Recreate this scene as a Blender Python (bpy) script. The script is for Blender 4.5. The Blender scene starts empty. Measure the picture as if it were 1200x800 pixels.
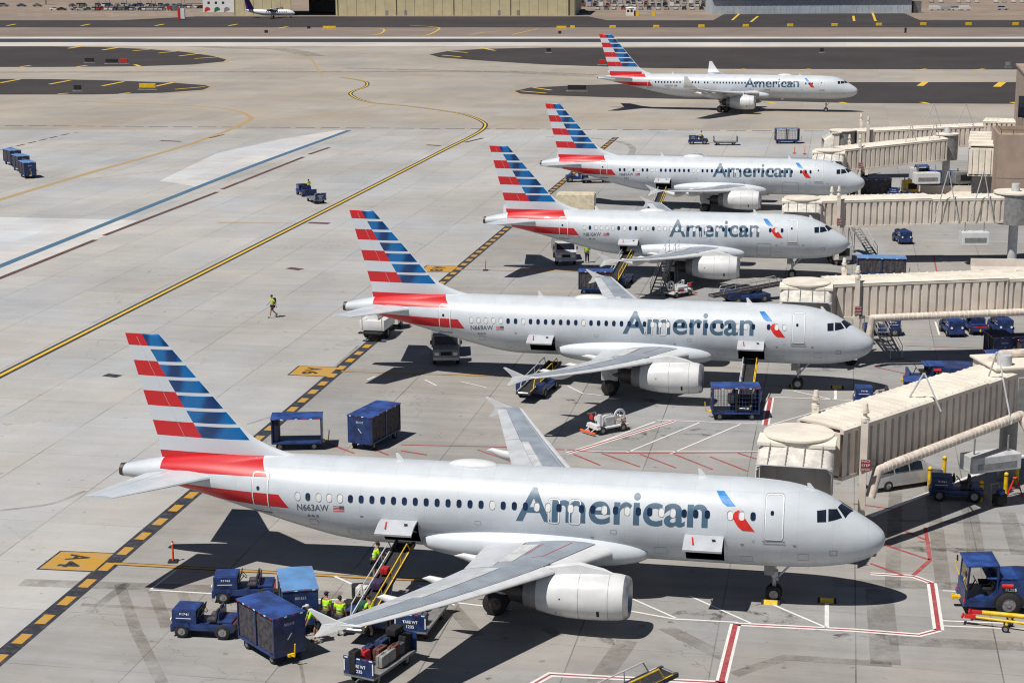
import bpy, bmesh, math, random
import numpy as np
from mathutils import Vector, Matrix, Euler
random.seed(7)
SC = bpy.context.scene
COL = SC.collection
PI = math.pi

# ------------------------------------------------------------------ camera model (fitted to the photograph)
CF, CH, CP, CR = 2092.3, 30.70, 0.22186, -0.00413
_f = Vector((0, math.cos(CP), -math.sin(CP)))
_u0 = Vector((0, math.sin(CP), math.cos(CP)))
_r0 = Vector((1, 0, 0))
_r = _r0*math.cos(CR) + _u0*math.sin(CR)
_u = _u0*math.cos(CR) - _r0*math.sin(CR)

def G(px, py, z=0.0):
    """survey helper: the ground (or height z) point seen at a place of the 1200x800 photograph"""
    d = _f + _r*((px-600)/CF) + _u*((400-py)/CF)
    t = (z-CH)/d.z
    return Vector((d.x*t, d.y*t, z))

def HD(a, b, z=0.0):
    A, B = G(*a, z), G(*b, z)
    return math.atan2(B.y-A.y, B.x-A.x)

# ------------------------------------------------------------------ materials
class X:
    """tiny arithmetic wrapper over math nodes"""
    def __init__(s, nt, sock): s.nt, s.s = nt, sock
    def _m(s, op, *a):
        n = s.nt.nodes.new('ShaderNodeMath'); n.operation = op
        for i, v in enumerate((s,)+a):
            if isinstance(v, X): s.nt.links.new(v.s, n.inputs[i])
            else: n.inputs[i].default_value = v
        return X(s.nt, n.outputs[0])
    def __add__(s, o): return s._m('ADD', o)
    def __sub__(s, o): return s._m('SUBTRACT', o)
    def __mul__(s, o): return s._m('MULTIPLY', o)
    def __truediv__(s, o): return s._m('DIVIDE', o)
    def __neg__(s): return s._m('MULTIPLY', -1.0)
    def gt(s, o): return s._m('GREATER_THAN', o)
    def lt(s, o): return s._m('LESS_THAN', o)
    def floor(s): return s._m('FLOOR')
    def frac(s): return s._m('FRACT')
    def mod(s, o): return s._m('MODULO', o)
    def sin(s): return s._m('SINE')
    def abs(s): return s._m('ABSOLUTE')
    def inv(s): return (-s)+1.0
    def smooth(s, a, b):
        n = s.nt.nodes.new('ShaderNodeMapRange'); n.interpolation_type = 'SMOOTHSTEP'
        s.nt.links.new(s.s, n.inputs[0]); n.inputs[1].default_value = a; n.inputs[2].default_value = b
        return X(s.nt, n.outputs[0])

def mixc(nt, fac, a, b):
    n = nt.nodes.new('ShaderNodeMix'); n.data_type = 'RGBA'
    if isinstance(fac, X): nt.links.new(fac.s, n.inputs[0])
    else: n.inputs[0].default_value = fac
    for i, v in ((6, a), (7, b)):
        if isinstance(v, tuple): n.inputs[i].default_value = (*v[:3], 1)
        else: nt.links.new(v, n.inputs[i])
    return n.outputs[2]

def newmat(name):
    m = bpy.data.materials.new(name); m.use_nodes = True
    nt = m.node_tree; b = nt.nodes['Principled BSDF']
    return m, nt, b

def texco(nt, kind='Object'):
    return nt.nodes.new('ShaderNodeTexCoord').outputs[kind]

def noise(nt, co, scale, detail=3, rough=.55, stretch=None):
    if stretch:
        mp = nt.nodes.new('ShaderNodeMapping'); mp.inputs['Scale'].default_value = stretch[:3]
        if len(stretch) > 3: mp.inputs['Rotation'].default_value = (0, 0, stretch[3])
        nt.links.new(co, mp.inputs[0]); co = mp.outputs[0]
    n = nt.nodes.new('ShaderNodeTexNoise'); n.inputs['Scale'].default_value = scale
    n.inputs['Detail'].default_value = detail; n.inputs['Roughness'].default_value = rough
    nt.links.new(co, n.inputs['Vector'])
    return X(nt, n.outputs[0])

_MC = {}
def mat(name, col, rough=.5, metal=0.0, var=.12, nscale=3.0, coat=0.0, bump=0.0):
    if name in _MC: return _MC[name]
    m, nt, b = newmat(name)
    co = texco(nt)
    n = noise(nt, co, nscale, 4)
    f = n.smooth(.35, .65)
    lo = tuple(c*(1-var) for c in col); hi = tuple(min(1, c*(1+var)) for c in col)
    nt.links.new(mixc(nt, f, lo, hi), b.inputs['Base Color'])
    nt.links.new((n*.25+(rough-.12)).s, b.inputs['Roughness'])
    b.inputs['Metallic'].default_value = metal
    b.inputs['Coat Weight'].default_value = coat
    if bump:
        bp = nt.nodes.new('ShaderNodeBump'); bp.inputs['Strength'].default_value = bump; bp.inputs['Distance'].default_value = .02
        nt.links.new(noise(nt, co, nscale*6, 3).s, bp.inputs['Height']); nt.links.new(bp.outputs[0], b.inputs['Normal'])
    _MC[name] = m
    return m

SILVER = (.535, .575, .615)
RED = (.50, .007, .012)
M = {}
def mats():
    M['paint'] = mat('aircraft_paint', SILVER, .42, 0, .03, .8, .3)
    M['white'] = mat('white_paint', (.64, .65, .66), .4, 0, .05, 1.5, .2)
    M['engine'] = mat('nacelle_paint', (.62, .625, .63), .33, 0, .05, 1.5, .3)
    M['wing_grey'] = mat('wing_grey', (.25, .285, .33), .5, 0, .12, .9)
    M['flapgray'] = mat('flap_gray', (.44, .46, .49), .45, 0, .08, 1.2)
    M['metal'] = mat('polished_metal', (.50, .50, .51), .42, .9, .05, 3)
    M['darkmetal'] = mat('exhaust_metal', (.09, .08, .075), .5, .7, .25, 3)
    M['signred'] = mat('sign_red', (.24, .03, .035), .5)
    M['gray'] = mat('gray_steel', (.25, .25, .25), .5, .3, .15, 3)
    M['lgray'] = mat('pale_gray_paint', (.48, .49, .50), .5, 0, .12, 2)
    M['black'] = mat('black_rubber', (.014, .014, .015), .8, 0, .3, 8)
    M['dark'] = mat('dark_interior', (.012, .012, .014), .8, 0, .3, 3)
    M['glass'] = mat('cockpit_glass', (.012, .018, .028), .12, 0, .2, 2, .5)
    M['wglass'] = mat('window_glass', (.010, .022, .055), .15, 0, .2, 2, .5)
    M['shade'] = mat('window_shade', (.66, .66, .65), .5, 0, .05, 2)
    M['frame'] = mat('window_surround', (.80, .81, .82), .4, 0, .04, 2)
    M['seam'] = mat('panel_seam', (.23, .24, .26), .6, 0, .1, 3)
    M['letters'] = mat('title_blue_gray', (.062, .118, .180), .4, 0, .05, 2)
    M['small_letters'] = mat('registration_gray', (.08, .11, .14), .5, 0, .05, 2)
    M['red'] = mat('signal_red', (.55, .02, .015), .4, 0, .1, 3)
    M['swred'] = mat('emblem_red', (.56, .022, .014), .35, 0, .1, 3)
    M['swblue'] = mat('emblem_blue', (.01, .20, .55), .35, 0, .1, 3)
    M['blue'] = mat('vehicle_blue', (.011, .032, .125), .45, 0, .42, 1.6, .12)
    M['roofblue'] = mat('faded_blue', (.019, .056, .215), .55, 0, .4, 1.2)
    M['lightblue'] = mat('sun_bleached_blue', (.10, .24, .48), .5, 0, .12, 1.2)
    M['navy'] = mat('navy_fabric', (.010, .014, .045), .75, 0, .3, 2, 0, .4)
    M['rust'] = mat('worn_panel', (.055, .05, .06), .8, 0, .4, 4, 0, .3)
    M['tire'] = mat('tyre_rubber', (.018, .018, .018), .85, 0, .25, 9)
    M['hub'] = mat('wheel_hub', (.28, .28, .29), .5, .4, .2, 9)
    M['yellow'] = mat('safety_yellow', (.72, .46, .012), .45, 0, .15, 3)
    M['orange'] = mat('marker_orange', (.78, .10, .02), .5, 0, .1, 3)
    M['cream'] = mat('bridge_cream', (.65, .58, .50), .55, 0, .12, .5)
    M['cream2'] = mat('bridge_roof_cream', (.72, .66, .57), .6, 0, .08, .8)
    M['canvas'] = mat('bellows_canvas', (.60, .57, .52), .9, 0, .15, 2.2, 0, .35)
    M['duct'] = mat('duct_cover', (.60, .52, .45), .7, 0, .15, 2, 0, .5)
    M['tan'] = mat('terminal_tan', (.33, .25, .20), .8, 0, .10, .5, 0, .2)
    M['belt'] = mat('conveyor_belt', (.022, .021, .022), .8, 0, .3, 4)
    M['skin'] = mat('skin', (.36, .19, .12), .6, 0, .08, 8)
    M['hivis'] = mat('hi_vis_yellow', (.50, .92, .02), .7, 0, .1, 6)
    M['khaki'] = mat('dark_shorts', (.03, .032, .045), .8, 0, .2, 6)
    M['hair'] = mat('dark_hair', (.02, .014, .01), .8, 0, .2, 20)
    M['shoe'] = mat('shoe_leather', (.03, .025, .02), .7, 0, .2, 12)
    M['sock'] = mat('white_sock', (.6, .6, .6), .8, 0, .1, 12)
    M['green'] = mat('green_cloth', (.01, .13, .05), .8, 0, .2, 6)

def aircraft_mats(F, off, k, fin):
    """fuselage and fin paint: stripes defined along the body (station s = -x, height z)"""
    m, nt, b = newmat('fuselage_paint'); co = texco(nt)
    sp = nt.nodes.new('ShaderNodeSeparateXYZ'); nt.links.new(co, sp.inputs[0])
    s = (-X(nt, sp.outputs[0])); z = X(nt, sp.outputs[2])
    if k: s = (s-(F.L-47.1))/1.14 + 37.57 - (47.1-F.L); s = ((-X(nt, sp.outputs[0]))-F.L)/1.14+37.57; z = (z-5.0)/1.08+4.42
    else: s = s+off
    up = z.gt(5.09-.0)*(s.lt(35.42))*((s-29.6)-((z-5.21)*.73)).gt(0)
    up = up*((z-5.05)-((s*-1.0+35.4)*.024)).gt(0)
    lo = z.gt(3.76)*z.lt(4.44)*s.lt(35.0)*((s-28.42)-((z-3.77)*.76)).gt(0)
    redf = up+lo
    n = noise(nt, co, .9, 4); g = mixc(nt, n.smooth(.3, .7), tuple(c*.95 for c in SILVER), tuple(c*1.04 for c in SILVER))
    seam = ((s/1.6).frac()-.5).abs().lt(.006)*(.30)
    seam2 = ((z-2.62).abs().lt(.012)+(z-3.42).abs().lt(.010)+(z-5.62).abs().lt(.010))*.22
    st = noise(nt, co, 1.0, 5, .65, (.22, 1.2, 2.2)); drip = noise(nt, co, 1.0, 4, .6, (3.2, .5, .35))
    g = mixc(nt, st.smooth(.42, .72)*.16, g, (.40, .41, .42)); g = mixc(nt, drip.smooth(.5, .75)*z.smooth(3.4, 2.0)*.30, g, (.34, .34, .34))
    g = mixc(nt, seam+seam2, g, (.30, .32, .34))
    nt.links.new(mixc(nt, redf, g, RED), b.inputs['Base Color'])
    nt.links.new((n*.12+.36).s, b.inputs['Roughness']); b.inputs['Coat Weight'].default_value = .3
    pass
    fm, nt, b = newmat('fin_paint'); co = texco(nt)
    sp = nt.nodes.new('ShaderNodeSeparateXYZ'); nt.links.new(co, sp.inputs[0])
    s = -X(nt, sp.outputs[0]); z = X(nt, sp.outputs[2])
    zt, te, tes, le, les, pitch = fin
    d = (z*-1.0)+zt
    TE = (d*-tes)+te; LE = (d*-les)+le
    f = (TE-s)/(TE-LE)
    q = (d+.22*pitch)/pitch; kk = q.floor(); fr = q.frac()
    left = f.lt(.49)
    even = (kk/2.0).frac().lt(.25)
    redm = left*even*kk.lt(7.5)
    low = kk.gt(7.5)*(d*0+s-(fin[3]-4.95*(1.14 if k else 1))).gt(0)*f.gt(-.02)
    redm = redm+low
    blm = left.inv()*fr.gt(.215)*kk.lt(6.5)*f.lt(.985)
    wv = (((f-.49)*11.5)+(fr*2.6)+(kk*1.9)).sin()*.5+.5
    wv = wv.smooth(.25, .95)
    bl = mixc(nt, wv, (.002, .12, .35), (.003, .032, .13))
    c = mixc(nt, redm, SILVER, RED); c = mixc(nt, blm, c, bl)
    nt.links.new(c, b.inputs['Base Color']); b.inputs['Roughness'].default_value = .35; b.inputs['Coat Weight'].default_value = .3
    return m, fm

# ------------------------------------------------------------------ mesh helpers
def link(name, me, mt=None, parent=None):
    o = bpy.data.objects.new(name, me); COL.objects.link(o)
    if mt is not None and me is not None: me.materials.append(mt)
    if parent is not None: o.parent = parent
    return o

def tag(o, label=None, cat=None, group=None, kind=None):
    if label: o['label'] = label
    if cat: o['category'] = cat
    if group: o['group'] = group
    if kind: o['kind'] = kind
    return o

def thing(name, label, cat, loc=(0, 0, 0), rz=0, group=None):
    o = bpy.data.objects.new(name, None); COL.objects.link(o)
    o.empty_display_size = .3
    o.location = loc; o.rotation_euler = (0, 0, rz)
    return tag(o, label, cat, group)

def kids(o): return [c for c in bpy.data.objects if c.parent == o]
_KID = {}
def dup(root, loc, rz, label, group=None, skip=()):
    if root.name not in _KID:
        _KID[root.name] = [(c, kids(c)) for c in kids(root)]
    r = root.copy(); COL.objects.link(r); r.location = loc; r.rotation_euler = (0, 0, rz)
    r['label'] = label
    if group: r['group'] = group
    for c, gs in _KID[root.name]:
        if c.name.split('.')[0] in skip: continue
        d = c.copy(); COL.objects.link(d); d.parent = r
        for g in gs:
            e = g.copy(); COL.objects.link(e); e.parent = d
    return r

class B:
    """collects simple shaped pieces into one mesh"""
    def __init__(s): s.bm = bmesh.new(); s.mi = 0
    def box(s, c, d, rot=None, bev=.0, taper=None):
        m = Matrix.Translation(c)
        if rot is not None: m = m @ Euler(rot).to_matrix().to_4x4()
        n0 = len(s.bm.faces)
        r = bmesh.ops.create_cube(s.bm, size=1.0)
        vs = r['verts']
        for v in vs:
            x, y, z = v.co.x*d[0], v.co.y*d[1], v.co.z*d[2]
            if taper and v.co.z > 0: x *= taper[0]; y *= taper[1]
            v.co = m @ Vector((x, y, z))
        if bev:
            es = list({e for v in vs for e in v.link_edges})
            bmesh.ops.bevel(s.bm, geom=es, offset=bev, segments=2, affect='EDGES', profile=.6)
        s.bm.faces.ensure_lookup_table()
        for f in s.bm.faces[n0:] if not bev else []: f.material_index = s.mi
        if s.mi:
            for f in s.bm.faces:
                if not f.tag: f.material_index = s.mi
        for f in s.bm.faces: f.tag = True
        return s
    def cyl(s, a, b, r, r2=None, n=12, cap=True):
        a, b = Vector(a), Vector(b); ax = b-a; L = ax.length
        if L < 1e-6: return s
        q = Vector((0, 0, 1)).rotation_difference(ax.normalized()).to_matrix().to_4x4()
        m = Matrix.Translation((a+b)/2) @ q
        bmesh.ops.create_cone(s.bm, cap_ends=cap, segments=n, radius1=r, radius2=r if r2 is None else r2, depth=L, matrix=m)
        for f in s.bm.faces:
            if not f.tag: f.material_index = s.mi; f.tag = True
        return s
    def tube(s, pts, r, n=8):
        for a, b in zip(pts[:-1], pts[1:]): s.cyl(a, b, r, n=n)
        for p in pts[1:-1]: s.sph(p, r, 8, 6)
        return s
    def sph(s, c, r, u=12, v=8, sc=(1, 1, 1)):
        m = Matrix.Translation(c) @ Matrix.Diagonal((*sc, 1))
        bmesh.ops.create_uvsphere(s.bm, u_segments=u, v_segments=v, radius=r, matrix=m)
        for f in s.bm.faces:
            if not f.tag: f.material_index = s.mi; f.tag = True
        return s
    def prism(s, pts, y0, y1, axis='y'):
        """closed outline in (x,z) extruded along y (or (x,y) along z, (y,z) along x)"""
        def P(p, t):
            return {'y': (p[0], t, p[1]), 'z': (p[0], p[1], t), 'x': (t, p[0], p[1])}[axis]
        a = [s.bm.verts.new(P(p, y0)) for p in pts]; b = [s.bm.verts.new(P(p, y1)) for p in pts]
        n = len(pts); fs = [s.bm.faces.new(a), s.bm.faces.new(b[::-1])]
        for i in range(n): fs.append(s.bm.faces.new((a[i], b[i], b[(i+1) % n], a[(i+1) % n])))
        for f in fs: f.material_index = s.mi; f.tag = True
        return s
    def loft(s, secs, cap=True, closed=True):
        rows = [[s.bm.verts.new(p) for p in sec] for sec in secs]
        n = len(rows[0])
        for r0, r1 in zip(rows[:-1], rows[1:]):
            for i in range(n if closed else n-1):
                j = (i+1) % n
                f = s.bm.faces.new((r0[i], r0[j], r1[j], r1[i])); f.material_index = s.mi; f.tag = True
        if cap:
            for r in (rows[0][::-1], rows[-1]):
                f = s.bm.faces.new(r); f.material_index = s.mi; f.tag = True
        return s
    def wheel(s, c, r, w, n=24):
        """tyre on an axle along y"""
        prof = [(-w/2, .55*r), (-w/2, .86*r), (-w*.34, r), (w*.34, r), (w/2, .86*r), (w/2, .55*r)]
        rows = [[(c[0]+p[1]*math.cos(2*PI*i/n), c[1]+p[0], c[2]+p[1]*math.sin(2*PI*i/n)) for p in prof] for i in range(n)]
        rows.append(rows[0])
        s.loft(rows, cap=False, closed=False)
        return s
    def hubs(s, c, r, w):
        s.cyl((c[0], c[1]-w*.42, c[2]), (c[0], c[1]+w*.42, c[2]), r*.56, n=18)
        s.cyl((c[0], c[1]-w*.52, c[2]), (c[0], c[1]+w*.52, c[2]), r*.2, n=10)
        return s
    def obj(s, name, mt, parent=None, smooth=None):
        bmesh.ops.recalc_face_normals(s.bm, faces=s.bm.faces)
        me = bpy.data.meshes.new(name); s.bm.to_mesh(me); s.bm.free()
        if isinstance(mt, (list, tuple)):
            for q in mt[:-1]: me.materials.append(q)
            mt = mt[-1]
        o = link(name, me, mt, parent)
        if smooth is not None:
            me.shade_smooth() if hasattr(me, 'shade_smooth') else None
            try: me.set_sharp_from_angle(angle=math.radians(smooth))
            except Exception: pass
        return o

def wheel_part(parent, c, r, w, name='wheel', dark=False):
    o = B().wheel(c, r, w).obj(name, M['tire'], parent, 40)
    B().hubs(c, r, w).obj('hub', M['hub'] if not dark else M['darkmetal'], o, 40)
    return o

FONT_CACHE = {}
def text_bm(txt, size=1.0, thick=0.0, shear=0.0):
    """outline lettering as a flat bmesh in the xy plane, lower-left at the origin; returns bm, width, height"""
    cu = bpy.data.curves.new('t', 'FONT'); cu.body = txt; cu.size = size; cu.offset = thick; cu.fill_mode = 'BOTH'; cu.resolution_u = 6
    o = bpy.data.objects.new('t', cu); COL.objects.link(o)
    dg = bpy.context.evaluated_depsgraph_get()
    me = bpy.data.meshes.new_from_object(o.evaluated_get(dg))
    bm = bmesh.new(); bm.from_mesh(me)
    bpy.data.objects.remove(o); bpy.data.curves.remove(cu); bpy.data.meshes.remove(me)
    x0 = min(v.co.x for v in bm.verts); y0 = min(v.co.y for v in bm.verts)
    for v in bm.verts: v.co.x -= x0; v.co.y -= y0
    return bm, max(v.co.x for v in bm.verts), max(v.co.y for v in bm.verts)

def decal_text(name, txt, w, h, origin, ux, uy, mt, parent, thick=0.0):
    """flat lettering on a flat panel: origin lower-left, ux / uy directions"""
    bm, tw, th = text_bm(txt, 1, thick)
    ux, uy = Vector(ux), Vector(uy); o = Vector(origin)
    for v in bm.verts: v.co = o + ux*(v.co.x*w/tw) + uy*(v.co.y*h/th)
    me = bpy.data.meshes.new(name); bm.to_mesh(me); bm.free()
    return link(name, me, mt, parent)

def slab_cut(bm, axis, step):
    lo = min(v.co[axis] for v in bm.verts); hi = max(v.co[axis] for v in bm.verts)
    t = lo+step
    while t < hi:
        co = [0, 0, 0]; co[axis] = t; no = [0, 0, 0]; no[axis] = 1
        bmesh.ops.bisect_plane(bm, geom=bm.verts[:]+bm.edges[:]+bm.faces[:], plane_co=co, plane_no=no)
        t += step
# ------------------------------------------------------------------ airliner
def pchip(xs, ys):
    xs = list(xs); ys = list(ys); n = len(xs); h = [xs[i+1]-xs[i] for i in range(n-1)]; d = [(ys[i+1]-ys[i])/h[i] for i in range(n-1)]
    m = [0]*n; m[0] = d[0]; m[-1] = d[-1]
    for i in range(1, n-1):
        if d[i-1]*d[i] > 0:
            a = 2*h[i]+h[i-1]; b = h[i]+2*h[i-1]; m[i] = (a+b)/(a/d[i-1]+b/d[i])
    def f(x):
        if x <= xs[0]: return ys[0]
        if x >= xs[-1]: return ys[-1]
        i = max(j for j in range(n-1) if xs[j] <= x); t = (x-xs[i])/h[i]
        return (2*t**3-3*t*t+1)*ys[i]+(t**3-2*t*t+t)*h[i]*m[i]+(-2*t**3+3*t*t)*ys[i+1]+(t**3-t*t)*h[i]*m[i+1]
    return f
T320 = [(0,.03,3.42,3.34),(.08,.30,3.66,3.05),(.25,.53,3.86,2.82),(.6,.82,4.13,2.54),(1.2,1.13,4.48,2.27),(1.75,1.34,4.80,2.11),(2.5,1.55,5.24,1.98),(3.2,1.70,5.52,1.90),(4,1.83,5.74,1.85),(5,1.93,5.88,1.82),(6.5,1.975,5.95,1.81),(24.5,1.975,5.95,1.81),(26,1.965,5.95,1.95),(28,1.88,5.94,2.38),(30,1.70,5.92,2.9),(32,1.42,5.86,3.43),(34,1.06,5.70,3.92),(35.5,.76,5.48,4.20),(36.7,.54,5.25,4.28),(37.3,.42,5.09,4.36),(37.57,.36,5.03,4.39)]
T757 = [(0,.03,3.9,3.8),(.1,.36,4.15,3.45),(.4,.66,4.45,3.1),(1,.98,4.85,2.8),(1.8,1.3,5.3,2.6),(2.6,1.5,5.75,2.47),(3.4,1.65,6.1,2.4),(4.5,1.8,6.35,2.33),(6,1.87,6.45,2.3),(8,1.88,6.5,2.3),(30,1.88,6.5,2.3),(33,1.86,6.5,2.55),(36,1.75,6.48,3.1),(39,1.5,6.42,3.75),(42,1.12,6.3,4.4),(44.5,.72,6.1,4.95),(46.3,.36,5.85,5.3),(47.1,.16,5.7,5.45)]
class Fus:
    def __init__(s, T):
        x = [t[0] for t in T]; s.L = x[-1]; s.w = pchip(x, [t[1] for t in T]); s.t = pchip(x, [t[2] for t in T]); s.b = pchip(x, [t[3] for t in T])
    def zc(s, u):
        t, b = s.t(u), s.b(u); return b+(t-b)*.52
    def hw(s, u, z):
        c = s.zc(u); a = (s.t(u)-c) if z > c else (c-s.b(u)); q = 1-((z-c)/max(a, 1e-4))**2
        return s.w(u)*math.sqrt(max(q, 0))
    def P(s, u, z, off=.01, side=-1):
        """surface point at station u, height z on the starboard (-y) or port (+y) side, lifted by off"""
        h = s.hw(u, z); dz = (s.hw(u, z+.02)-s.hw(u, z-.02))/.04; du = (s.hw(u+.05, z)-s.hw(u-.05, z))/.1
        n = Vector((du, side*1.0, -dz)); n.normalize()
        return Vector((-u, side*h, z)) + n*off
    def Q(s, u, y, off=.01):
        """upper surface point at station u and lateral y"""
        c = s.zc(u); w = s.w(u); q = max(0, 1-(y/w)**2)
        z = c+(s.t(u)-c)*math.sqrt(q)
        e = .03
        def zz(uu, yy):
            cc = s.zc(uu); return cc+(s.t(uu)-cc)*math.sqrt(max(0, 1-(yy/s.w(uu))**2))
        n = Vector((-(zz(u-e, y)-zz(u+e, y))/(2*e), -(zz(u, y+e)-zz(u, y-e))/(2*e), 1)).normalized()
        return Vector((-u, y, z)) + n*off
def stretch(T, c1, c2, a=11, b=20): return [(x if x < a else x-c1 if x < b else x-c1-c2,)+tuple(r) for x, *r in T]
F320 = Fus(T320); F319 = Fus(stretch(T320, 1.6, 2.13)); F757 = Fus(T757)

def patch(F, corners, n=6, off=.012, side=-1, mode='z'):
    """curved four-cornered patch; corners (u, z) or (u, y)"""
    a, b, c, d = [Vector((*q, 0)) for q in corners]
    g = []
    for i in range(n+1):
        row = []
        for j in range(n+1):
            p = a.lerp(b, i/n).lerp(d.lerp(c, i/n), j/n)
            row.append(F.P(p.x, p.y, off, side) if mode == 'z' else F.Q(p.x, p.y*side, off))
        g.append(row)
    return g

def grid_obj(name, g, mt, parent):
    bm = bmesh.new(); v = [[bm.verts.new(p) for p in r] for r in g]
    for i in range(len(v)-1):
        for j in range(len(v[0])-1): bm.faces.new((v[i][j], v[i+1][j], v[i+1][j+1], v[i][j+1]))
    me = bpy.data.meshes.new(name); bm.to_mesh(me); bm.free(); me.shade_smooth()
    return link(name, me, mt, parent)

def outline_rr(w, h, r, n=5):
    pts = []
    for cx, cy, a0 in ((w/2-r, h/2-r, 0), (-w/2+r, h/2-r, 90), (-w/2+r, -h/2+r, 180), (w/2-r, -h/2+r, 270)):
        for i in range(n+1):
            a = math.radians(a0+90*i/n); pts.append((cx+r*math.cos(a), cy+r*math.sin(a)))
    return pts

def decal_poly(F, name, pts, mt, parent, off, side=-1, cut=.3):
    """outline in (u,z) laid on the body surface"""
    bm = bmesh.new(); bm.faces.new([bm.verts.new((p[0], p[1], 0)) for p in pts])
    if max(p[1] for p in pts)-min(p[1] for p in pts) > cut: slab_cut(bm, 1, cut/2)
    for v in bm.verts: v.co = F.P(v.co.x, v.co.y, off, side)
    bmesh.ops.recalc_face_normals(bm, faces=bm.faces)
    me = bpy.data.meshes.new(name); bm.to_mesh(me); bm.free()
    return link(name, me, mt, parent)

def ring_poly(F, name, u, z, w, h, r, t, mt, parent, off, side=-1):
    o = outline_rr(w, h, r, 4); i_ = outline_rr(w-2*t, h-2*t, max(r-t, .02), 4)
    bm = bmesh.new()
    # subdivide straight runs so that the ring follows the curved skin
    def dense(pts):
        out = []
        for a, b in zip(pts, pts[1:]+pts[:1]):
            for q in range(8): out.append((a[0]+(b[0]-a[0])*q/8, a[1]+(b[1]-a[1])*q/8))
        return out
    A = [bm.verts.new(F.P(u+p[0], z+p[1], off, side)) for p in dense(o)]; C = [bm.verts.new(F.P(u+p[0], z+p[1], off, side)) for p in dense(i_)]
    n = len(A)
    for k in range(n): bm.faces.new((A[k], A[(k+1) % n], C[(k+1) % n], C[k]))
    me = bpy.data.meshes.new(name); bm.to_mesh(me); bm.free()
    return link(name, me, mt, parent)

def foil(c0, c1, tk, n=9):
    """closed aerofoil slice between chord fractions: list of (x fraction, z fraction of chord)"""
    def t(x): return tk/.2*(.2969*math.sqrt(x)-.126*x-.3516*x*x+.2843*x**3-.1015*x**4)
    def cam(x): return .018*math.sin(PI*x)
    xs = [c0+(c1-c0)*(.5-.5*math.cos(PI*i/n)) if c0 == 0 else c0+(c1-c0)*i/n for i in range(n+1)]
    up = [(x, cam(x)+t(x)) for x in xs]; lo = [(x, cam(x)-t(x)) for x in xs]
    return up+lo[::-1]

def wing_piece(name, W, side, y0, y1, c0, c1, mt, parent, gap=0.0, tk=.115, n=10, drop=0.0, aft=0.0):
    """part of a wing between span stations y0..y1 and chord fractions c0..c1; W(y) -> (LE s, chord, z)"""
    secs = []
    ys = [y0+(y1-y0)*i/n for i in range(n+1)]
    for y in ys:
        le, ch, z = W(y)
        tt = tk*(1.25-.45*min(1, y/12))
        pr = foil(c0, c1, tt)
        secs.append([(-(le+p[0]*ch+aft), side*y, z+p[1]*ch-drop) for p in pr])
    return B().loft(secs).obj(name, mt, parent, 30)

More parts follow.
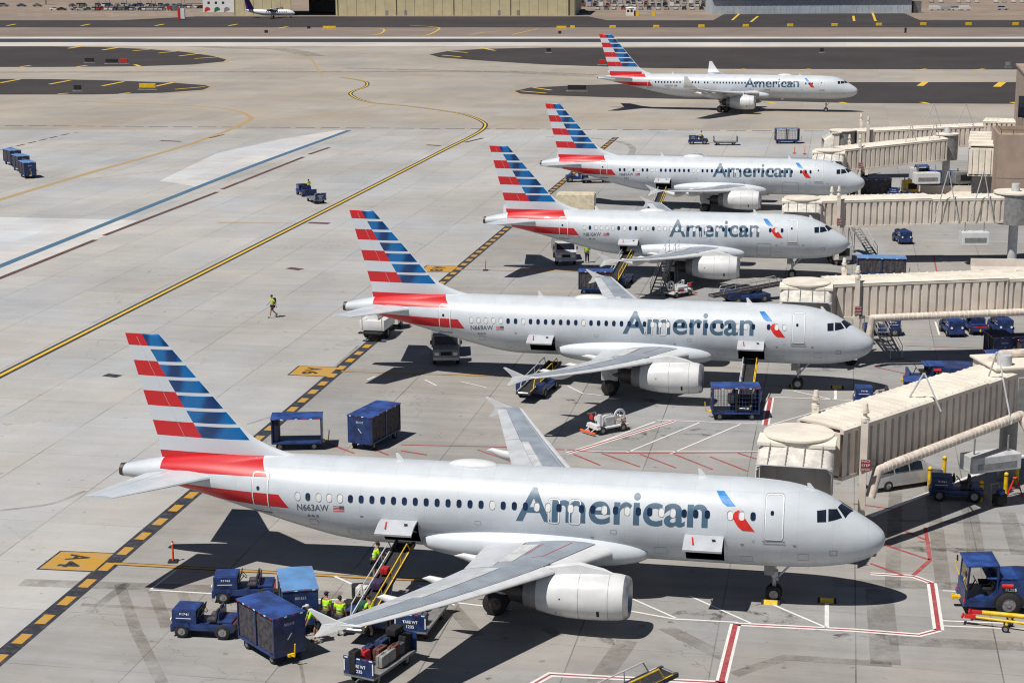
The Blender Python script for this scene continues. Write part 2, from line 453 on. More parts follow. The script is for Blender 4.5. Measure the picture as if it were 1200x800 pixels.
def airliner(name, label, loc, rz, F, typ, reg, small, title, windows, doors, cargo, fr=0, seed=1):
    R = thing(name, label, 'airliner', loc, rz, 'striped-tail jetliners on the apron')
    big = typ == '757'; L = F.L; off = 37.57-L if not big else 0   # aft shift of stations relative to the longer body
    offw = 1.6 if typ == '319' else 0
    fin = (11.76, 37.2-off, .28, 35.4-off, .895, .758) if not big else (13.5, 47.0, .30, 44.6, .86, .86)
    fm, finm = aircraft_mats(F, off, big, fin)
    # fuselage
    st = [0, .03, .08, .15, .25, .4, .6, .9, 1.2, 1.5, 1.75, 2.1, 2.5, 2.9, 3.2, 3.6, 4, 4.5, 5, 5.7, 6.5]
    x = 7.2
    while x < L-14: st.append(x); x += .9
    while x < L-.4: st.append(x); x += .5
    st += [L-.3, L-.15, L]
    N = 56; b = B(); secs = []
    for u in st:
        c = F.zc(u); secs.append([(-u, F.w(u)*math.sin(2*PI*i/N), c+((F.t(u)-c) if math.cos(2*PI*i/N) > 0 else (c-F.b(u)))*math.cos(2*PI*i/N)) for i in range(N)])
    body = b.loft(secs).obj('fuselage', fm, R, 50)
    # cargo openings: a real recess cut into the hull, lined dark, with the door swung up
    for (u0, u1, z0, z1, opened) in cargo:
        if not opened: 
            ring_poly(F, 'cargo_door', (u0+u1)/2, (z0+z1)/2, u1-u0, z1-z0, .12, .03, M['seam'], R, .006); continue
        bm = bmesh.new(); bm.from_mesh(body.data)
        for ax, val in ((0, -u0), (0, -u1), (2, z0), (2, z1)):
            fs = [f for f in bm.faces if f.calc_center_median().y < -.4 and -u1-1.2 < f.calc_center_median().x < -u0+1.2]
            es = list({e for f in fs for e in f.edges}); vv = list({v for f in fs for v in f.verts})
            co = [0, 0, 0]; co[ax] = val; no = [0, 0, 0]; no[ax] = 1
            bmesh.ops.bisect_plane(bm, geom=vv+es+fs, plane_co=co, plane_no=no)
        kill = [f for f in bm.faces if f.calc_center_median().y < -.4 and -u1 < f.calc_center_median().x < -u0 and z0 < f.calc_center_median().z < z1]
        bmesh.ops.delete(bm, geom=kill, context='FACES'); bm.to_mesh(body.data); bm.free()
        bb = bmesh.new(); bmesh.ops.create_cube(bb, size=1)
        fo = [f for f in bb.faces if f.normal.y < -.5]; bmesh.ops.delete(bb, geom=fo, context='FACES')
        for v in bb.verts:
            xx = -(u0+u1)/2+v.co.x*(u1-u0-.04); zz = (z0+z1)/2+v.co.z*(z1-z0-.04)
            yy = -.32 if v.co.y > 0 else -F.hw(-xx, zz)+.03
            v.co = (xx, yy, zz)
        me = bpy.data.meshes.new('cargo_hold'); bb.to_mesh(me); bb.free(); link('cargo_hold', me, M['dark'], R)
        hy = -F.hw((u0+u1)/2, z1)-.02
        d = B(); w = u1-u0
        n = 6; secs2 = []
        for i in range(n+1):
            t = i/n; yy = hy-1.28*t; zz = z1+.05+.10*math.sin(t*PI)-.32*t
            secs2.append([(-(u0), yy, zz), (-(u1), yy, zz), (-(u1), yy+.02, zz-.10), (-(u0), yy+.02, zz-.10)])
        dd = d.loft(secs2).obj('cargo_door', M['flapgray'], R, 40)
        B().box((-u1+.42, hy-.72, z1-.01), (.07, .6, .03), (math.radians(14), 0, math.radians(8))).obj('warning_ribbon', M['red'], dd)
        B().box((-u0-.42, hy-.62, z1+.03), (.16, .16, .03), (math.radians(12), 0, .3)).obj('latch', M['dark'], dd)
        B().cyl((-u0-.1, hy+.1, z1-.55), (-u0-.1, hy-.75, z1-.2), .025).obj('door_strut', M['gray'], dd)
        B().cyl((-u1+.1, hy+.1, z1-.55), (-u1+.1, hy-.75, z1-.2), .025).obj('door_strut', M['gray'], dd)
    # tail cone end
    cz = F.zc(L)
    B().cyl((-L+.02, 0, cz), (-L-.22, 0, cz+.01), F.w(L)*.98, F.w(L)*.86, 20).obj('tail_cone', M['darkmetal'], R, 40)
    # fin
    zt, te, tes, le, les, pt = fin; ztop = zt
    zb = 5.2 if not big else 5.8; zr = F.t(L-6.5)
    zs = [zb, zr-.05, zr+.06, zr+.2, zr+.45, zr+.8, zr+1.3, zr+2.4, zr+3.6, (zt+zr+3.6)/2, zt-.25, zt-.06, zt]
    fil = pchip([zb-1, zr-.05, zr+.06, zr+.2, zr+.45, zr+.8, zr+1.3], [2.0, 2.0, 1.6, 1.15, .62, .22, 0])
    secs = []
    for z in zs:
        d_ = zt-z; LE = le-d_*les-(fil(z) if z < zr+1.3 else 0); TE = te-d_*tes
        if z < zr+.3: TE = te-(zt-zr-.3)*tes
        ch = TE-LE; rnd = {zt: .25, zt-.06: .75}.get(z, 1)
        base = le-d_*les
        pr = foil(0, 1, .10*rnd*(TE-base)/ch, 12)
        cam = lambda x: .018*math.sin(PI*x)
        secs.append([(-(LE+p[0]*ch), (p[1]-cam(p[0]))*ch, z) for p in pr])
    fino = B().loft(secs).obj('tail_fin', finm, R, 35)
    # rudder hinge line
    g = []
    for sgn in (-1, 1):
        b = B()
        z0, z1 = zr+.5, zt-.15
        def hp(z, fr_):
            d_ = zt-z; LE = le-d_*les; TE = te-d_*tes; ch = TE-LE; xf = 1-fr_
            t = .10/.2*(.2969*math.sqrt(xf)-.126*xf-.3516*xf*xf+.2843*xf**3-.1015*xf**4)
            return (-(TE-ch*fr_), sgn*(t*ch+.004), z)
        q0, q1 = hp(z0, .30), hp(z1, .30); b.loft([[q0, (q0[0]+.015, q0[1], q0[2])], [q1, (q1[0]+.015, q1[1], q1[2])]], cap=False, closed=False)
        b.obj('rudder_seam', M['lgray'], fino)
    # tailplane
    hz = F.zc(L-4.5)+.18
    if not big: HW = lambda y: (32.35-off+(y-.9)*.60, 3.75-(y-.9)*.43, hz-.1+(y-.9)*.075)
    else: HW = lambda y: (40.2+(y-.8)*.66, 4.4-(y-.8)*.36, hz+(y-.8)*.11)
    hs = 6.22 if not big else 7.6
    for sd in (-1, 1):
        t = wing_piece('tailplane', HW, sd, .55, hs, 0, .68, M['paint'], R, tk=.09)
        wing_piece('elevator', HW, sd, .95, hs, .69, 1, M['paint'], t, tk=.09)
    # wing
    if not big:
        def W(y):
            le = 12.45-offw+(y-1.98)*.5325 if y > 1.98 else 12.45-offw-(1.98-y)*.5
            te_ = 18.7-offw if y < 6.4 else 18.7-offw+(y-6.4)*(3.25/10.6)
            if y < 6.4: te_ = 18.55-offw+(y/6.4)*.15
            return le, te_-le, 2.55+(y-1.9)*.085+max(0, y-6)*max(0, y-6)*.0032
        span, kink, fy, fz = 17.0, 6.4, 5.75, 1.85
    else:
        def W(y):
            le = 17.3+(y-1.9)*.53
            te_ = 24.8+y*.05 if y < 6.2 else 25.1+(y-6.2)*(3.9/12.8)
            return le, te_-le, 3.3+(y-1.9)*.085+max(0, y-6)**2*.0035
        span, kink, fy, fz = 19.0, 6.2, 6.5, 2.05
    for sd in (-1, 1):
        wg = wing_piece('wing', W, sd, 1.0, span, .145, .66, M['wing_grey'], R, n=16)
        # leading edge: slats
        wing_piece('slat', W, sd, 1.4, fy-.3, 0, .135, M['white'], wg, n=6)
        wing_piece('slat', W, sd, fy+.25, span*.62, 0, .135, M['white'], wg, n=6)
        wing_piece('slat', W, sd, span*.62+.03, span-.05, 0, .135, M['white'], wg, n=6)
        wing_piece('flap', W, sd, 1.4, kink-.05, .67, 1.0, M['flapgray'], wg, n=6)
        wing_piece('flap', W, sd, kink+.05, span*.735, .67, 1.0, M['flapgray'], wg, n=6)
        wing_piece('aileron', W, sd, span*.735+.06, span-.35, .67, 1, M['flapgray'], wg, n=5)
        def tp(y, c, up=.012):
            l_, c_, z_ = W(y); tt = .115*(1.25-.45*min(1, y/12)); t_ = tt/.2*(.2969*math.sqrt(c)-.126*c-.3516*c*c+.2843*c**3-.1015*c**4)
            return (-(l_+c*c_), sd*y, z_+(t_+.018*math.sin(PI*c))*c_+up)
        for nm_, mt_, path in (('walkway_line', M['red'], [(2.3, .30), (4.6, .32), (4.9, .40), (4.6, .50), (2.6, .505)]), ('walkway_line', M['flapgray'], [(6.2, .20), (9, .20), (12, .20), (15.5, .20)]), ('panel_line', M['seam'], [(6.1, .17), (6.1, .60)]), ('panel_line', M['seam'], [(9.6, .17), (9.6, .60)]), ('panel_line', M['seam'], [(12.9, .17), (12.9, .60)])):
            b = B(); rows = []
            for (ya, ca_), (yb, cb_) in zip(path[:-1], path[1:]):
                for q in range(6 if (yb, cb_) != path[-1] else 7): rows.append((ya+(yb-ya)*q/6, ca_+(cb_-ca_)*q/6))
            ww = .03 if 'walk' in nm_ else .018
            b.loft([[tp(y_, c_q), tuple(Vector(tp(y_, c_q))+Vector((ww, sd*ww*.6, 0)))] for y_, c_q in rows], cap=False, closed=False); b.obj(nm_, mt_, wg)
        # spoilers stand a little proud of the skin
        for (ya, yb) in ((2.8, 5.6), (6.7, 8.5), (8.55, 10.3), (10.35, 12.1)):
            def sp(y, c, up):
                l_, c_, z_ = W(y); tt = .115*(1.25-.45*min(1, y/12)); t_ = tt/.2*(.2969*math.sqrt(c)-.126*c-.3516*c*c+.2843*c**3-.1015*c**4)
                return (-(l_+c*c_), sd*y, z_+(t_+.018*math.sin(PI*c))*c_+up)
            b = B(); b.loft([[sp(y, .52, .02), sp(y, .665, .02), sp(y, .665, -.03), sp(y, .52, -.03)] for y in (ya, (ya+yb)/2, yb)]); b.obj('spoiler', M['lgray'], wg)
        for yy in (3.6, 7.8, 11.4) if not big else (4, 8.2, 11.5):
            l_, c_, z_ = W(yy); x0 = l_+c_*.55; x1 = l_+c_+1.15
            secs = []
            for i in range(9):
                t = i/8; r_ = .20*math.sin(PI*min(1, .08+t*.92))**.6+.01
                zz = z_-.12-.28*math.sin(PI*min(1, t*1.1)) if t < .9 else z_-.16
                secs.append([(-(x0+(x1-x0)*t), sd*yy+r_*math.cos(2*PI*k/10), zz+r_*1.3*math.sin(2*PI*k/10)) for k in range(10)])
            B().loft(secs).obj('flap_track_fairing', M['white'], wg, 50)
        le_, c_, z_ = W(span)
        if not big:
            b = B()
            o_ = [(-(le_+.15), z_+.0), (-(le_+.9), z_+.14), (-(le_+2.05), z_+.60), (-(le_+2.17), z_+.58), (-(le_+1.72), z_+.15), (-(le_+1.62), z_+0), (-(le_+1.72), z_-.22), (-(le_+1.95), z_-.52), (-(le_+1.82), z_-.54), (-(le_+.9), z_-.2)]
            n_ = len(o_)
            A_ = [(p[0], sd*(span-.03), p[1]) for p in o_]; C_ = [(p[0], sd*(span+.04+abs(p[1]-z_)*.10), p[1]) for p in o_]
            b.loft([A_, C_]); b.obj('wingtip_fence', M['white'], wg)
            B().loft([[(-(le_+p[0]*c_), sd*(span+q*.06), z_+p[1]*c_*s_) for p in foil(0, 1, .09)] for q, s_ in ((-.5, 1), (0, .8), (1, .25))]).obj('wingtip', M['white'], wg, 40)
        else:
            secs = []
            for t in (0, .15, .3, .5, .75, 1.0):
                a = t**.8; ch = c_*(1-.80*t); yy = span+.75*math.sin(a*PI/2*.9); zz = z_+2.15*(t**1.5)
                secs.append([(-(le_+1.9*t+p[0]*ch), sd*(yy-p[1]*ch*t), zz+p[1]*ch*(1-t)) for p in foil(0, 1, .09)])
            B().loft(secs).obj('winglet', M['white'], wg, 40)
        # engine
        s0, s1 = (11.2-offw, 15.4-offw) if not big else (17.6, 22.1)
        rr = 1.10 if not big else 1.28
        del_ = [(0, .86), (.06, .93), (.2, .99), (.5, 1.045), (1.2, 1.09), (2.0, 1.10), (2.8, 1.07), (3.5, .985), (4.1, .86), (4.25, .82)]
        kx = (s1-s0)/4.25
        def rev(pr, mt, nm, cap=False, par=None, flat=0):
            secs = []
            for u, r in pr: secs.append([(-(s0+u*kx), sd*fy+r*rr/1.1*math.sin(2*PI*i/36), fz+r*rr/1.1*math.cos(2*PI*i/36)) for i in range(36)])
            return B().loft(secs, cap=cap).obj(nm, mt, par or R, 50)
        en = rev([(.24, .995)]+del_[3:]+[(4.15, .76), (3.0, .8)], M['engine'], 'engine')
        rev([(.9, .80), (.3, .80), (.05, .835), (0, .87), (.04, .92), (.12, .965), (.235, .998)], M['metal'], 'intake_lip', par=en)
        rev([(.24, .80), (1.35, .82), (1.36, .2), (1.36, .02)], M['dark'], 'intake_duct', par=en)
        rev([(.85, .01), (1.0, .10), (1.15, .17), (1.34, .24)], M['lgray'], 'fan_spinner', par=en)
        bf = B()
        for k in range(22):
            a = 2*PI*k/22; ca, sa = math.cos(a), math.sin(a); q = rr/1.1
            pts = [(-(s0+1.15*kx), .22, -.02), (-(s0+1.3*kx), .22, .05), (-(s0+1.3*kx), .80, .10), (-(s0+1.1*kx), .80, -.04)]
            bf.loft([[(p[0], sd*fy+(p[1]*ca-p[2]*sa)*q, fz+(p[1]*sa+p[2]*ca)*q) for p in pts], [(p[0]+.015, sd*fy+(p[1]*ca-p[2]*sa)*q, fz+(p[1]*sa+p[2]*ca)*q) for p in pts]])
        bf.obj('fan_blades', M['darkmetal'], en)
        rev([(3.0, .79), (4.15, .76), (4.28, .80), (4.85, .70), (4.86, .60)], M['gray'], 'exhaust_ring', par=en)
        rev([(4.2, .62), (4.9, .58), (5.6, .44), (5.62, .3)], M['darkmetal'], 'exhaust_nozzle', True, en)
        rev([(5.2, .26), (5.7, .2), (6.2, .05)], M['darkmetal'], 'exhaust_plug', True, en)
        bs = B()
        for uu in (2.25, .9):
            rq = np.interp(uu, [p[0] for p in del_], [p[1] for p in del_])*rr/1.1+.004
            row = [(-(s0+uu*kx), sd*fy+rq*math.sin(2*PI*i/36), fz+rq*math.cos(2*PI*i/36)) for i in range(37)]
            bs.loft([[p, (p[0]-.022, p[1], p[2])] for p in row], cap=False, closed=False)
        bs.obj('cowl_seam', M['seam'], en)
        rq = 1.095*rr/1.1
        for (uu, a_, w_, h_) in ((1.35, 118, .12, .34), (3.1, 84, .06, .06), (3.3, 130, .07, .05)):
            a = math.radians(a_ if sd < 0 else 360-a_)
            rq2 = np.interp(uu, [p[0] for p in del_], [p[1] for p in del_])*rr/1.1
            n_ = Vector((0, -math.sin(a), math.cos(a))) if sd < 0 else Vector((0, -math.sin(a), math.cos(a)))
            c0_ = Vector((-(s0+uu*kx), sd*fy, fz))+Vector((0, -math.sin(math.radians(a_))*(1 if sd < 0 else -1), math.cos(math.radians(a_))))*(rq2-.004)
            bq = B(); bq.box(c0_, (w_, .03, h_), (math.radians(90-a_) * (-1 if sd < 0 else 1), 0, 0)); bq.obj('cowl_vent', M['dark'], en)
        # pylon
        le2, c2, z2 = W(fy)
        secs = []
        for (u_, zl, zh, w_) in ((s0+.6, fz+1.0, fz+1.06, .05), (s0+1.2, fz+.9, fz+1.30, .17), (s0+2.3, fz+.8, fz+1.52, .26), (le2-.1, fz+.6, z2+.36, .28), (le2+.5, fz+.6, z2+.22, .25), (le2+1.6, fz+.5, z2+.1, .22), (le2+3.2, z2-.35, z2, .06)):
            secs.append([(-u_, sd*fy-w_, zl), (-u_, sd*fy+w_, zl), (-u_, sd*fy+w_*.8, zh-.04), (-u_, sd*fy, zh), (-u_, sd*fy-w_*.8, zh-.04)])
        B().loft(secs).obj('pylon', M['white'], R, 30)
        # main gear
        gs = 17.71-offw if not big else 23.6; gy = 3.8 if not big else 3.66; wr = .58
        leg = B(); leg.cyl((-gs+.1, sd*gy, 2.6), (-gs, sd*gy, .62), .13).cyl((-gs, sd*gy, 1.5), (-gs, sd*(gy-1.4), 2.3), .07)
        leg.cyl((-gs, sd*(gy-.45), .58), (-gs, sd*(gy+.45), .58), .09).obj('main_gear', M['gray'], R, 40)
        mg = [c for c in COL.objects if c.name.startswith('main_gear')][-1]
        xs = (0,) if not big else (-.6, .6)
        for xx in xs:
            for dy in (-.42, .42): wheel_part(mg, (-gs+xx, sd*(gy+dy), wr), wr, .42, dark=True)
        B().box((-gs, sd*(gy+.42 if False else gy+.62), 1.75), (1.15, .06, 1.35), (sd*-.12, 0, 0), .02).obj('gear_door', M['lgray'], mg)
    # nose gear
    ng = 5.07 if not big else 5.5
    g = B(); g.cyl((-ng, 0, 2.2), (-ng, 0, .42), .09).cyl((-ng, 0, 1.0), (-ng+.9, 0, 2.0), .05).cyl((-ng, -.3, .39), (-ng, .3, .39), .06)
    g.box((-ng+.02, 0, 1.35), (.30, .34, .34), None, .03)
    g.cyl((-ng+.12, -.16, 1.15), (-ng+.2, -.16, 1.15), .09).cyl((-ng+.12, .16, 1.15), (-ng+.2, .16, 1.15), .09)
    ngo = g.obj('nose_gear', M['lgray'], R, 40)
    for dy in (-.25, .25): wheel_part(ngo, (-ng, dy, .39), .39, .22)
    for dy in (-.30, .30): B().box((-ng-.25, dy, F.b(ng)-.22), (.45, .04, .5)).obj('gear_door', M['gray'], ngo)
    # belly fairing
    a0, a1 = (10.9-offw, 21.9-offw) if not big else (15.5, 27.5)
    zb0 = F.b(15); secs = []
    for i in range(25):
        t = i/24; t = .5-.5*math.cos(PI*t); u = a0+(a1-a0)*t; e = (math.sin(PI*t)**.32 if 0 < t < 1 else .0)
        e = max(e, .02)
        ww = F.w(15)*.62+ (.42+F.w(15)*.38)*e; zm = zb0+.62; hh = .15+.88*e
        secs.append([(-u, ww*math.copysign(abs(math.sin(2*PI*k/32))**.8, math.sin(2*PI*k/32)), zm+(hh+.12*e if math.cos(2*PI*k/32) > 0 else hh)*math.copysign(abs(math.cos(2*PI*k/32))**.9, math.cos(2*PI*k/32))) for k in range(32)])
    B().loft(secs).obj('belly_fairing', M['paint'], R, 50)
    # antennas, satellite dome
    for u in ((8.3, 23.0, 3.2) if not big else (10, 33)):
        b = B(); zt_ = F.t(u)
        b.prism([(-u, zt_-.05), (-u-.34, zt_+.36), (-u-.48, zt_+.36), (-u-.42, zt_-.05)], -.02, .02); b.obj('antenna', M['white'], R)
    ud = 19.6-offw*1.0 if not big else 13
    B().sph((-ud, 0, F.t(ud)-.06), 1, 24, 12, (1.25, .5, .30)).obj('satellite_dome', M['white'], R, 80)
    b = B(); b.prism([(-13.2, F.b(13)-.3), (-13.5, F.b(13)-.3), (-13.6, F.b(13)+.05), (-13.0, F.b(13)+.05)], -.02, .02); b.obj('antenna', M['white'], R)
    # cockpit windows on both sides (laid out for the short jets, scaled for the long one)
    ks = 1.0 if not big else 1.12; kz = 0 if not big else .62
    for sd in (-1, 1):
        grid_obj('cockpit_window', patch(F, [(3.17*ks, 4.96+kz), (2.76*ks, 4.97+kz), (2.74*ks, 4.50+kz), (3.14*ks, 4.50+kz)], 6, .014, sd), M['glass'], R)
        grid_obj('cockpit_window', patch(F, [(2.66*ks, 4.98+kz), (2.27*ks, 4.93+kz), (2.02*ks, 4.60+kz), (2.64*ks, 4.51+kz)], 6, .014, sd), M['glass'], R)
        grid_obj('cockpit_window', patch(F, [(2.24*ks, .62), (2.06*ks, .06), (1.52*ks, .06), (1.88*ks, .90)], 8, .016, sd if sd > 0 else -1, 'y'), M['glass'], R)
    # passenger windows, starboard side
    rnd = random.Random(seed); wz0, wz1, wins = windows
    zl = lambda u: wz0+(wz1-wz0)*(u-8)/(28-8)
    proto = {}
    for (ua, ub, p) in wins:
        n = int(round((ub-ua)/p))
        for i in range(n+1):
            u = ua+i*p; z = zl(u)
            opened = rnd.random() < {1: .55, 2: .68, 3: .5, 4: .85, 5: .93}[seed]
            ow, oh = .24, .36
            if opened:
                decal_poly(F, 'passenger_window', [(u+a, z+c) for a, c in outline_rr(ow, oh, .11, 4)], M['wglass'], R, .022)
            else:
                w_ = decal_poly(F, 'passenger_window', [(u+a, z+c) for a, c in outline_rr(ow+.03, oh+.04, .12, 4)], M['seam'], R, .018)
                decal_poly(F, 'window_shade', [(u+a-.022, z-.022+c) for a, c in outline_rr(ow, oh, .11, 4)], M['shade'], w_, .024)
    # doors
    for (u, z, w_, h_, kind) in doors:
        d = ring_poly(F, 'door', u, z, w_, h_, .14, .045, M['frame'], R, .014)
        ring_poly(F, 'door_seam', u, z, w_+.05, h_+.05, .16, .022, M['seam'], d, .008)
        if kind == 'exit':
            pass
        else:
            decal_poly(F, 'door_window', [(u+.1+a, z+.25+c) for a, c in outline_rr(.16, .2, .07, 3)], M['wglass'], d, .012)
            zz = z-h_/2-.05
            grid_obj('door_sill', patch(F, [(u-w_/2-.1, zz), (u+w_/2+.1, zz), (u+w_/2+.1, zz-.07), (u-w_/2-.1, zz-.07)], 3, .03), M['seam'], d)
    # title lettering
    (u0, u1, zb_, zc_, zh_) = title            # aft end, front end, baseline aft / front, cap height
    bm, tw, th = text_bm('American', 1, .016)
    cap = th
    for v in bm.verts:
        t = v.co.x/tw; v.co = Vector((u0+(u1-u0)*t, zb_+(zc_-zb_)*t+v.co.y/cap*zh_, 0))
    slab_cut(bm, 1, .08)
    for v in bm.verts: v.co = F.P(v.co.x, v.co.y, .010)
    me = bpy.data.meshes.new('title'); bm.to_mesh(me); bm.free(); link('title_lettering', me, M['letters'], R)
    ku = 0 if not big else 1.6; kz = 0 if not big else .42; ks = 1 if not big else 1.0
    EM = [[(7.80, 5.61), (7.45, 5.62), (7.15, 5.36), (6.87, 5.08), (7.26, 5.06), (7.5, 5.2)], [(6.72, 4.93), (6.62, 4.86), (6.25, 4.4), (5.95, 4.02), (6.52, 4.04), (6.72, 4.2), (6.97, 4.56), (6.98, 4.72), (6.88, 4.86)]]
    for pts, mt, nm in zip(EM, (M['swblue'], M['swred']), ('emblem', 'emblem')):
        decal_poly(F, nm, [(p[0]+ku, p[1]+kz) for p in pts], mt, R, .010, cut=.2)
    decal_poly(F, 'emblem', [(p[0]+ku, p[1]+kz) for p in [(7.12, 5.02), (6.72, 5.04), (6.45, 4.90), (6.70, 4.94)]], M['lgray'], R, .009, cut=.2)
    for txt, (ra, rb, za, zb2, hh) in zip((reg, small), fr):
        if not txt: continue
        bm, tw, th = text_bm(txt, 1, .012)
        for v in bm.verts:
            t = v.co.x/tw; v.co = Vector((ra+(rb-ra)*t, za+(zb2-za)*t+v.co.y/th*hh, 0))
        for v in bm.verts: v.co = F.P(v.co.x, v.co.y, .010)
        me = bpy.data.meshes.new('registration'); bm.to_mesh(me); bm.free(); link('registration', me, M['small_letters'], R)
    # small flag behind the registration
    ra, rb, za, zb2, hh = fr[0]; fx = rb-.22
    fl = [(fx, zb2), (fx-.55, zb2+.01), (fx-.55, zb2+.31), (fx, zb2+.30)]
    f_ = decal_poly(F, 'flag', fl, M['frame'], R, .009, cut=1)
    for k in range(4): decal_poly(F, 'flag_stripe', [(fx, zb2+.02+k*.075), (fx-.55, zb2+.03+k*.075), (fx-.55, zb2+.07+k*.075), (fx, zb2+.06+k*.075)], M['swred'], f_, .013, cut=1)
    decal_poly(F, 'flag_canton', [(fx-.30, zb2+.15), (fx-.55, zb2+.16), (fx-.55, zb2+.31), (fx-.30, zb2+.305)], M['letters'], f_, .016, cut=1)
    for (u_, z_, w_, h_) in ((3.7, 2.75, .5, .4), (6.3, 2.5, .55, .35), (10.3, 2.7, .6, .4), (20.9, 2.75, .5, .5), (25.2, 2.7, .6, .4), (27.2, 3.1, .45, .35), (6.0, 3.55, .14, .12), (12.5, 3.6, .3, .2), (19.0, 3.65, .3, .2)):
        if u_ < L-6: ring_poly(F, 'access_panel', u_, z_+(0 if not big else .4), w_, h_, .05, .014, M['seam'], R, .006)
    for (u_, z_) in ((4.2, 3.35), (6.6, 3.3), (9.9, 4.0), (24.8, 3.6), (13.6, 3.2)): decal_poly(F, 'placard', [(u_, z_), (u_-.16, z_), (u_-.16, z_+.07), (u_, z_+.07)], M['seam'], R, .009)
    # small placards and probes near the nose
    ring_poly(F, 'static_port', 2.35*ks, 3.0+kz, .34, .30, .02, .03, M['seam'], R, .008)
    return R
# ------------------------------------------------------------------ world, sun, camera
w = bpy.data.worlds.new("World"); SC.world = w; w.use_nodes = True
nt = w.node_tree; bg = nt.nodes['Background']; sky = nt.nodes.new('ShaderNodeTexSky'); sky.sky_type = 'NISHITA'; sky.sun_disc = False
SUN_DIR = Vector((-.42, -.38, 1)).normalized()
sky.sun_elevation = math.asin(SUN_DIR.z); sky.sun_rotation = math.atan2(SUN_DIR.x, SUN_DIR.y)
sky.air_density = .7; sky.dust_density = .2; sky.altitude = 1200
nt.links.new(sky.outputs[0], bg.inputs[0]); bg.inputs[1].default_value = .05
sl = bpy.data.lights.new('sun', 'SUN'); sl.energy = 5.0; sl.angle = math.radians(.55); sl.color = (1, .955, .89)
so = bpy.data.objects.new('sun', sl); COL.objects.link(so); so.rotation_euler = (-SUN_DIR).to_track_quat('-Z', 'Y').to_euler(); so.location = (0, 0, 200)
cd = bpy.data.cameras.new('camera'); cam = bpy.data.objects.new('camera', cd); COL.objects.link(cam)
cd.sensor_width = 36; cd.lens = CF/1200*36; cd.clip_end = 6000; cd.clip_start = 1
mw = Matrix.Identity(4)
for i, c in enumerate((_r, _u, -_f)):
    for j in range(3): mw[j][i] = c[j]
mw[2][3] = CH
cam.matrix_world = mw; SC.camera = cam
vs = SC.view_settings; vs.view_transform = 'Standard'; vs.look = 'None'; vs.gamma = 1; vs.exposure = 0; vs.use_curve_mapping = False
mats()
SC.cycles.filter_width = 1.15
SC.cycles.diffuse_bounces = 3

# ------------------------------------------------------------------ ground
GA = math.radians(-10.5)      # the stand grid runs this way
def gcoords(nt):
    """world position turned onto the slab grid"""
    ge = nt.nodes.new('ShaderNodeNewGeometry'); mp = nt.nodes.new('ShaderNodeMapping'); mp.vector_type = 'TEXTURE'
    mp.inputs['Rotation'].default_value = (0, 0, GA); nt.links.new(ge.outputs['Position'], mp.inputs[0])
    return mp.outputs[0]

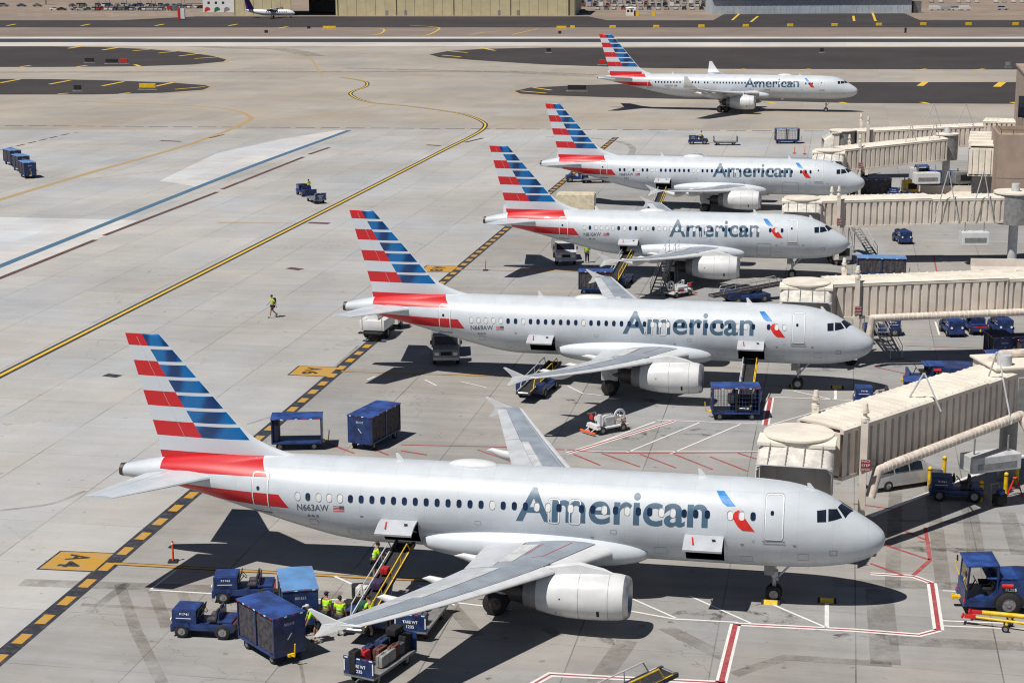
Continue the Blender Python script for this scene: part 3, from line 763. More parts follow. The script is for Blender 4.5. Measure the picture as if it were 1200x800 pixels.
def concrete(name, base, grid=(6.1, 6.1), stain=.5, joint=.045, tint=(1, 1, 1), phase=(0, 0), jd=.45):
    m, nt, b = newmat(name); co = gcoords(nt)
    sp = nt.nodes.new('ShaderNodeSeparateXYZ'); nt.links.new(co, sp.inputs[0]); x = X(nt, sp.outputs[0])+phase[0]; y = X(nt, sp.outputs[1])+phase[1]
    big = noise(nt, co, .035, 4, .55); mid = noise(nt, co, .22, 5, .6, (1, .35, 1)); fine = noise(nt, co, 3.2, 5, .7); streak = noise(nt, co, .5, 5, .65, (.25, 1.6, 1))
    # each slab a slightly different grey
    ix = (x/grid[0]).floor(); iy = (y/grid[1]).floor()
    wn = nt.nodes.new('ShaderNodeTexWhiteNoise'); wn.noise_dimensions = '2D'
    cb = nt.nodes.new('ShaderNodeCombineXYZ'); nt.links.new(ix.s, cb.inputs[0]); nt.links.new(iy.s, cb.inputs[1]); nt.links.new(cb.outputs[0], wn.inputs[0])
    v = X(nt, wn.outputs[0])
    f = (big.smooth(.3, .7)-.5)*.20 + (mid-.5)*.28*stain*1.6 + (streak-.5)*.42*stain + (fine-.5)*.18 + (v-.5)*.09 + v.gt(.94)*-.09 + v.lt(.05)*.08 + 1.0
    # dark blotches of oil and rubber
    bl = noise(nt, co, .33, 6, .7); bl2 = noise(nt, co, 1.7, 6, .75, (.5, 1.5, 1))
    f = f*(bl.smooth(.60, .78)*(-.22*stain)+1.0)*(bl2.smooth(.62, .80)*(-.30*stain)+1.0)
    jx = ((x/grid[0]).frac()-.5).abs(); jy = ((y/grid[1]).frac()-.5).abs()
    jw = noise(nt, co, .15, 2).smooth(.35, .65)
    jl = jx.gt(.5-joint/grid[0]/2.0)*jd + jy.gt(.5-joint*.8/grid[1]/2.0)*(jd*.6)
    f = f*((jl*(jw*.6+.4))*-1.0+1.0)
    if jd > .3:
        vo = nt.nodes.new('ShaderNodeTexVoronoi'); vo.feature = 'DISTANCE_TO_EDGE'; vo.inputs['Scale'].default_value = .11
        wv = nt.nodes.new('ShaderNodeVectorMath'); wv.operation = 'ADD'; nt.links.new(co, wv.inputs[0])
        nn = nt.nodes.new('ShaderNodeTexNoise'); nn.inputs['Scale'].default_value = .9; nn.inputs['Detail'].default_value = 5; nt.links.new(co, nn.inputs['Vector'])
        sc_ = nt.nodes.new('ShaderNodeVectorMath'); sc_.operation = 'SCALE'; sc_.inputs['Scale'].default_value = 2.2; nt.links.new(nn.outputs['Color'], sc_.inputs[0]); nt.links.new(sc_.outputs[0], wv.inputs[1]); nt.links.new(wv.outputs[0], vo.inputs['Vector'])
        crack = X(nt, vo.outputs['Distance']).lt(.0022)*noise(nt, co, .05, 3).smooth(.50, .60)
        f = f*(crack*-.35+1.0)
        spot = noise(nt, co, 1.3, 2, .5).smooth(.70, .74)
        f = f*(spot*(-.30)+1.0)
    hue = noise(nt, co, .06, 4, .6).smooth(.35, .7)
    c = mixc(nt, hue, tuple(a*t for a, t in zip(base, (1.03, .99, .94))), tuple(a*t for a, t in zip(base, (.97, 1.0, 1.05))))
    mu = nt.nodes.new('ShaderNodeVectorMath'); mu.operation = 'SCALE'; nt.links.new(c, mu.inputs[0]); nt.links.new(f.s, mu.inputs['Scale'])
    nt.links.new(mu.outputs[0], b.inputs['Base Color']); nt.links.new((fine*.2+.72).s, b.inputs['Roughness'])
    b.inputs['Specular IOR Level'].default_value = .25
    bp = nt.nodes.new('ShaderNodeBump'); bp.inputs['Strength'].default_value = .15; bp.inputs['Distance'].default_value = .02
    nt.links.new(fine.s, bp.inputs['Height']); nt.links.new(bp.outputs[0], b.inputs['Normal'])
    return m

def sheet(name, pts, z, mt, kind='structure'):
    bm = bmesh.new(); bm.faces.new([bm.verts.new((p[0], p[1], z)) for p in pts])
    bmesh.ops.recalc_face_normals(bm, faces=bm.faces)
    for f in bm.faces:
        if f.normal.z < 0: f.normal_flip()
    me = bpy.data.meshes.new(name); bm.to_mesh(me); bm.free()
    return tag(link(name, me, mt), kind=kind)

MG = concrete('apron_concrete', (.372, .370, .364), (6.15, 6.15), .8, .06, phase=(-1.4, 0), jd=.55)
MST = concrete('stand_concrete', (.292, .286, .276), (6.15, 6.15), 1.35, .06, phase=(-1.4, 0), jd=.6)
MT = concrete('taxiway_concrete', (.335, .305, .268), (7.6, 7.6), .55, jd=.25)
ML = concrete('bright_concrete', (.49, .495, .50), (6.15, 6.15), .9, phase=(-1.4, 0), jd=.25)
MD = concrete('asphalt', (.050, .044, .044), (40, 40), .8, jd=0)
MB = concrete('dirt_strip', (.215, .175, .150), (60, 60), .5, jd=0)
MR = concrete('runway_rubber', (.05, .052, .062), (60, 60), .5, jd=0)
MW = concrete('shoulder_concrete', (.50, .48, .45), (30, 30), .4, jd=.1)
MS = concrete('soil', (.25, .20, .16), (60, 60), .8, jd=0)
S = 3500
g = sheet('ground', [(-S, -60), (S, -60), (S, S*1.2), (-S, S*1.2)], 0, MG)
def band(name, y0, y1, mt, z, x0=-500, x1=1900, bend=0):
    """a strip across the airfield between two photo rows"""
    a = [G(x0, y0), G(600, y0), G(x1, y0)]; b = [G(x1, y1), G(600, y1), G(x0, y1)]
    return sheet(name, [p.xy for p in a+b], z, mt)
band('taxiway', 40, 152, MT, .004)
band('soil', -40, 26, MS, .006, -900, 2300)
band('dirt_strip', 30, 43.5, MB, .012)
band('taxiway', 24, 32.5, MD, .02)
band('runway_shoulder', 43.4, 54.4, MW, .018)
band('runway', 45.6, 49.8, MR, .03)
for nm, pts in (('asphalt_island', [(-300, 54.5), (60, 54.6), (120, 55.5), (170, 57.5), (215, 61), (250, 66), (265, 70), (262, 72.5), (225, 76), (160, 78), (60, 78.8), (-300, 79)]),
                ('asphalt_island', [(-300, 92), (60, 93), (130, 94.5), (200, 97), (240, 100), (246, 102), (238, 105.5), (190, 109), (110, 111), (-300, 111.5)]),
                ('asphalt_island', [(503, 64), (525, 60), (565, 57.5), (640, 56), (1700, 55), (1700, 83), (850, 81), (760, 80), (640, 76), (560, 71), (515, 67.5)]),
                ('asphalt_island', [(603, 107), (620, 103), (680, 100), (760, 98), (1000, 96.5), (1198, 96.5), (1202, 100), (1200, 122), (1000, 121), (860, 117.5), (720, 114.5), (640, 112), (610, 110)])):
    sheet(nm, [G(*p).xy for p in pts], .012, MD)
sheet('apron_patch', [G(*p).xy for p in [(-300, 253), (0, 254.5), (162, 258), (112, 281), (0, 326), (-300, 455)]], .004, ML)
sheet('apron_patch', [G(*p).xy for p in [(187, 212), (253, 180), (330, 163), (398, 152.5), (409, 153), (300, 193), (232, 219)]], .005, ML)
sheet('apron_asphalt', [G(*p).xy for p in [(850, 16), (830, 27), (1085, 27), (1060, 16)]], .014, MD)
sheet('hangar_apron', [G(*p).xy for p in [(140, 24), (230, 19.5), (690, 19.5), (720, 26), (200, 27)]], .014, MD)

_a, _b = G(0, 770), G(722, 161); _d = (G(433, 403)-_a).normalized()
sheet('stand_apron', [(_a-_d*20).xy, G(433, 403).xy, G(597, 265).xy, G(700, 180).xy, (140, G(700, 180).y-25), (140, 40), ((_a-_d*20).x, 40)], .003, MST)
# ------------------------------------------------------------------ painted markings
def paint(name, col, wear=.35):
    m, nt, b = newmat(name); ge = nt.nodes.new('ShaderNodeNewGeometry'); n = noise(nt, ge.outputs['Position'], 2.5, 5, .7); n2 = noise(nt, ge.outputs['Position'], .3, 3)
    f = n.smooth(.45, .75)*wear+n2.smooth(.4, .7)*(wear*.4)
    nt.links.new(mixc(nt, f, col, (.30, .29, .27)), b.inputs['Base Color']); b.inputs['Roughness'].default_value = .7
    return m
PY = paint('yellow_paint', (.47, .25, .022), .5); PY2 = paint('bright_yellow_paint', (.70, .45, .02)); PK = paint('black_paint', (.022, .024, .034), .2); PWH = paint('white_line_paint', (.72, .71, .69), .35)
PR = paint('red_line_paint', (.36, .040, .045), .45); PB = paint('blue_line_paint', (.05, .13, .22), .2); PM = paint('maroon_line_paint', (.085, .035, .03), .25); PF = paint('faded_yellow_paint', (.40, .27, .11), .6)
def poly_strip(bm, P, w, z, dash=None):
    """P world points; ribbon of width w, mitred"""
    P = [Vector(p).xy for p in P]
    if dash:
        on, offl = dash; out = []; acc = 0; L_ = [0]
        for a, b in zip(P[:-1], P[1:]): L_.append(L_[-1]+(b-a).length)
        def at(t):
            for i in range(len(P)-1):
                if t <= L_[i+1] or i == len(P)-2: return P[i].lerp(P[i+1], (t-L_[i])/max(L_[i+1]-L_[i], 1e-6))
        t = 0
        while t < L_[-1]:
            poly_strip(bm, [at(t), at(min(t+on, L_[-1]))], w, z); t += on+offl
        return
    n = len(P); Ls, Rs = [], []
    for i in range(n):
        a = P[max(0, i-1)]; b = P[min(n-1, i+1)]
        d = (b-a).normalized(); nn = Vector((-d.y, d.x)); k = 1
        if 0 < i < n-1:
            d1 = (P[i]-P[i-1]).normalized(); k = 1/max(.35, nn.dot(Vector((-d1.y, d1.x))))
        Ls.append(bm.verts.new((*(P[i]+nn*w/2*k), z))); Rs.append(bm.verts.new((*(P[i]-nn*w/2*k), z)))
    for i in range(n-1): bm.faces.new((Rs[i], Rs[i+1], Ls[i+1], Ls[i]))
def marking(name, lines, mt, z):
    bm = bmesh.new()
    for px, w, *d in lines: poly_strip(bm, [G(*p) for p in px], w, z, d[0] if d else None)
    for f in bm.faces:
        f.normal_update()
        if f.normal.z < 0: f.normal_flip()
    me = bpy.data.meshes.new(name); bm.to_mesh(me); bm.free(); return tag(link(name, me, mt), kind='structure')
def curve(pts, n=8):
    """Catmull-Rom through photo points"""
    P = [Vector(p) for p in pts]; P = [P[0]*2-P[1]]+P+[P[-1]*2-P[-2]]; out = []
    for i in range(1, len(P)-2):
        for k in range(n):
            t = k/n; out.append(tuple(.5*((2*P[i])+(-P[i-1]+P[i+1])*t+(2*P[i-1]-5*P[i]+4*P[i+1]-P[i+2])*t*t+(-P[i-1]+3*P[i]-3*P[i+1]+P[i+2])*t**3)))
    out.append(tuple(P[-2])); return out
# the taxi centreline: black, yellow on top
tx = curve([(-60, 471), (0, 440), (150, 364), (300, 288), (430, 222), (520, 176), (556, 158), (568, 149), (566, 143), (550, 136), (533, 132), (483, 125), (433, 120), (412, 112), (414, 107), (428, 102), (430, 97), (420, 94), (400, 91)], 6)
marking('taxi_line_border', [(tx, .9)], PK, .010); marking('taxi_line', [(tx, .32)], PY2, .016)
t2 = curve([(-60, 252), (0, 234), (100, 204), (200, 176), (262, 155), (288, 143), (294, 138), (280, 131), (250, 126), (180, 122), (90, 119)], 6)
marking('taxi_line', [(t2, .9), (curve([(294, 142), (360, 137), (440, 124)]), .35), (curve([(566, 150), (610, 143), (680, 138), (750, 134)]), .4), (curve([(378, 90), (366, 71), (357, 66), (340, 60)]), .5), ([(255, 261), (380, 262)], .25)], PF, .010)
marking('road_line', [(curve([(-60, 336), (0, 312), (100, 272), (200, 232), (300, 193), (409, 153)]), .95)], PB, .011)
marking('road_line', [([(-60, 348), (0, 326), (112, 281)], .62), ([(122, 276), (255, 225)], .62), ([(260, 222), (356, 184)], .62), ([(362, 181), (386, 173)], .62)], PM, .011)
marking('road_line', [([(-50, 147), (1290, 156)], .5, (3.2, 1.0))], PK, .009)
marking('road_line', [(curve([(-40, 185), (0, 176), (50, 164), (80, 157), (92, 156)]), .5, (2.6, 1.2))], PM, .010)
# the dashed stand-edge bar
bar = [(-70, 829), (0, 770), (217, 590), (327, 497), (433, 403), (520, 330), (597, 265), (645, 222), (672, 202), (722, 161)]
A_, Bp = G(0, 770), G(722, 161)
dirb = (G(433, 403)-G(0, 770)).normalized(); p0 = G(0, 770)-dirb*8; p1 = G(722, 161)
bm = bmesh.new(); poly_strip(bm, [p0, G(433, 403), G(597, 265), p1], .95, .010)
me = bpy.data.meshes.new('stand_bar'); bm.to_mesh(me); bm.free(); tag(link('stand_bar', me, PK), kind='structure')
bm = bmesh.new(); poly_strip(bm, [p0, G(433, 403), G(597, 265), p1], .52, .015, (1.15, 1.25))
me = bpy.data.meshes.new('stand_bar_dashes'); bm.to_mesh(me); bm.free(); tag(link('stand_bar_dashes', me, PY), kind='structure')
# stand number boxes with upside-down numbers, and the lead-in lines
for (c, txt, pts) in (((90, 657), 'A4', [(72, 646), (133, 648.5), (110, 669), (46, 666)]), ((367, 434), 'A6', [(351, 429), (396, 430.5), (384, 441), (339, 439)]), ((516, 315), 'A8', [(501, 311), (537, 312), (528, 319), (492, 318.5)])):
    W_ = [G(*p) for p in pts]; cen = sum(W_, Vector())/4
    sheet('stand_box', [(cen+(p-cen)*1.09).xy for p in W_], .008, PK); sheet('stand_box', [p.xy for p in W_], .013, PY)
    ux = (W_[0]-W_[1]).normalized(); uy = (W_[3]-W_[0]).normalized()
    # the number reads when seen from the far side: its up direction points toward the viewer
    bm, tw, th = text_bm(txt[0]+'\n'+txt[1], 1, .03)
    bm.free()
    for ch, oo in zip(txt, (0, 1)):
        bm, tw, th = text_bm(ch, 1, .03)
        wl = (W_[1]-W_[0]).length; hl = (W_[3]-W_[0]).length
        # letters lie on their side: up points along +x of the box, stacked towards the viewer
        o = W_[0]+(W_[1]-W_[0])*.25+(W_[3]-W_[0])*(.13+.40*oo)
        ax = (W_[3]-W_[0]).normalized(); ay = (W_[1]-W_[0]).normalized()
        for v in bm.verts: v.co = o+ax*(v.co.x/tw*hl*.34)+ay*(v.co.y/th*wl*.42); v.co.z = .019
        for f in bm.faces:
            f.normal_update()
            if f.normal.z < 0: f.normal_flip()
        me = bpy.data.meshes.new('stand_number'); bm.to_mesh(me); bm.free(); tag(link('stand_number', me, PK), kind='structure')
marking('lead_in_border', [([(133, 660), (420, 676), (600, 684)], .42), ([(400, 435), (600, 441)], .40), ([(536, 316), (720, 319)], .35)], PK, .009)
marking('lead_in_line', [([(133, 660), (420, 676), (600, 684)], .24), ([(400, 435), (600, 441)], .26), ([(536, 316), (720, 319)], .28)], PY, .014)
marking('box_line', [([(176, 691), (360, 702), (420, 703)], .14), ([(176, 691), (206, 668)], .12), ([(512, 703), (600, 714)], .13), ([(392, 675), (412, 684)], .15), ([(740, 716), (790, 725), (865, 729)], .14), ([(740, 701), (792, 724)], .12), ([(808, 698), (880, 730)], .12), ([(905, 708), (968, 735)], .14), ([(969, 706), (969, 735)], .20),
    ([(513, 700), (533, 709)], .13), ([(1105, 692), (1128, 693)], .12), ([(1102, 727), (1200, 731)], .13), ([(1102, 733), (1200, 737)], .13),
    ([(660, 527), (705, 529), (905, 529)], .11), ([(735, 530), (820, 495)], .13), ([(785, 532), (868, 497)], .13), ([(770, 492), (905, 497), (1000, 470)], .11), ([(665, 532), (768, 494)], .14), ([(930, 458), (975, 468)], .13), ([(979, 455), (979, 468)], .2), ([(905, 465), (1000, 469)], .12),
    ([(665, 452), (683, 461), (705, 463)], .12), ([(430, 445), (440, 441)], .15), ([(498, 445), (512, 452)], .12), ([(540, 447), (570, 454)], .1),
    ([(1096, 377), (1101, 393)], .14), ([(1127, 385), (1130, 393)], .14), ([(1155, 385), (1158, 393)], .14), ([(1184, 386), (1188, 394)], .14), ([(1082, 392), (1190, 394)], .08),
    ([(1020, 605), (1200, 533)], .3)], PWH, .017)
rd = [([(620, 801), (645, 789), (700, 793), (845, 800)], 0)]
marking('safety_line_white', [([(862, 731), (845, 800), (842, 815)], .5), ([(862, 731), (1000, 738), (1077, 744), (1100, 738)], .42), ([(1100, 738), (1092, 683)], .50), ([(1092, 683), (1070, 675), (1020, 672)], .40), ([(622, 803), (645, 790), (700, 793), (850, 800)], .42), ([(903, 466), (897, 498)], .5), ([(665, 531), (790, 493)], .40)], PWH, .013)
marking('safety_line', [([(862, 731), (845, 800), (842, 815)], .24), ([(862, 731), (1000, 738), (1077, 744), (1100, 738)], .12), ([(1100, 738), (1092, 683)], .2), ([(1092, 683), (1070, 675), (1020, 672)], .12), ([(622, 803), (645, 790), (700, 793), (850, 800)], .12), ([(903, 466), (897, 498)], .26), ([(665, 531), (790, 493)], .15),
    ([(1070, 674), (1090, 656), (1084, 618)], .20), ([(1090, 656), (1030, 636), (1010, 630)], .16), ([(1058, 674), (1020, 660)], .16), ([(1084, 632), (1060, 622)], .16),
    ([(664, 527), (720, 531), (905, 530)], .12), ([(672, 532), (703, 545)], .14), ([(705, 531), (750, 547)], .14), ([(750, 532), (792, 548)], .14), ([(790, 532), (835, 550)], .14), ([(832, 535), (876, 552)], .14), ([(865, 531), (900, 542)], .14),
    ([(470, 521), (600, 524), (662, 527)], .12), ([(470, 528), (500, 533)], .16), ([(440, 527), (455, 533)], .16), ([(383, 519), (415, 531)], .16), ([(560, 527), (600, 541)], .14), ([(620, 528), (650, 541)], .14),
    ([(1025, 430), (1105, 447), (1190, 462)], .14), ([(1000, 590), (1060, 598)], .13), ([(1060, 405), (1190, 410)], .12), ([(1094, 300), (1100, 330)], .14)], PR, .019)
# scuffed bands where old paint was ground off, tug rubber, oil
def scuff(name, col, amt=.6):
    m, nt, b = newmat(name); ge = nt.nodes.new('ShaderNodeNewGeometry'); n = noise(nt, ge.outputs['Position'], .55, 4, .6, (1, 1, 1)); n2 = noise(nt, ge.outputs['Position'], 2.5, 4, .7)
    b.inputs['Base Color'].default_value = (*col, 1); b.inputs['Roughness'].default_value = .85
    nt.links.new(((n*.7+n2*.3).smooth(.30, .68)*amt).s, b.inputs['Alpha']); return m
def scuff2(name, col, amt):
    m, nt, b = newmat(name); ge = nt.nodes.new('ShaderNodeNewGeometry'); n = noise(nt, ge.outputs['Position'], .8, 6, .7); b.inputs['Base Color'].default_value = (*col, 1); b.inputs['Roughness'].default_value = .8
    nt.links.new((n.smooth(.50, .72)*amt).s, b.inputs['Alpha']); return m
SC1 = scuff('ground_off_paint', (.19, .165, .14), .42); SC2 = scuff2('oil_and_rubber', (.07, .06, .05), .75)
marking('removed_marking', [([(25, 682), (140, 686), (260, 690), (400, 697)], 1.0), ([(104, 717), (150, 683)], .5), ([(140, 684), (160, 740), (190, 800)], .55), ([(180, 692), (196, 735)], .6), ([(95, 708), (205, 714), (300, 716)], .35), ([(214, 694), (232, 745)], .5), ([(975, 682), (1180, 688)], 1.1),
    ([(1050, 560), (1046, 690)], .75), ([(1090, 560), (1106, 690)], .75), ([(1135, 590), (1150, 690)], .9), ([(1180, 600), (1195, 650)], .9), ([(1042, 750), (1200, 757)], 1.1), ([(1030, 690), (1038, 778)], 1.3), ([(860, 790), (920, 770), (1045, 778)], .6), ([(1000, 608), (1200, 614)], .4), ([(1000, 640), (1200, 645)], .4),
    ([(735, 750), (700, 800)], 1), ([(780, 735), (850, 770)], .8), ([(640, 735), (655, 745)], .6), ([(520, 700), (560, 745)], .7)], SC1, .006)
bm = bmesh.new()
rnd = random.Random(3)
for cx, cy, sx, sy in ((700, 752, 1.0, .8), (760, 470, 1.0, 1.6), (735, 508, 1.6, 1.6), (800, 508, 2.4, 2.0), (830, 722, 2.4, 1.2), (870, 716, 2.0, 1.0), (930, 724, 2.5, .9), (790, 745, 1.6, .7), (1010, 745, 1.6, .7), (1100, 640, 2.0, 1.2), (660, 470, 1.2, 1.0), (560, 700, 1.2, .6), (960, 430, 2.0, 2.0), (1050, 425, 2.0, 2), (760, 380, 1, 1.4), (1110, 337, 1, 2), (1160, 330, 1, 2), (600, 790, 2, .7), (900, 780, 1.6, .5), (450, 460, 1.2, 1)):
    c = G(cx, cy); k = 18
    vv = [bm.verts.new((c.x+sx*math.cos(2*PI*i/k)*rnd.uniform(.6, 1.15), c.y+sy*math.sin(2*PI*i/k)*rnd.uniform(.6, 1.15), .007)) for i in range(k)]
    bm.faces.new(vv)
me = bpy.data.meshes.new('oil_stain'); bm.to_mesh(me); bm.free(); tag(link('oil_stain', me, SC2), kind='structure')
marking('tyre_mark', [(curve([(100, 210), (200, 200), (300, 193), (420, 185)]), .25), (curve([(690, 215), (740, 180), (720, 165), (640, 160)]), 1.0), (curve([(290, 497), (340, 480), (360, 460), (420, 405)]), .25), (curve([(356, 800), (352, 760), (372, 745)]), .15), (curve([(0, 598), (60, 590), (100, 575)]), .3)], SC1, .0065)
marking('drain_cover', [([(123, 439), (140, 441)], .8), ([(1195, 0), (1195.1, 0)], .1)][:1], PK, .008)
marking('drain_cover', [([(338, 314), (353, 316)], .9), ([(188, 165), (212, 166)], .9), ([(245, 162), (262, 158)], .5), ([(545, 167), (566, 162)], .6), ([(500, 170), (516, 171)], .8), ([(362, 261), (386, 262)], 1.0)], PM, .018)
# far airfield paint
fy = [([(x, 22+8.5), (x+10, 28.6)], 1.1) for x in (8, 95, 182, 268)] + [([(326, 33.5), (337, 31.5)], 1.1)]
fy += [([(x, 83), (x+13, 81)], .9) for x in (860, 936, 1072, 1140)] + [([(1078, 101), (1085, 96)], 1.4), ([(1168, 102), (1175, 96.5)], 1.6)] + [([(x, 120), (x+9, 122)], 1.0) for x in (900, 985, 1080, 1185)]
fy += [([(80, 57), (96, 54.5)], 1.2), ([(120, 59), (142, 55.5)], 1.2), ([(156, 60), (176, 58)], 1), ([(186, 62.5), (210, 60)], 1), ([(210, 66), (242, 62)], 1), ([(228, 69), (258, 67)], 1), ([(24, 78.5), (36, 77)], 1), ([(90, 78.5), (102, 77)], 1), ([(158, 76), (165, 78.5)], 1)]
fy += [([(0, 97.5), (24, 93)], .9), ([(58, 99), (82, 94.5)], .9), ([(120, 101), (145, 96)], .9), ([(182, 101.5), (203, 97)], .9), ([(205, 105), (240, 102)], .7), ([(68, 110.5), (80, 109.5)], .9), ([(140, 110.5), (152, 109)], .9)]
fy += [([(563, 56.3), (580, 59.5)], 1.1), ([(525, 60), (548, 62)], 1), ([(518, 65), (540, 67)], 1), ([(625, 103), (646, 106)], .8), ([(610, 107), (640, 109.5)], .8)]
fy += [([(858, 24), (868, 15)], .9), ([(880, 26), (888, 19.5)], .9), ([(1000, 19), (1001, 25)], .9), ([(1022, 14), (1026, 25)], .9)]
fy += [(curve([(400, 42), (440, 41), (450, 35), (430, 33), (380, 32)]), .6), (curve([(480, 42), (500, 41.5), (515, 34), (505, 31.5), (480, 30)]), .6), (curve([(552, 41), (570, 38), (600, 36), (640, 35)]), .5), ([(600, 41), (630, 34)], .5)]
marking('taxiway_edge_mark', fy, PY2, .034)
marking('island_edge_line', [(curve([(60, 53.9), (120, 54.7), (170, 56.7), (215, 60.2), (250, 65.2), (267, 70), (262, 73.5), (225, 77)]), .45), (curve([(200, 96), (240, 99), (249, 102), (238, 106.5), (190, 110)]), .4), (curve([(560, 72.3), (515, 68.5), (501, 64), (525, 59.2), (565, 56.7)]), .4), (curve([(720, 115.5), (640, 113), (610, 111), (600, 107), (620, 102.2), (680, 99.2)]), .35)], PF, .014)
marking('parking_line', [([(20, y), (150, y+.3)], .8, (3.5, 4.5)) for y in (13, 16, 19)] + [([(130, y), (268, y+.1)], .8, (3.5, 4.5)) for y in (14, 17, 19)], PWH, .022)
marking('rubber_streak', [([(-100, 85), (600, 84), (700, 88)], 4.0), (curve([(160, 49.5), (260, 56), (330, 58), (370, 66)]), 6), (curve([(700, 90), (560, 84), (400, 80)]), 3)], SC1, .0075)
# ------------------------------------------------------------------ the five jets
H_ = [(17.35889,79.07545,-.19473),(24.90187,119.89378,-.19107),(30.8882,161.39191,-.17749),(40.28055,202.43199,-.22456),(62.09348,321.75629,-.21614)]
W320 = (4.68, 4.44, [(6.05, 7.1, .53), (8.15, 27.9, .535)])
W319 = (4.68, 4.50, [(6.05, 7.1, .53), (8.15, 24.2, .535)])
D320 = [(5.08, 4.62, .84, 1.95, 'door'), (29.9, 4.42, .84, 1.95, 'door'), (15.35, 4.42, .55, 1.12, 'exit'), (14.35, 4.43, .55, 1.12, 'exit')]
D319 = [(5.08, 4.62, .84, 1.95, 'door'), (26.17, 4.42, .84, 1.95, 'door'), (13.2, 4.42, .55, 1.12, 'exit')]
T_ = (17.15, 8.12, 3.87, 4.06, 1.50)
FR = lambda o: ((27.98-o, 26.35-o, 3.72, 3.80, .33), (27.5-o, 26.9-o, 3.40, 3.42, .14))
jets = []
jets.append(airliner('jetliner', 'silver jetliner nearest the camera, striped tail, both cargo doors open, belt loader behind its wing', (*H_[0][:2], 0), H_[0][2], F320, '320', 'N663AW', '663', T_, W320, D320, [(7.35, 9.15, 2.25, 3.66, 1), (21.95, 23.75, 2.30, 3.52, 1)], FR(0), 1))
jets.append(airliner('jetliner', 'second silver jetliner from the camera, lettered N669AW, cage cart parked by its engine', (*H_[1][:2], 0), H_[1][2], F320, '320', 'N669AW', '669', T_, W320, D320, [(7.35, 9.15, 2.25, 3.66, 1), (21.95, 23.75, 2.30, 3.52, 1)], FR(0), 2))
T3 = (15.55, 8.0, 3.87, 4.06, 1.50)
jets.append(airliner('jetliner', 'shorter silver jetliner lettered N810AW, third from the camera, airstairs under its wing', (*H_[2][:2], 0), H_[2][2], F319, '319', 'N810AW', '810', (16.3, 8.1, 3.87, 4.06, 1.5), W319, D319, [(7.0, 8.3, 2.25, 3.5, 0), (19.1, 20.9, 2.30, 3.52, 1)], FR(3.73), 3))
jets.append(airliner('jetliner', 'fourth silver jetliner from the camera, rear cargo door open above a belt loader', (*H_[3][:2], 0), H_[3][2], F320, '320', 'N681AW', '681', T_, W320, D320, [(7.35, 9.15, 2.25, 3.5, 0), (21.95, 23.75, 2.30, 3.52, 1)], FR(0), 4))
D757 = [(6.3, 5.05, .84, 1.9, 'door'), (16.0, 5.0, .84, 1.9, 'door'), (37.3, 4.95, .84, 1.9, 'door')]
jets.append(airliner('jetliner', 'long slim silver jetliner with upturned winglets taxiing beyond the stands', (*H_[4][:2], 0), H_[4][2], F757, '757', 'N203UW', '203', (20.0, 10.3, 4.3, 4.45, 1.6), (5.15, 5.1, [(8.0, 9.0, .56), (11, 36.0, .56)]), D757, [], ((34.5, 33.0, 4.3, 4.3, .3), (34.2, 33.6, 4.0, 4.0, .12)), 5))
# ------------------------------------------------------------------ ground vehicles (all face +x, origin on the ground)
def tractor_parts(R, hood=None, txt='F1741'):
    hood = hood or M['blue']
    b = B(); b.box((.05, 0, .52), (2.75, 1.28, .30), None, .05).box((-1.2, 0, .55), (.5, 1.3, .42), None, .04).box((1.42, 0, .42), (.14, 1.2, .34), None, .03); b.obj('chassis', M['blue'], R, 40)
    h = B().box((.82, 0, .98), (1.15, 1.22, .66), None, .05).obj('hood', hood, R, 40)
    B().box((.82, 0, 1.316), (1.0, .95, .012)).obj('hood_panel', M['roofblue'], h)
    for sy in (-1, 1):
        decal_text('fleet_number', txt, .42, .11, (.82-.2*sy*-1 if sy < 0 else .82+.2, sy*.618, 1.08) if False else ((.62, -.618, 1.08) if sy < 0 else (1.02, .618, 1.08)), (1, 0, 0) if sy < 0 else (-1, 0, 0), (0, 0, 1), M['frame'], h, .02)
        B().box((.85, sy*.615, .93), (.7, .01, .03)).obj('stripe', M['frame'], h)
        B().cyl((1.46, sy*.42, .78), (1.50, sy*.42, .78), .09, n=12).obj('headlight', M['frame'], R)
    B().box((.16, 0, 1.18), (.05, 1.15, .34), (0, -.25, 0), .02).obj('dashboard', M['dark'], R)
    sw = B(); sw.cyl((.18, .28, 1.0), (-.05, .28, 1.28), .02)
    n = 14; c = Vector((-.06, .28, 1.3)); ax = Vector((.75, 0, -.66)).normalized(); e1 = Vector((0, 1, 0)); e2 = ax.cross(e1)
    sw.tube([c+(e1*math.cos(2*PI*i/n)+e2*math.sin(2*PI*i/n))*.17 for i in range(n+1)], .017, 6); sw.obj('steering_wheel', M['black'], R)
    for sy in (-.32, .32):
        s_ = B().box((-.42, sy, .86), (.44, .44, .12), None, .04).box((-.66, sy, 1.12), (.10, .44, .46), (0, -.15, 0), .04).obj('seat', M['rust'], R, 40)
    rk = B(); rk.box((-1.05, 0, .82), (.7, 1.2, .1), None, .03); rk.box((-.78, 0, 1.0), (.05, 1.2, .5), None, .02); rk.obj('rear_deck', M['blue'], R)
    B().box((-1.52, 0, .42), (.24, .1, .12), None, .02).cyl((-1.6, 0, .36), (-1.6, 0, .58), .03).obj('tow_hitch', M['yellow'], R)
    for x in (-.95, .95):
        for y in (-.58, .58): wheel_part(R, (x, y, .33 if x > 0 else .36), .33 if x > 0 else .36, .24)
    for sy in (-1, 1): B().prism([(.55, .55), (.62, .72), (1.28, .72), (1.35, .55)], sy*.60, sy*.71).obj('mudguard', M['blue'], R)
    B().box((-1.45, 0, .72), (.02, 1.1, .07)).obj('tail_strip', M['red'], R)

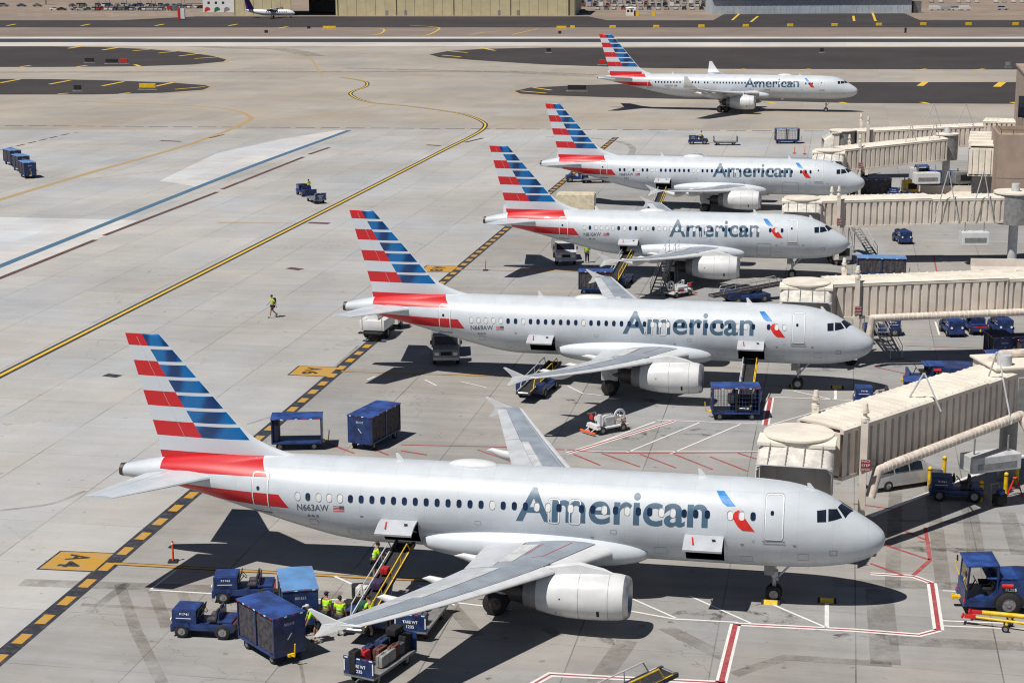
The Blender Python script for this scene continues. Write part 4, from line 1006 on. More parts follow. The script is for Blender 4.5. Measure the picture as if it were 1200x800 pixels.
def make_tractor(label, loc, rz):
    R = thing('baggage_tractor', label, 'tractor', loc, rz, 'blue baggage tractors')
    tractor_parts(R); return R

def cart_parts(R, kind='closed', L=3.0, W=1.55, H=2.25, roof=None):
    zf = .55
    b = B(); b.box((0, 0, zf-.06), (L, W, .12), None, .02).box((0, 0, zf-.2), (L*.9, .14, .16)); b.box((L/2-.5, 0, .33), (.12, W*.8, .1)).box((-L/2+.5, 0, .33), (.12, W*.8, .1)); b.obj('deck', M['blue'], R)
    for sx in (-1, 1):
        for sy in (-1, 1): B().box((sx*(L/2-.04), sy*(W/2-.04), (zf+H)/2), (.08, .08, H-zf)).obj('post', M['blue'], R)
    r = B(); r.loft([[(-L/2-.03, -W/2-.03, H), (-L/2-.03, -W/2-.03, H+.05), (-L/2-.03, 0, H+.08), (-L/2-.03, W/2+.03, H+.05), (-L/2-.03, W/2+.03, H)], [(L/2+.03, -W/2-.03, H), (L/2+.03, -W/2-.03, H+.05), (L/2+.03, 0, H+.08), (L/2+.03, W/2+.03, H+.05), (L/2+.03, W/2+.03, H)]])
    rf = r.obj('roof', roof or M['roofblue'], R)
    for sy in (-1, 1):
        for k in range(7):
            x = -L/2+.2+k*(L-.4)/6
            B().box((x, sy*(W/2+.034), H+.015), (.16, .008, .05)).obj('reflector', M['frame'] if k % 2 else M['red'], rf)
    for sx in (-1, 1):
        for k in range(4): B().box((sx*(L/2+.034), -W/2+.2+k*(W-.4)/3, H+.015), (.008, .14, .05)).obj('reflector', M['frame'] if k % 2 else M['red'], rf)
    # end walls
    for sx in (-1, 1):
        e = B().box((sx*(L/2-.02), 0, (zf+H)/2), (.04, W-.12, H-zf)).obj('end_panel', M['blue'] if kind != 'cage' else M['navy'], R)
        y0 = .22 if sx > 0 else -.22
        decal_text('cart_number', 'B01615', .5, .13, (sx*(L/2+.004), -.25 if sx > 0 else .25, H-.42), (0, sx, 0), (0, 0, 1), M['lgray'], e, .02)
        B().box((sx*(L/2+.006), 0, (zf+H)/2-.1), (.006, .35, .05), (.9, 0, 0)).obj('scuff_mark', M['lgray'], e)
    if kind == 'closed':
        for sy in (-1, 1):
            c = B(); n = 24; rows = []
            for i in range(n+1):
                x = -L/2+.08+(L-.16)*i/n; rows.append([(x, sy*(W/2-.06+.035*math.sin(i*1.9)), zf+.02), (x, sy*(W/2-.05+.02*math.sin(i*2.3)), H)])
            c.loft(rows, cap=False, closed=False); c.obj('curtain', M['navy'] if sy > 0 else M['rust'], R)
            B().box((0, sy*(W/2-.01), (zf+H)/2), (.10, .03, H-zf)).obj('curtain_post', M['blue'], R)
    elif kind == 'cage':
        for sy in (-1, 1):
            g_ = B()
            for k in range(15): g_.box((-L/2+.1+k*(L-.2)/14, sy*(W/2-.04), (zf+H)/2), (.022, .022, H-zf))
            for k in range(6): g_.box((0, sy*(W/2-.04), zf+.15+k*(H-zf-.2)/5), (L-.1, .022, .022))
            g_.obj('mesh_side', M['blue'], R)
            B().box((0, sy*(W/2-.02), (zf+H)/2), (.16, .05, H-zf)).obj('latch_post', M['dark'], R)
    elif kind == 'open':
        B().box((-L/2+.25, .0, (zf+H)/2), (.42, W-.2, H-zf-.1), None, .08).obj('curtain', M['navy'], R, 40)
    for x in (-L/2+.5, L/2-.5):
        for y in (-W/2+.2, W/2-.2): wheel_part(R, (x, y, .24), .24, .16)
    t = B(); t.tube([(L/2, 0, .4), (L/2+.35, 0, .45), (L/2+.42, 0, 1.05)], .035); t.box((L/2+.06, 0, .42), (.14, .3, .14), None, .03); t.obj('tow_bar', M['yellow'], R)

def make_cart(label, loc, rz, kind='closed', roof=None, L=3.0, W=1.55, H=2.25):
    R = thing('baggage_cart', label, 'baggage cart', loc, rz, 'roofed baggage carts')
    cart_parts(R, kind, L, W, H, roof); return R

def make_flat_cart(label, loc, rz, L=3.3, W=1.5):
    R = thing('open_baggage_cart', label, 'baggage cart', loc, rz, 'open flat baggage carts'); z = .55
    B().box((0, 0, z-.06), (L, W, .12), None, .02).box((0, 0, z-.2), (L*.9, .14, .16)).obj('deck', M['gray'], R)
    for sx in (-1, 1):
        e = B().box((sx*(L/2-.03), 0, z+.38), (.07, W, .8), None, .02).obj('end_panel', M['blue'], R)
        for k in range(5): B().box((sx*(L/2+.012), -W/2+.15+k*(W-.3)/4, z+.74), (.012, .16, .05)).obj('reflector', M['frame'] if k % 2 == 0 else M['red'], e)
        for sy in (-1, 1): B().box((sx*(L/2+.012), sy*(W/2-.05), z+.38), (.012, .05, .5)).obj('reflector', M['frame'], e)
        decal_text('stencil', 'TARE WT', .7, .14, (sx*(L/2+.012), -.35*sx, z+.34), (0, sx, 0), (0, 0, 1), M['frame'], e, .02)
        decal_text('stencil', '1235', .36, .14, (sx*(L/2+.012), -.18*sx, z+.12), (0, sx, 0), (0, 0, 1), M['frame'], e, .02)
    for x in (-L/2+.6, L/2-.6):
        for y in (-W/2+.2, W/2-.2): wheel_part(R, (x, y, .24), .24, .16)
    B().tube([(L/2, 0, .38), (L/2+.8, 0, .3)], .035).obj('tow_bar', M['gray'], R)
    return R

def suitcase(label, loc, rz, size, mt, lie=False, kind=0):
    R = thing('suitcase', label, 'suitcase', loc, rz, 'loose bags around the near jet')
    l, w_, h = size
    s = B().box((0, 0, h/2+.02), (l, w_, h), None, min(w_, h, l)*.16).obj('shell', mt, R, 40)
    b = B()
    if h > w_: b.tube([(-.1, 0, h), (-.1, 0, h+.07), (.1, 0, h+.07), (.1, 0, h)], .014, 6)
    else: b.tube([(-.1, -w_/2, h/2), (-.1, -w_/2-.06, h/2), (.1, -w_/2-.06, h/2), (.1, -w_/2, h/2)], .014, 6)
    b.obj('handle', M['black'], R)
    B().box((0, 0, h/2+.02), (l*1.012, w_*.06, h*1.012)).obj('zip', M['black'], s)
    for sx in (-1, 1): B().cyl((sx*l*.38, -w_*.3, .02), (sx*l*.38, w_*.3, .02), .03, n=8).obj('caster', M['black'], R)
    return R

def make_belt_loader(label, loc, rz, tilt=17, L=7.6, rail=None, group='belt loaders at the jets'):
    """boom rises towards +x; origin under the middle of the chassis"""
    R = thing('belt_loader', label, 'belt loader', loc, rz, group); rail = rail or M['yellow']
    b = B(); b.box((-.2, 0, .55), (3.9, 1.9, .34), None, .06).box((-1.75, .72, .85), (.95, .48, .45), None, .05).box((-1.75, -.72, .85), (.95, .48, .45), None, .05).box((1.2, .72, .8), (1.0, .45, .3), None, .05); b.obj('chassis', M['blue'], R, 40)
    a = math.radians(tilt); z0 = .75; x0 = -L*.47
    def P(t, y, dz): return (x0+t*math.cos(a)-dz*math.sin(a), y, z0+t*math.sin(a)+dz*math.cos(a))
    def beam(t0, t1, y0, y1, d0, d1):
        return [[P(t, y0, d0), P(t, y1, d0), P(t, y1, d1), P(t, y0, d1)] for t in (t0, t1)]
    fr_ = B(); fr_.loft(beam(0, L, -.50, -.36, -.10, .10)); fr_.loft(beam(0, L, .36, .50, -.10, .10)); fr_.loft(beam(0, L, -.36, .36, -.09, .02)); bo = fr_.obj('boom', M['rust'], R)
    B().loft(beam(.1, L-.1, -.33, .33, .02, .05)).obj('belt', M['belt'], bo)
    for t in (.08, L-.08): B().cyl(P(t, -.34, 0), P(t, .34, 0), .08, n=12).obj('roller', M['metal'], bo)
    for sy in (-.46, .46):
        h = B(); h.tube([P(L*.12, sy, .08), P(L*.16, sy, .62), P(L*.86, sy, .62), P(L*.90, sy, .08)], .032, 6)
        for t in (.35, .55, .72): h.cyl(P(L*t, sy, .08), P(L*t, sy, .62), .02, n=6)
        h.obj('handrail', rail if sy < 0 else M['lgray'], bo)
        B().loft(beam(.2, L-.3, sy-.012 if sy > 0 else sy-.04, sy+.04 if sy > 0 else sy+.012, .101, .112)).obj('edge_strip', rail if sy < 0 else M['lgray'], bo)
    B().cyl((.4, -.3, .7), P(L*.62, -.3, -.1), .06).obj('lift_ram', M['metal'], R)
    B().cyl((.4, .3, .7), P(L*.62, .3, -.1), .06).obj('lift_ram', M['metal'], R)
    B().box((-.9, .74, .98), (.42, .4, .12), None, .04).box((-1.12, .74, 1.2), (.1, .4, .42), None, .04).obj('seat', M['black'], R, 40)
    sw = B(); sw.cyl((-.35, .74, .7), (-.45, .74, 1.2), .025); n = 12
    sw.tube([Vector((-.46, .74, 1.22))+Vector((.16*math.cos(2*PI*i/n), .16*math.sin(2*PI*i/n), .04*math.cos(2*PI*i/n))) for i in range(n+1)], .016, 6); sw.obj('steering_wheel', M['black'], R)
    for x in (-1.45, 1.15):
        for y in (-.85, .85): wheel_part(R, (x, y, .34), .34, .26)
    for sy in (-1, 1): B().box((-2.12, sy*.62, .66), (.06, .3, .16), None, .02).obj('tail_lamp', M['frame'], R)
    return R

def make_pushback(label, loc, rz):
    """heavy pushback tractor, cab at the front (+x)"""
    R = thing('pushback_tractor', label, 'pushback tractor', loc, rz, 'heavy blue pushback tractors')
    b = B(); b.prism([(-3.1, .45), (-3.1, 1.25), (-2.7, 1.62), (.2, 1.68), (1.3, 1.62), (1.45, 1.15), (1.75, .78), (2.9, .74), (3.0, .42)], -1.12, 1.12)
    b.obj('body', M['blue'], R)
    B().box((2.15, 0, 2.36), (1.5, 1.95, .10), (0, math.radians(3), 0), .04).obj('cab_roof', M['roofblue'], R, 40)
    p = B()
    for x, xx in ((2.75, 2.84), (1.46, 1.44)):
        for sy in (-.92, .92): p.cyl((xx, sy, .76), (x, sy, 2.34), .05, n=8)
    p.obj('cab_frame', M['blue'], R)
    B().box((1.42, 0, 1.75), (.08, 1.84, 1.2)).obj('cab_rear_panel', M['blue'], R)
    B().box((2.78, 0, 1.72), (.03, 1.74, 1.10), (0, math.radians(-4), 0)).obj('windscreen', M['glass'], R)
    B().box((2.84, 0, 1.0), (.16, 1.9, .5), None, .04).obj('front_panel', M['blue'], R)
    for y in (.42, -.42): B().box((1.85, y, 1.12), (.45, .5, .14), None, .05).box((1.62, y, 1.45), (.12, .5, .6), None, .05).obj('seat', M['black'], R, 40)
    sw = B(); sw.cyl((2.6, .42, 1.0), (2.4, .42, 1.5), .03); n = 14
    sw.tube([Vector((2.39, .42, 1.52))+Vector((.1*math.cos(2*PI*i/n), .2*math.sin(2*PI*i/n), .17*math.cos(2*PI*i/n))) for i in range(n+1)], .02, 6); sw.obj('steering_wheel', M['dark'], R)
    B().box((1.2, 0, 1.70), (1.4, 1.6, .08), None, .03).obj('engine_cover', M['roofblue'], R, 40)
    for sy in (-1, 1):
        B().cyl((1.32, sy*1.16, 1.50), (.80, sy*1.16, 1.50), .10, n=14).obj('fire_extinguisher', M['red'], R, 40)
        decal_text('fleet_number', 'FL285', .5, .15, (.62 if sy < 0 else 1.12, sy*1.13, 1.22), (1, 0, 0) if sy < 0 else (-1, 0, 0), (0, 0, 1), M['frame'], R, .02)
        for x in (.95, -1.9):
            B().prism([(x+.74*math.cos(i*PI/10), .50+.68*math.sin(i*PI/10)) for i in range(11)], sy*1.09, sy*1.128).obj('wheel_arch', M['dark'], R)
            wheel_part(R, (x, sy*1.04, .58), .58, .40)
        B().box((-.05, sy*1.122, .95), (.26, .012, .28)).obj('decal_square', M['green'], R)
        B().box((2.9, sy*.86, .62), (.14, .18, .18), None, .02).obj('marker_lamp', M['red'], R)
        tb = B(); tb.tube([(2.85, sy*.95, 1.2), (3.05, sy*1.12, 1.75), (2.95, sy*1.12, 1.95)], .025, 6); tb.obj('mirror_arm', M['yellow'], R)
        B().box((2.96, sy*1.14, 2.02), (.06, .18, .28), None, .02).obj('mirror', M['black'], R)
    B().box((3.15, 0, .5), (.4, .3, .16), None, .03).cyl((3.3, 0, .38), (3.3, 0, .66), .05).obj('tow_hitch', M['yellow'], R)
    return R

# ------------------------------------------------------------------ people
def skinmesh(name, joints, edges, mt, parent, sub=1):
    """one continuous skin grown on a skeleton; joints {key: ((x,y,z), r or (rx,ry))}"""
    keys = list(joints); idx = {k: i for i, k in enumerate(keys)}
    me = bpy.data.meshes.new(name); me.from_pydata([joints[k][0] for k in keys], [(idx[a], idx[b]) for a, b in edges], [])
    o = link(name, me); m1 = o.modifiers.new('skin', 'SKIN'); m1.use_smooth_shade = True
    sv = me.skin_vertices[0].data
    for k in keys:
        r = joints[k][1]; r = (r, r) if not isinstance(r, tuple) else r
        sv[idx[k]].radius = r; sv[idx[k]].use_root = (idx[k] == 0)
    if sub: m2 = o.modifiers.new('sub', 'SUBSURF'); m2.levels = sub; m2.render_levels = sub
    dg = bpy.context.evaluated_depsgraph_get(); me2 = bpy.data.meshes.new_from_object(o.evaluated_get(dg)); me2.name = name
    bpy.data.objects.remove(o); me2.materials.clear(); me2.shade_smooth()
    return link(name, me2, mt, parent)

def person(label, loc, rz, pose='stand', shirt='hivis', pants='shorts', cap=None, pack=False, sc=1.1, loc_name='person'):
    R = thing('person', label, 'person', loc, rz, 'ramp workers'); R.scale = (sc, sc, sc)
    V = Vector
    hip = V((0, 0, .95)); lean = 0
    # each leg: hip offset -> knee -> ankle; each arm: elbow, wrist; (x forward, y left)
    PO = {
        'stand': dict(lean=.03, legs=[((.02, .50), (-.02, .09)), ((.05, .50), (.04, .09))], arms=[((-.02, .24, 1.16), (.12, .24, .93)), ((.0, -.24, 1.16), (.10, -.25, .92))]),
        'walk': dict(lean=.06, legs=[((.18, .53), (.28, .10)), ((-.02, .52), (-.34, .16))], arms=[((-.16, .26, 1.20), (-.20, .27, .95)), ((.12, -.26, 1.20), (.30, -.22, 1.05))]),
        'reach': dict(lean=.16, legs=[((.05, .50), (.0, .09)), ((.14, .50), (.12, .09))], arms=[((.22, .26, 1.20), (.46, .20, 1.15)), ((.22, -.26, 1.18), (.46, -.18, 1.08))]),
        'bend': dict(lean=.42, legs=[((.10, .52), (.02, .09)), ((.20, .52), (.22, .09))], arms=[((.50, .22, .98), (.62, .18, .72)), ((.52, -.22, .96), (.66, -.16, .70))]),
        'sit': dict(lean=-.04, legs=[((.44, .0), (.52, -.42)), ((.44, .0), (.52, -.42))], arms=[((.12, .26, 1.18), (.36, .18, 1.12)), ((.12, -.26, 1.18), (.36, -.18, 1.12))]),
    }[pose]
    ln = PO['lean']
    up = lambda h: V((ln*(h-.95)/.55*.9, 0, .95+(h-.95)*math.cos(ln*1.2)))
    J = {'pelvis': (hip, (.150, .115)), 'waist': (up(1.12), (.140, .105)), 'chest': (up(1.32), (.172, .125)), 'upchest': (up(1.42), (.14, .095)), 'neck': (up(1.51), .056), 'skull': (up(1.60)+V((.015, 0, 0)), (.078, .088)), 'crown': (up(1.70), (.070, .082)), 'nose': (up(1.615)+V((.105, 0, 0)), .016), 'chin': (up(1.555)+V((.06, 0, 0)), .035)}
    E_ = [('pelvis', 'waist'), ('waist', 'chest'), ('chest', 'upchest'), ('upchest', 'neck'), ('neck', 'skull'), ('skull', 'crown'), ('skull', 'nose'), ('skull', 'chin')]
    for s, (sy, lg, ar) in enumerate(((1, PO['legs'][0], PO['arms'][0]), (-1, PO['legs'][1], PO['arms'][1]))):
        k = 'LR'[s]
        kz = .95+lg[0][1] if pose == 'sit' else lg[0][1]; az = .95+lg[1][1] if pose == 'sit' else lg[1][1]
        J['hip'+k] = (V((0, sy*.095, .90)), .100); J['thigh'+k] = (V((lg[0][0]*.5, sy*.10, (.90+kz)/2)), .086); J['knee'+k] = (V((lg[0][0], sy*.105, kz)), .060); J['calf'+k] = (V((lg[0][0]*.6+lg[1][0]*.4-.015, sy*.108, kz*.6+az*.4)), .056)
        J['ankle'+k] = (V((lg[1][0], sy*.11, az)), .040); J['toe'+k] = (V((lg[1][0]+.16, sy*.125, az-.045)), .035)
        E_ += [('pelvis', 'hip'+k), ('hip'+k, 'thigh'+k), ('thigh'+k, 'knee'+k), ('knee'+k, 'calf'+k), ('calf'+k, 'ankle'+k), ('ankle'+k, 'toe'+k)]
        sh = up(1.43)+V((0, sy*.185, 0)); el = V(ar[0]); wr = V(ar[1]); d = (wr-el).normalized(); hd = wr+d*.075
        J['sho'+k] = (sh, .062); J['elb'+k] = (el, .042); J['wri'+k] = (wr, .028); J['palm'+k] = (hd, (.030, .022))
        E_ += [('upchest', 'sho'+k), ('sho'+k, 'elb'+k), ('elb'+k, 'wri'+k), ('wri'+k, 'palm'+k)]
        side = d.cross(V((0, sy, 0))).normalized(); fw = side
        for fi, (o_, fl) in enumerate(((-.030, .055), (-.010, .066), (.010, .062), (.030, .048))):
            a = hd+fw*o_+d*.028; c = a+d*fl*.5; e = c+d*fl*.35+V((0, -sy*.02, 0))
            J['f%d%s' % (fi, k)] = (a, .0095); J['g%d%s' % (fi, k)] = (c, .0085); J['h%d%s' % (fi, k)] = (e, .0075)
            E_ += [('palm'+k, 'f%d%s' % (fi, k)), ('f%d%s' % (fi, k), 'g%d%s' % (fi, k)), ('g%d%s' % (fi, k), 'h%d%s' % (fi, k))]
        a = wr+d*.03+fw*.035; J['t0'+k] = (a, .011); J['t1'+k] = (a+d*.035+fw*.018, .0095); E_ += [('wri'+k, 't0'+k), ('t0'+k, 't1'+k)]
    skinmesh('body', J, E_, M['skin'], R)
    def sub(keys, es, gr, nm, mt, extra=None):
        j = {}
        for q in keys:
            p, r = J[q]; r = (r, r) if not isinstance(r, tuple) else r; j[q] = (p, (r[0]+gr, r[1]+gr))
        if extra: j.update(extra)
        return skinmesh(nm, j, es, mt, R)
    ex = {}; es = [('pelvis', 'waist'), ('waist', 'chest'), ('chest', 'upchest'), ('upchest', 'shoL'), ('upchest', 'shoR')]
    for k in 'LR':
        a, b2 = J['sho'+k][0], J['elb'+k][0]; ex['slv'+k] = (a.lerp(b2, .75), .060); es.append(('sho'+k, 'slv'+k))
    sh_ = sub(['pelvis', 'waist', 'chest', 'upchest', 'shoL', 'shoR'], es, .016, 'shirt', M[shirt], ex)
    if shirt == 'hivis':
        c_ = up(1.2); B().cyl(up(1.17), up(1.20), .150, n=16).obj('reflective_band', M['lgray'], sh_)
    es = []; keys = ['pelvis']
    ex = {}
    for k in 'LR':
        keys += ['hip'+k, 'thigh'+k]; es += [('pelvis', 'hip'+k), ('hip'+k, 'thigh'+k)]
        if pants == 'shorts': ex['hem'+k] = (J['thigh'+k][0].lerp(J['knee'+k][0], .75), .085); es.append(('thigh'+k, 'hem'+k))
        else: keys += ['knee'+k, 'calf'+k, 'ankle'+k]; es += [('thigh'+k, 'knee'+k), ('knee'+k, 'calf'+k), ('calf'+k, 'ankle'+k)]
    sub(keys, es, .018, 'shorts' if pants == 'shorts' else 'trousers', M['khaki'], ex)
    for k in 'LR':
        a, t = J['ankle'+k][0], J['toe'+k][0]
        skinmesh('shoe', {'a': (a+V((-.02, 0, -.015)), .052), 'b': (t, .046)}, [('a', 'b')], M['shoe'], R)
        if pants == 'shorts': B().cyl(a+V((0, 0, .02)), a+V((0, 0, .13)), .05, .056, 12).obj('sock', M['sock'], R, 60)
    hc = up(1.665)
    if cap: 
        B().sph(hc+V((-.008, 0, .025)), .098, 14, 10, (1.08, .95, .85)).obj('cap', cap, R, 80)
        B().box(hc+V((.12, 0, .02)), (.10, .13, .015), (0, .15, 0), .004).obj('cap_brim', cap, R)
    else: B().sph(hc+V((-.015, 0, .022)), .095, 14, 10, (1.02, .95, .92)).obj('hair', M['hair'], R, 80)
    for sy in (-1, 1): B().sph(up(1.625)+V((.085, sy*.032, 0)), .012, 8, 6).obj('eye', M['dark'], R); B().sph(up(1.61)+V((0, sy*.088, 0)), .026, 8, 6, (.7, .4, 1.2)).obj('ear', M['skin'], R)
    if pack: B().box(up(1.28)+V((-.20, 0, 0)), (.20, .32, .46), None, .07).obj('backpack', M['black'], R, 50)
    return R

# ------------------------------------------------------------------ jet bridges
def seg(b, A, Bp, W, z0a, z0b, z1a, z1b, rib=None, ribw=.30, ribd=.10, e=.0, roofover=.12, mroof=None):
    pass

def tunnel(name, parent, A, D, W, fa, fb, H, mt, ribs=True, roofmt=None):
    """box tunnel from A to D (xy, bridge-local), floor heights fa, fb; corrugated side walls"""
    A, D = Vector(A), Vector(D); ax = (D-A); L = ax.length; ax.normalize(); nv = Vector((-ax.y, ax.x))
    def P(t, y, h): 
        q = A+ax*t+nv*y; return (q.x, q.y, fa+(fb-fa)*t/L+h)
    b = B()
    # walls with real ribs: profile along the length alternates in and out
    for sy in (-1, 1):
        t = 0; prof = []
        pitch = .62
        while t < L-.01:
            if ribs: prof += [(t, 0), (min(t+.40, L), 0), (min(t+.43, L), .17), (min(t+pitch-.03, L), .17)]
            else: prof += [(t, 0), (min(t+pitch, L), 0)]
            t += pitch
        rows = []
        last = -1
        for t, dd in prof:
            if t <= last+1e-4: continue
            last = t; yy = sy*(W/2-dd); rows.append([P(t, yy, .18), P(t, yy, H-.22)])
        b.loft(rows, cap=False, closed=False)
    b.loft([[P(t, -W/2+.19, .19), P(t, W/2-.19, .19), P(t, W/2-.19, H-.21), P(t, -W/2+.19, H-.21)] for t in (0.02, L-.02)])
    o = b.obj(name, mt, parent)
    for sy in (-1, 1):
        for h0, h1 in ((0, .19), (H-.23, H-.02)):
            B().loft([[P(t, sy*(W/2+.03), h0), P(t, sy*(W/2-.20), h0), P(t, sy*(W/2-.20), h1), P(t, sy*(W/2+.03), h1)] for t in (0, L)]).obj('edge_beam', mt, o)
    e = B(); e.loft([[P(t, -W/2+.20, 0), P(t, W/2-.20, 0), P(t, W/2-.20, .10), P(t, -W/2+.20, .10)] for t in (0, L)])
    e.obj('floor_slab', mt, o)
    r = B()
    r.loft([[P(t, -W/2-.05, H-.02), P(t, W/2+.05, H-.02), P(t, W/2-.1, H+.07), P(t, 0, H+.13), P(t, -W/2+.1, H+.07)] for t in (0, L)])
    t = .4
    while t < L:
        r.loft([[P(tt, -W/2+.06, H+.06), P(tt, -W/2+.12, H+.11), P(tt, 0, H+.17), P(tt, W/2-.12, H+.11), P(tt, W/2-.06, H+.06)] for tt in (t, t+.12)]); t += .62
    r.obj('roof', roofmt or M['cream2'], o)
    return o, P, L

def jet_bridge(label, base, cab, heading_far, W, pts, H=2.75, ext=None, post=None, canopy_ang=None, pipe=True, arches=(), mt=None, sign=True, cabR=1.75, gear=None, mt_side=None):
    """base: root location; pts: [(xy, floor z), ...] outer run from cab end to terminal end; cab: xy of cab pivot"""
    R = thing('jet_bridge', label, 'jet bridge', (base[0], base[1], 0), 0, 'cream boarding bridges'); o2 = Vector(base[:2]); mt = mt or M['cream']
    lc = lambda p: Vector(p[:2])-o2
    P_ = []
    for i in range(len(pts)-1):
        (a, fa), (b2, fb) = pts[i], pts[i+1]
        w_ = W-.26*i; hh = H-.2*i
        t, P, L = tunnel('tunnel', R, lc(a), lc(b2), w_, fa+.08*i, fb+.08*i, hh, mt)
        P_.append((P, L, w_, hh))
    c = lc(cab); fa = pts[0][1]; z0, z1 = fa+.02, fa+H+.02
    cb = B(); n = 32
    cb.cyl((c.x, c.y, fa-.1), (c.x, c.y, z1), cabR*.93, n=n).obj('cab', mt_side or mt, R, 40)
    cb = B(); cb.cyl((c.x, c.y, z1), (c.x, c.y, z1+.10), cabR, n=40).cyl((c.x, c.y, z1+.10), (c.x, c.y, z1+.17), cabR*.96, cabR*.3, n=40).obj('cab_roof', M['cream2'], R, 30)
    # head with folding canopy, facing direction canopy_ang
    ca = canopy_ang; fx = Vector((math.cos(ca), math.sin(ca))); sx = Vector((-fx.y, fx.x)); hw = 1.85
    def Q(f, s, z): q = c+fx*f+sx*s; return (q.x, q.y, z)
    h = B(); h.loft([[Q(f, -hw+.1, fa-.05), Q(f, hw-.1, fa-.05), Q(f, hw-.1, z1-.12), Q(f, -hw+.1, z1-.12)] for f in (.6, 1.3)]); h.obj('cab_head', mt, R)
    h = B(); h.loft([[Q(f, -hw-.05, z1-.12-.15*k), Q(f, hw+.05, z1-.12-.15*k), Q(f, hw+.05, z1+.04-.15*k), Q(f, -hw-.05, z1+.04-.15*k)] for k, f in enumerate((.3, 1.55))]); h.obj('visor', M['cream2'], R)
    cv = B(); rows = []
    nn = 13
    for i in range(nn):
        t = i/(nn-1); f = 1.3+1.25*t; bul = .09*(i % 2)
        zt = z1-.22-.75*t+bul; zb = fa+.1+.1*t; hw2 = hw-.05+bul*.6
        rows.append([Q(f, -hw2, zb), Q(f, -hw2, zt-.3), Q(f, -hw2+.3, zt), Q(f, 0, zt+.03), Q(f, hw2-.3, zt), Q(f, hw2, zt-.3), Q(f, hw2, zb)])
    cv.loft(rows, cap=False, closed=False); co_ = cv.obj('canopy', M['canvas'], R, 60)
    for s in (-1.25, -.4, .45, 1.3): B().cyl(Q(1.45, s, z1-.10), Q(2.6, s*1.02, z1-.90), .03, n=6).obj('canopy_bow', M['gray'], co_)
    B().cyl(Q(2.6, -hw, z1-.95), Q(2.6, hw, z1-.95), .04, n=6).obj('canopy_bar', M['lgray'], co_)
    # lift columns beside the tunnel
    for k, (px_, zt) in enumerate(post or ()):
        q = lc(px_)
        b = B(); b.box((q.x, q.y, (zt-.9)/2+.35), (.36, .36, zt-1.5), (0, 0, ca)); b.obj('lift_column', M['cream'], R)
        b = B(); b.cyl((q.x, q.y, zt-.95), (q.x, q.y, zt-.75), .22, n=14).cyl((q.x, q.y, zt-.75), (q.x, q.y, zt-.35), .11, n=12).cyl((q.x, q.y, zt-.5), (q.x, q.y, zt-.4), .2, n=14).cyl((q.x, q.y, zt-.35), (q.x, q.y, zt-.02), .15, .12, n=12); b.obj('column_motor', M['cream2'], R, 40)
    if post:
        q0 = lc(post[0][0]); q1 = lc(post[-1][0]); mid = (q0+q1)/2
        b = B(); b.cyl((q0.x, q0.y, .95), (q1.x, q1.y, .95), .16); b.box((mid.x, mid.y, .8), (1.2, .5, .4), (0, 0, ca), .05); b.obj('drive_bogie', M['gray'], R)
        for q in (q0.lerp(q1, .3), q0.lerp(q1, .7)): 
            w_ = B().wheel((0, 0, 0), .5, .35).obj('bogie_wheel', M['tire'], R, 40); w_.location = (q.x, q.y, .5); w_.rotation_euler = (0, 0, math.atan2((q1-q0).y, (q1-q0).x)-PI/2)
    if sign and post:
        q = lc(post[0][0]); s_ = B().box((q.x+.08, q.y-.22, fa+.75), (.5, .04, .6)).obj('warning_sign', M['signred'], R)
        for k in range(3): decal_text('sign_text', ('NO', 'STEP', 'KEEP CLEAR')[k], .42, .12, (q.x-.13, q.y-.245, fa+.92-.22*k), (1, 0, 0), (0, 0, 1), M['frame'], s_)
    if pipe:
        pp = [Vector((*(lc(p[0])), p[1])) for p in pipe]
        b = B(); b.tube(pp, .26, 14); pi = b.obj('air_duct', M['duct'], R, 50)
        for a, b2 in zip(pp[:-1], pp[1:]):
            L = (b2-a).length; k = int(L/.34)
            if L > 2:
                bb = B()
                for i in range(k): q = a.lerp(b2, (i+.5)/k); q2 = a.lerp(b2, (i+.5)/k+.03/L*2); bb.cyl(q, q2, .275, n=14)
                bb.obj('duct_hoops', M['cream2'], pi)
    for (xy0, xy1, zt, zb) in arches:
        a, b2 = lc(xy0), lc(xy1); m_ = (a+b2)/2
        B().tube([(a.x, a.y, zb), (m_.x-.04, m_.y, zt), (m_.x+.04, m_.y, zt), (b2.x, b2.y, zb)], .05, 6).obj('cable_arch', M['lgray'], R)
    return R, P_
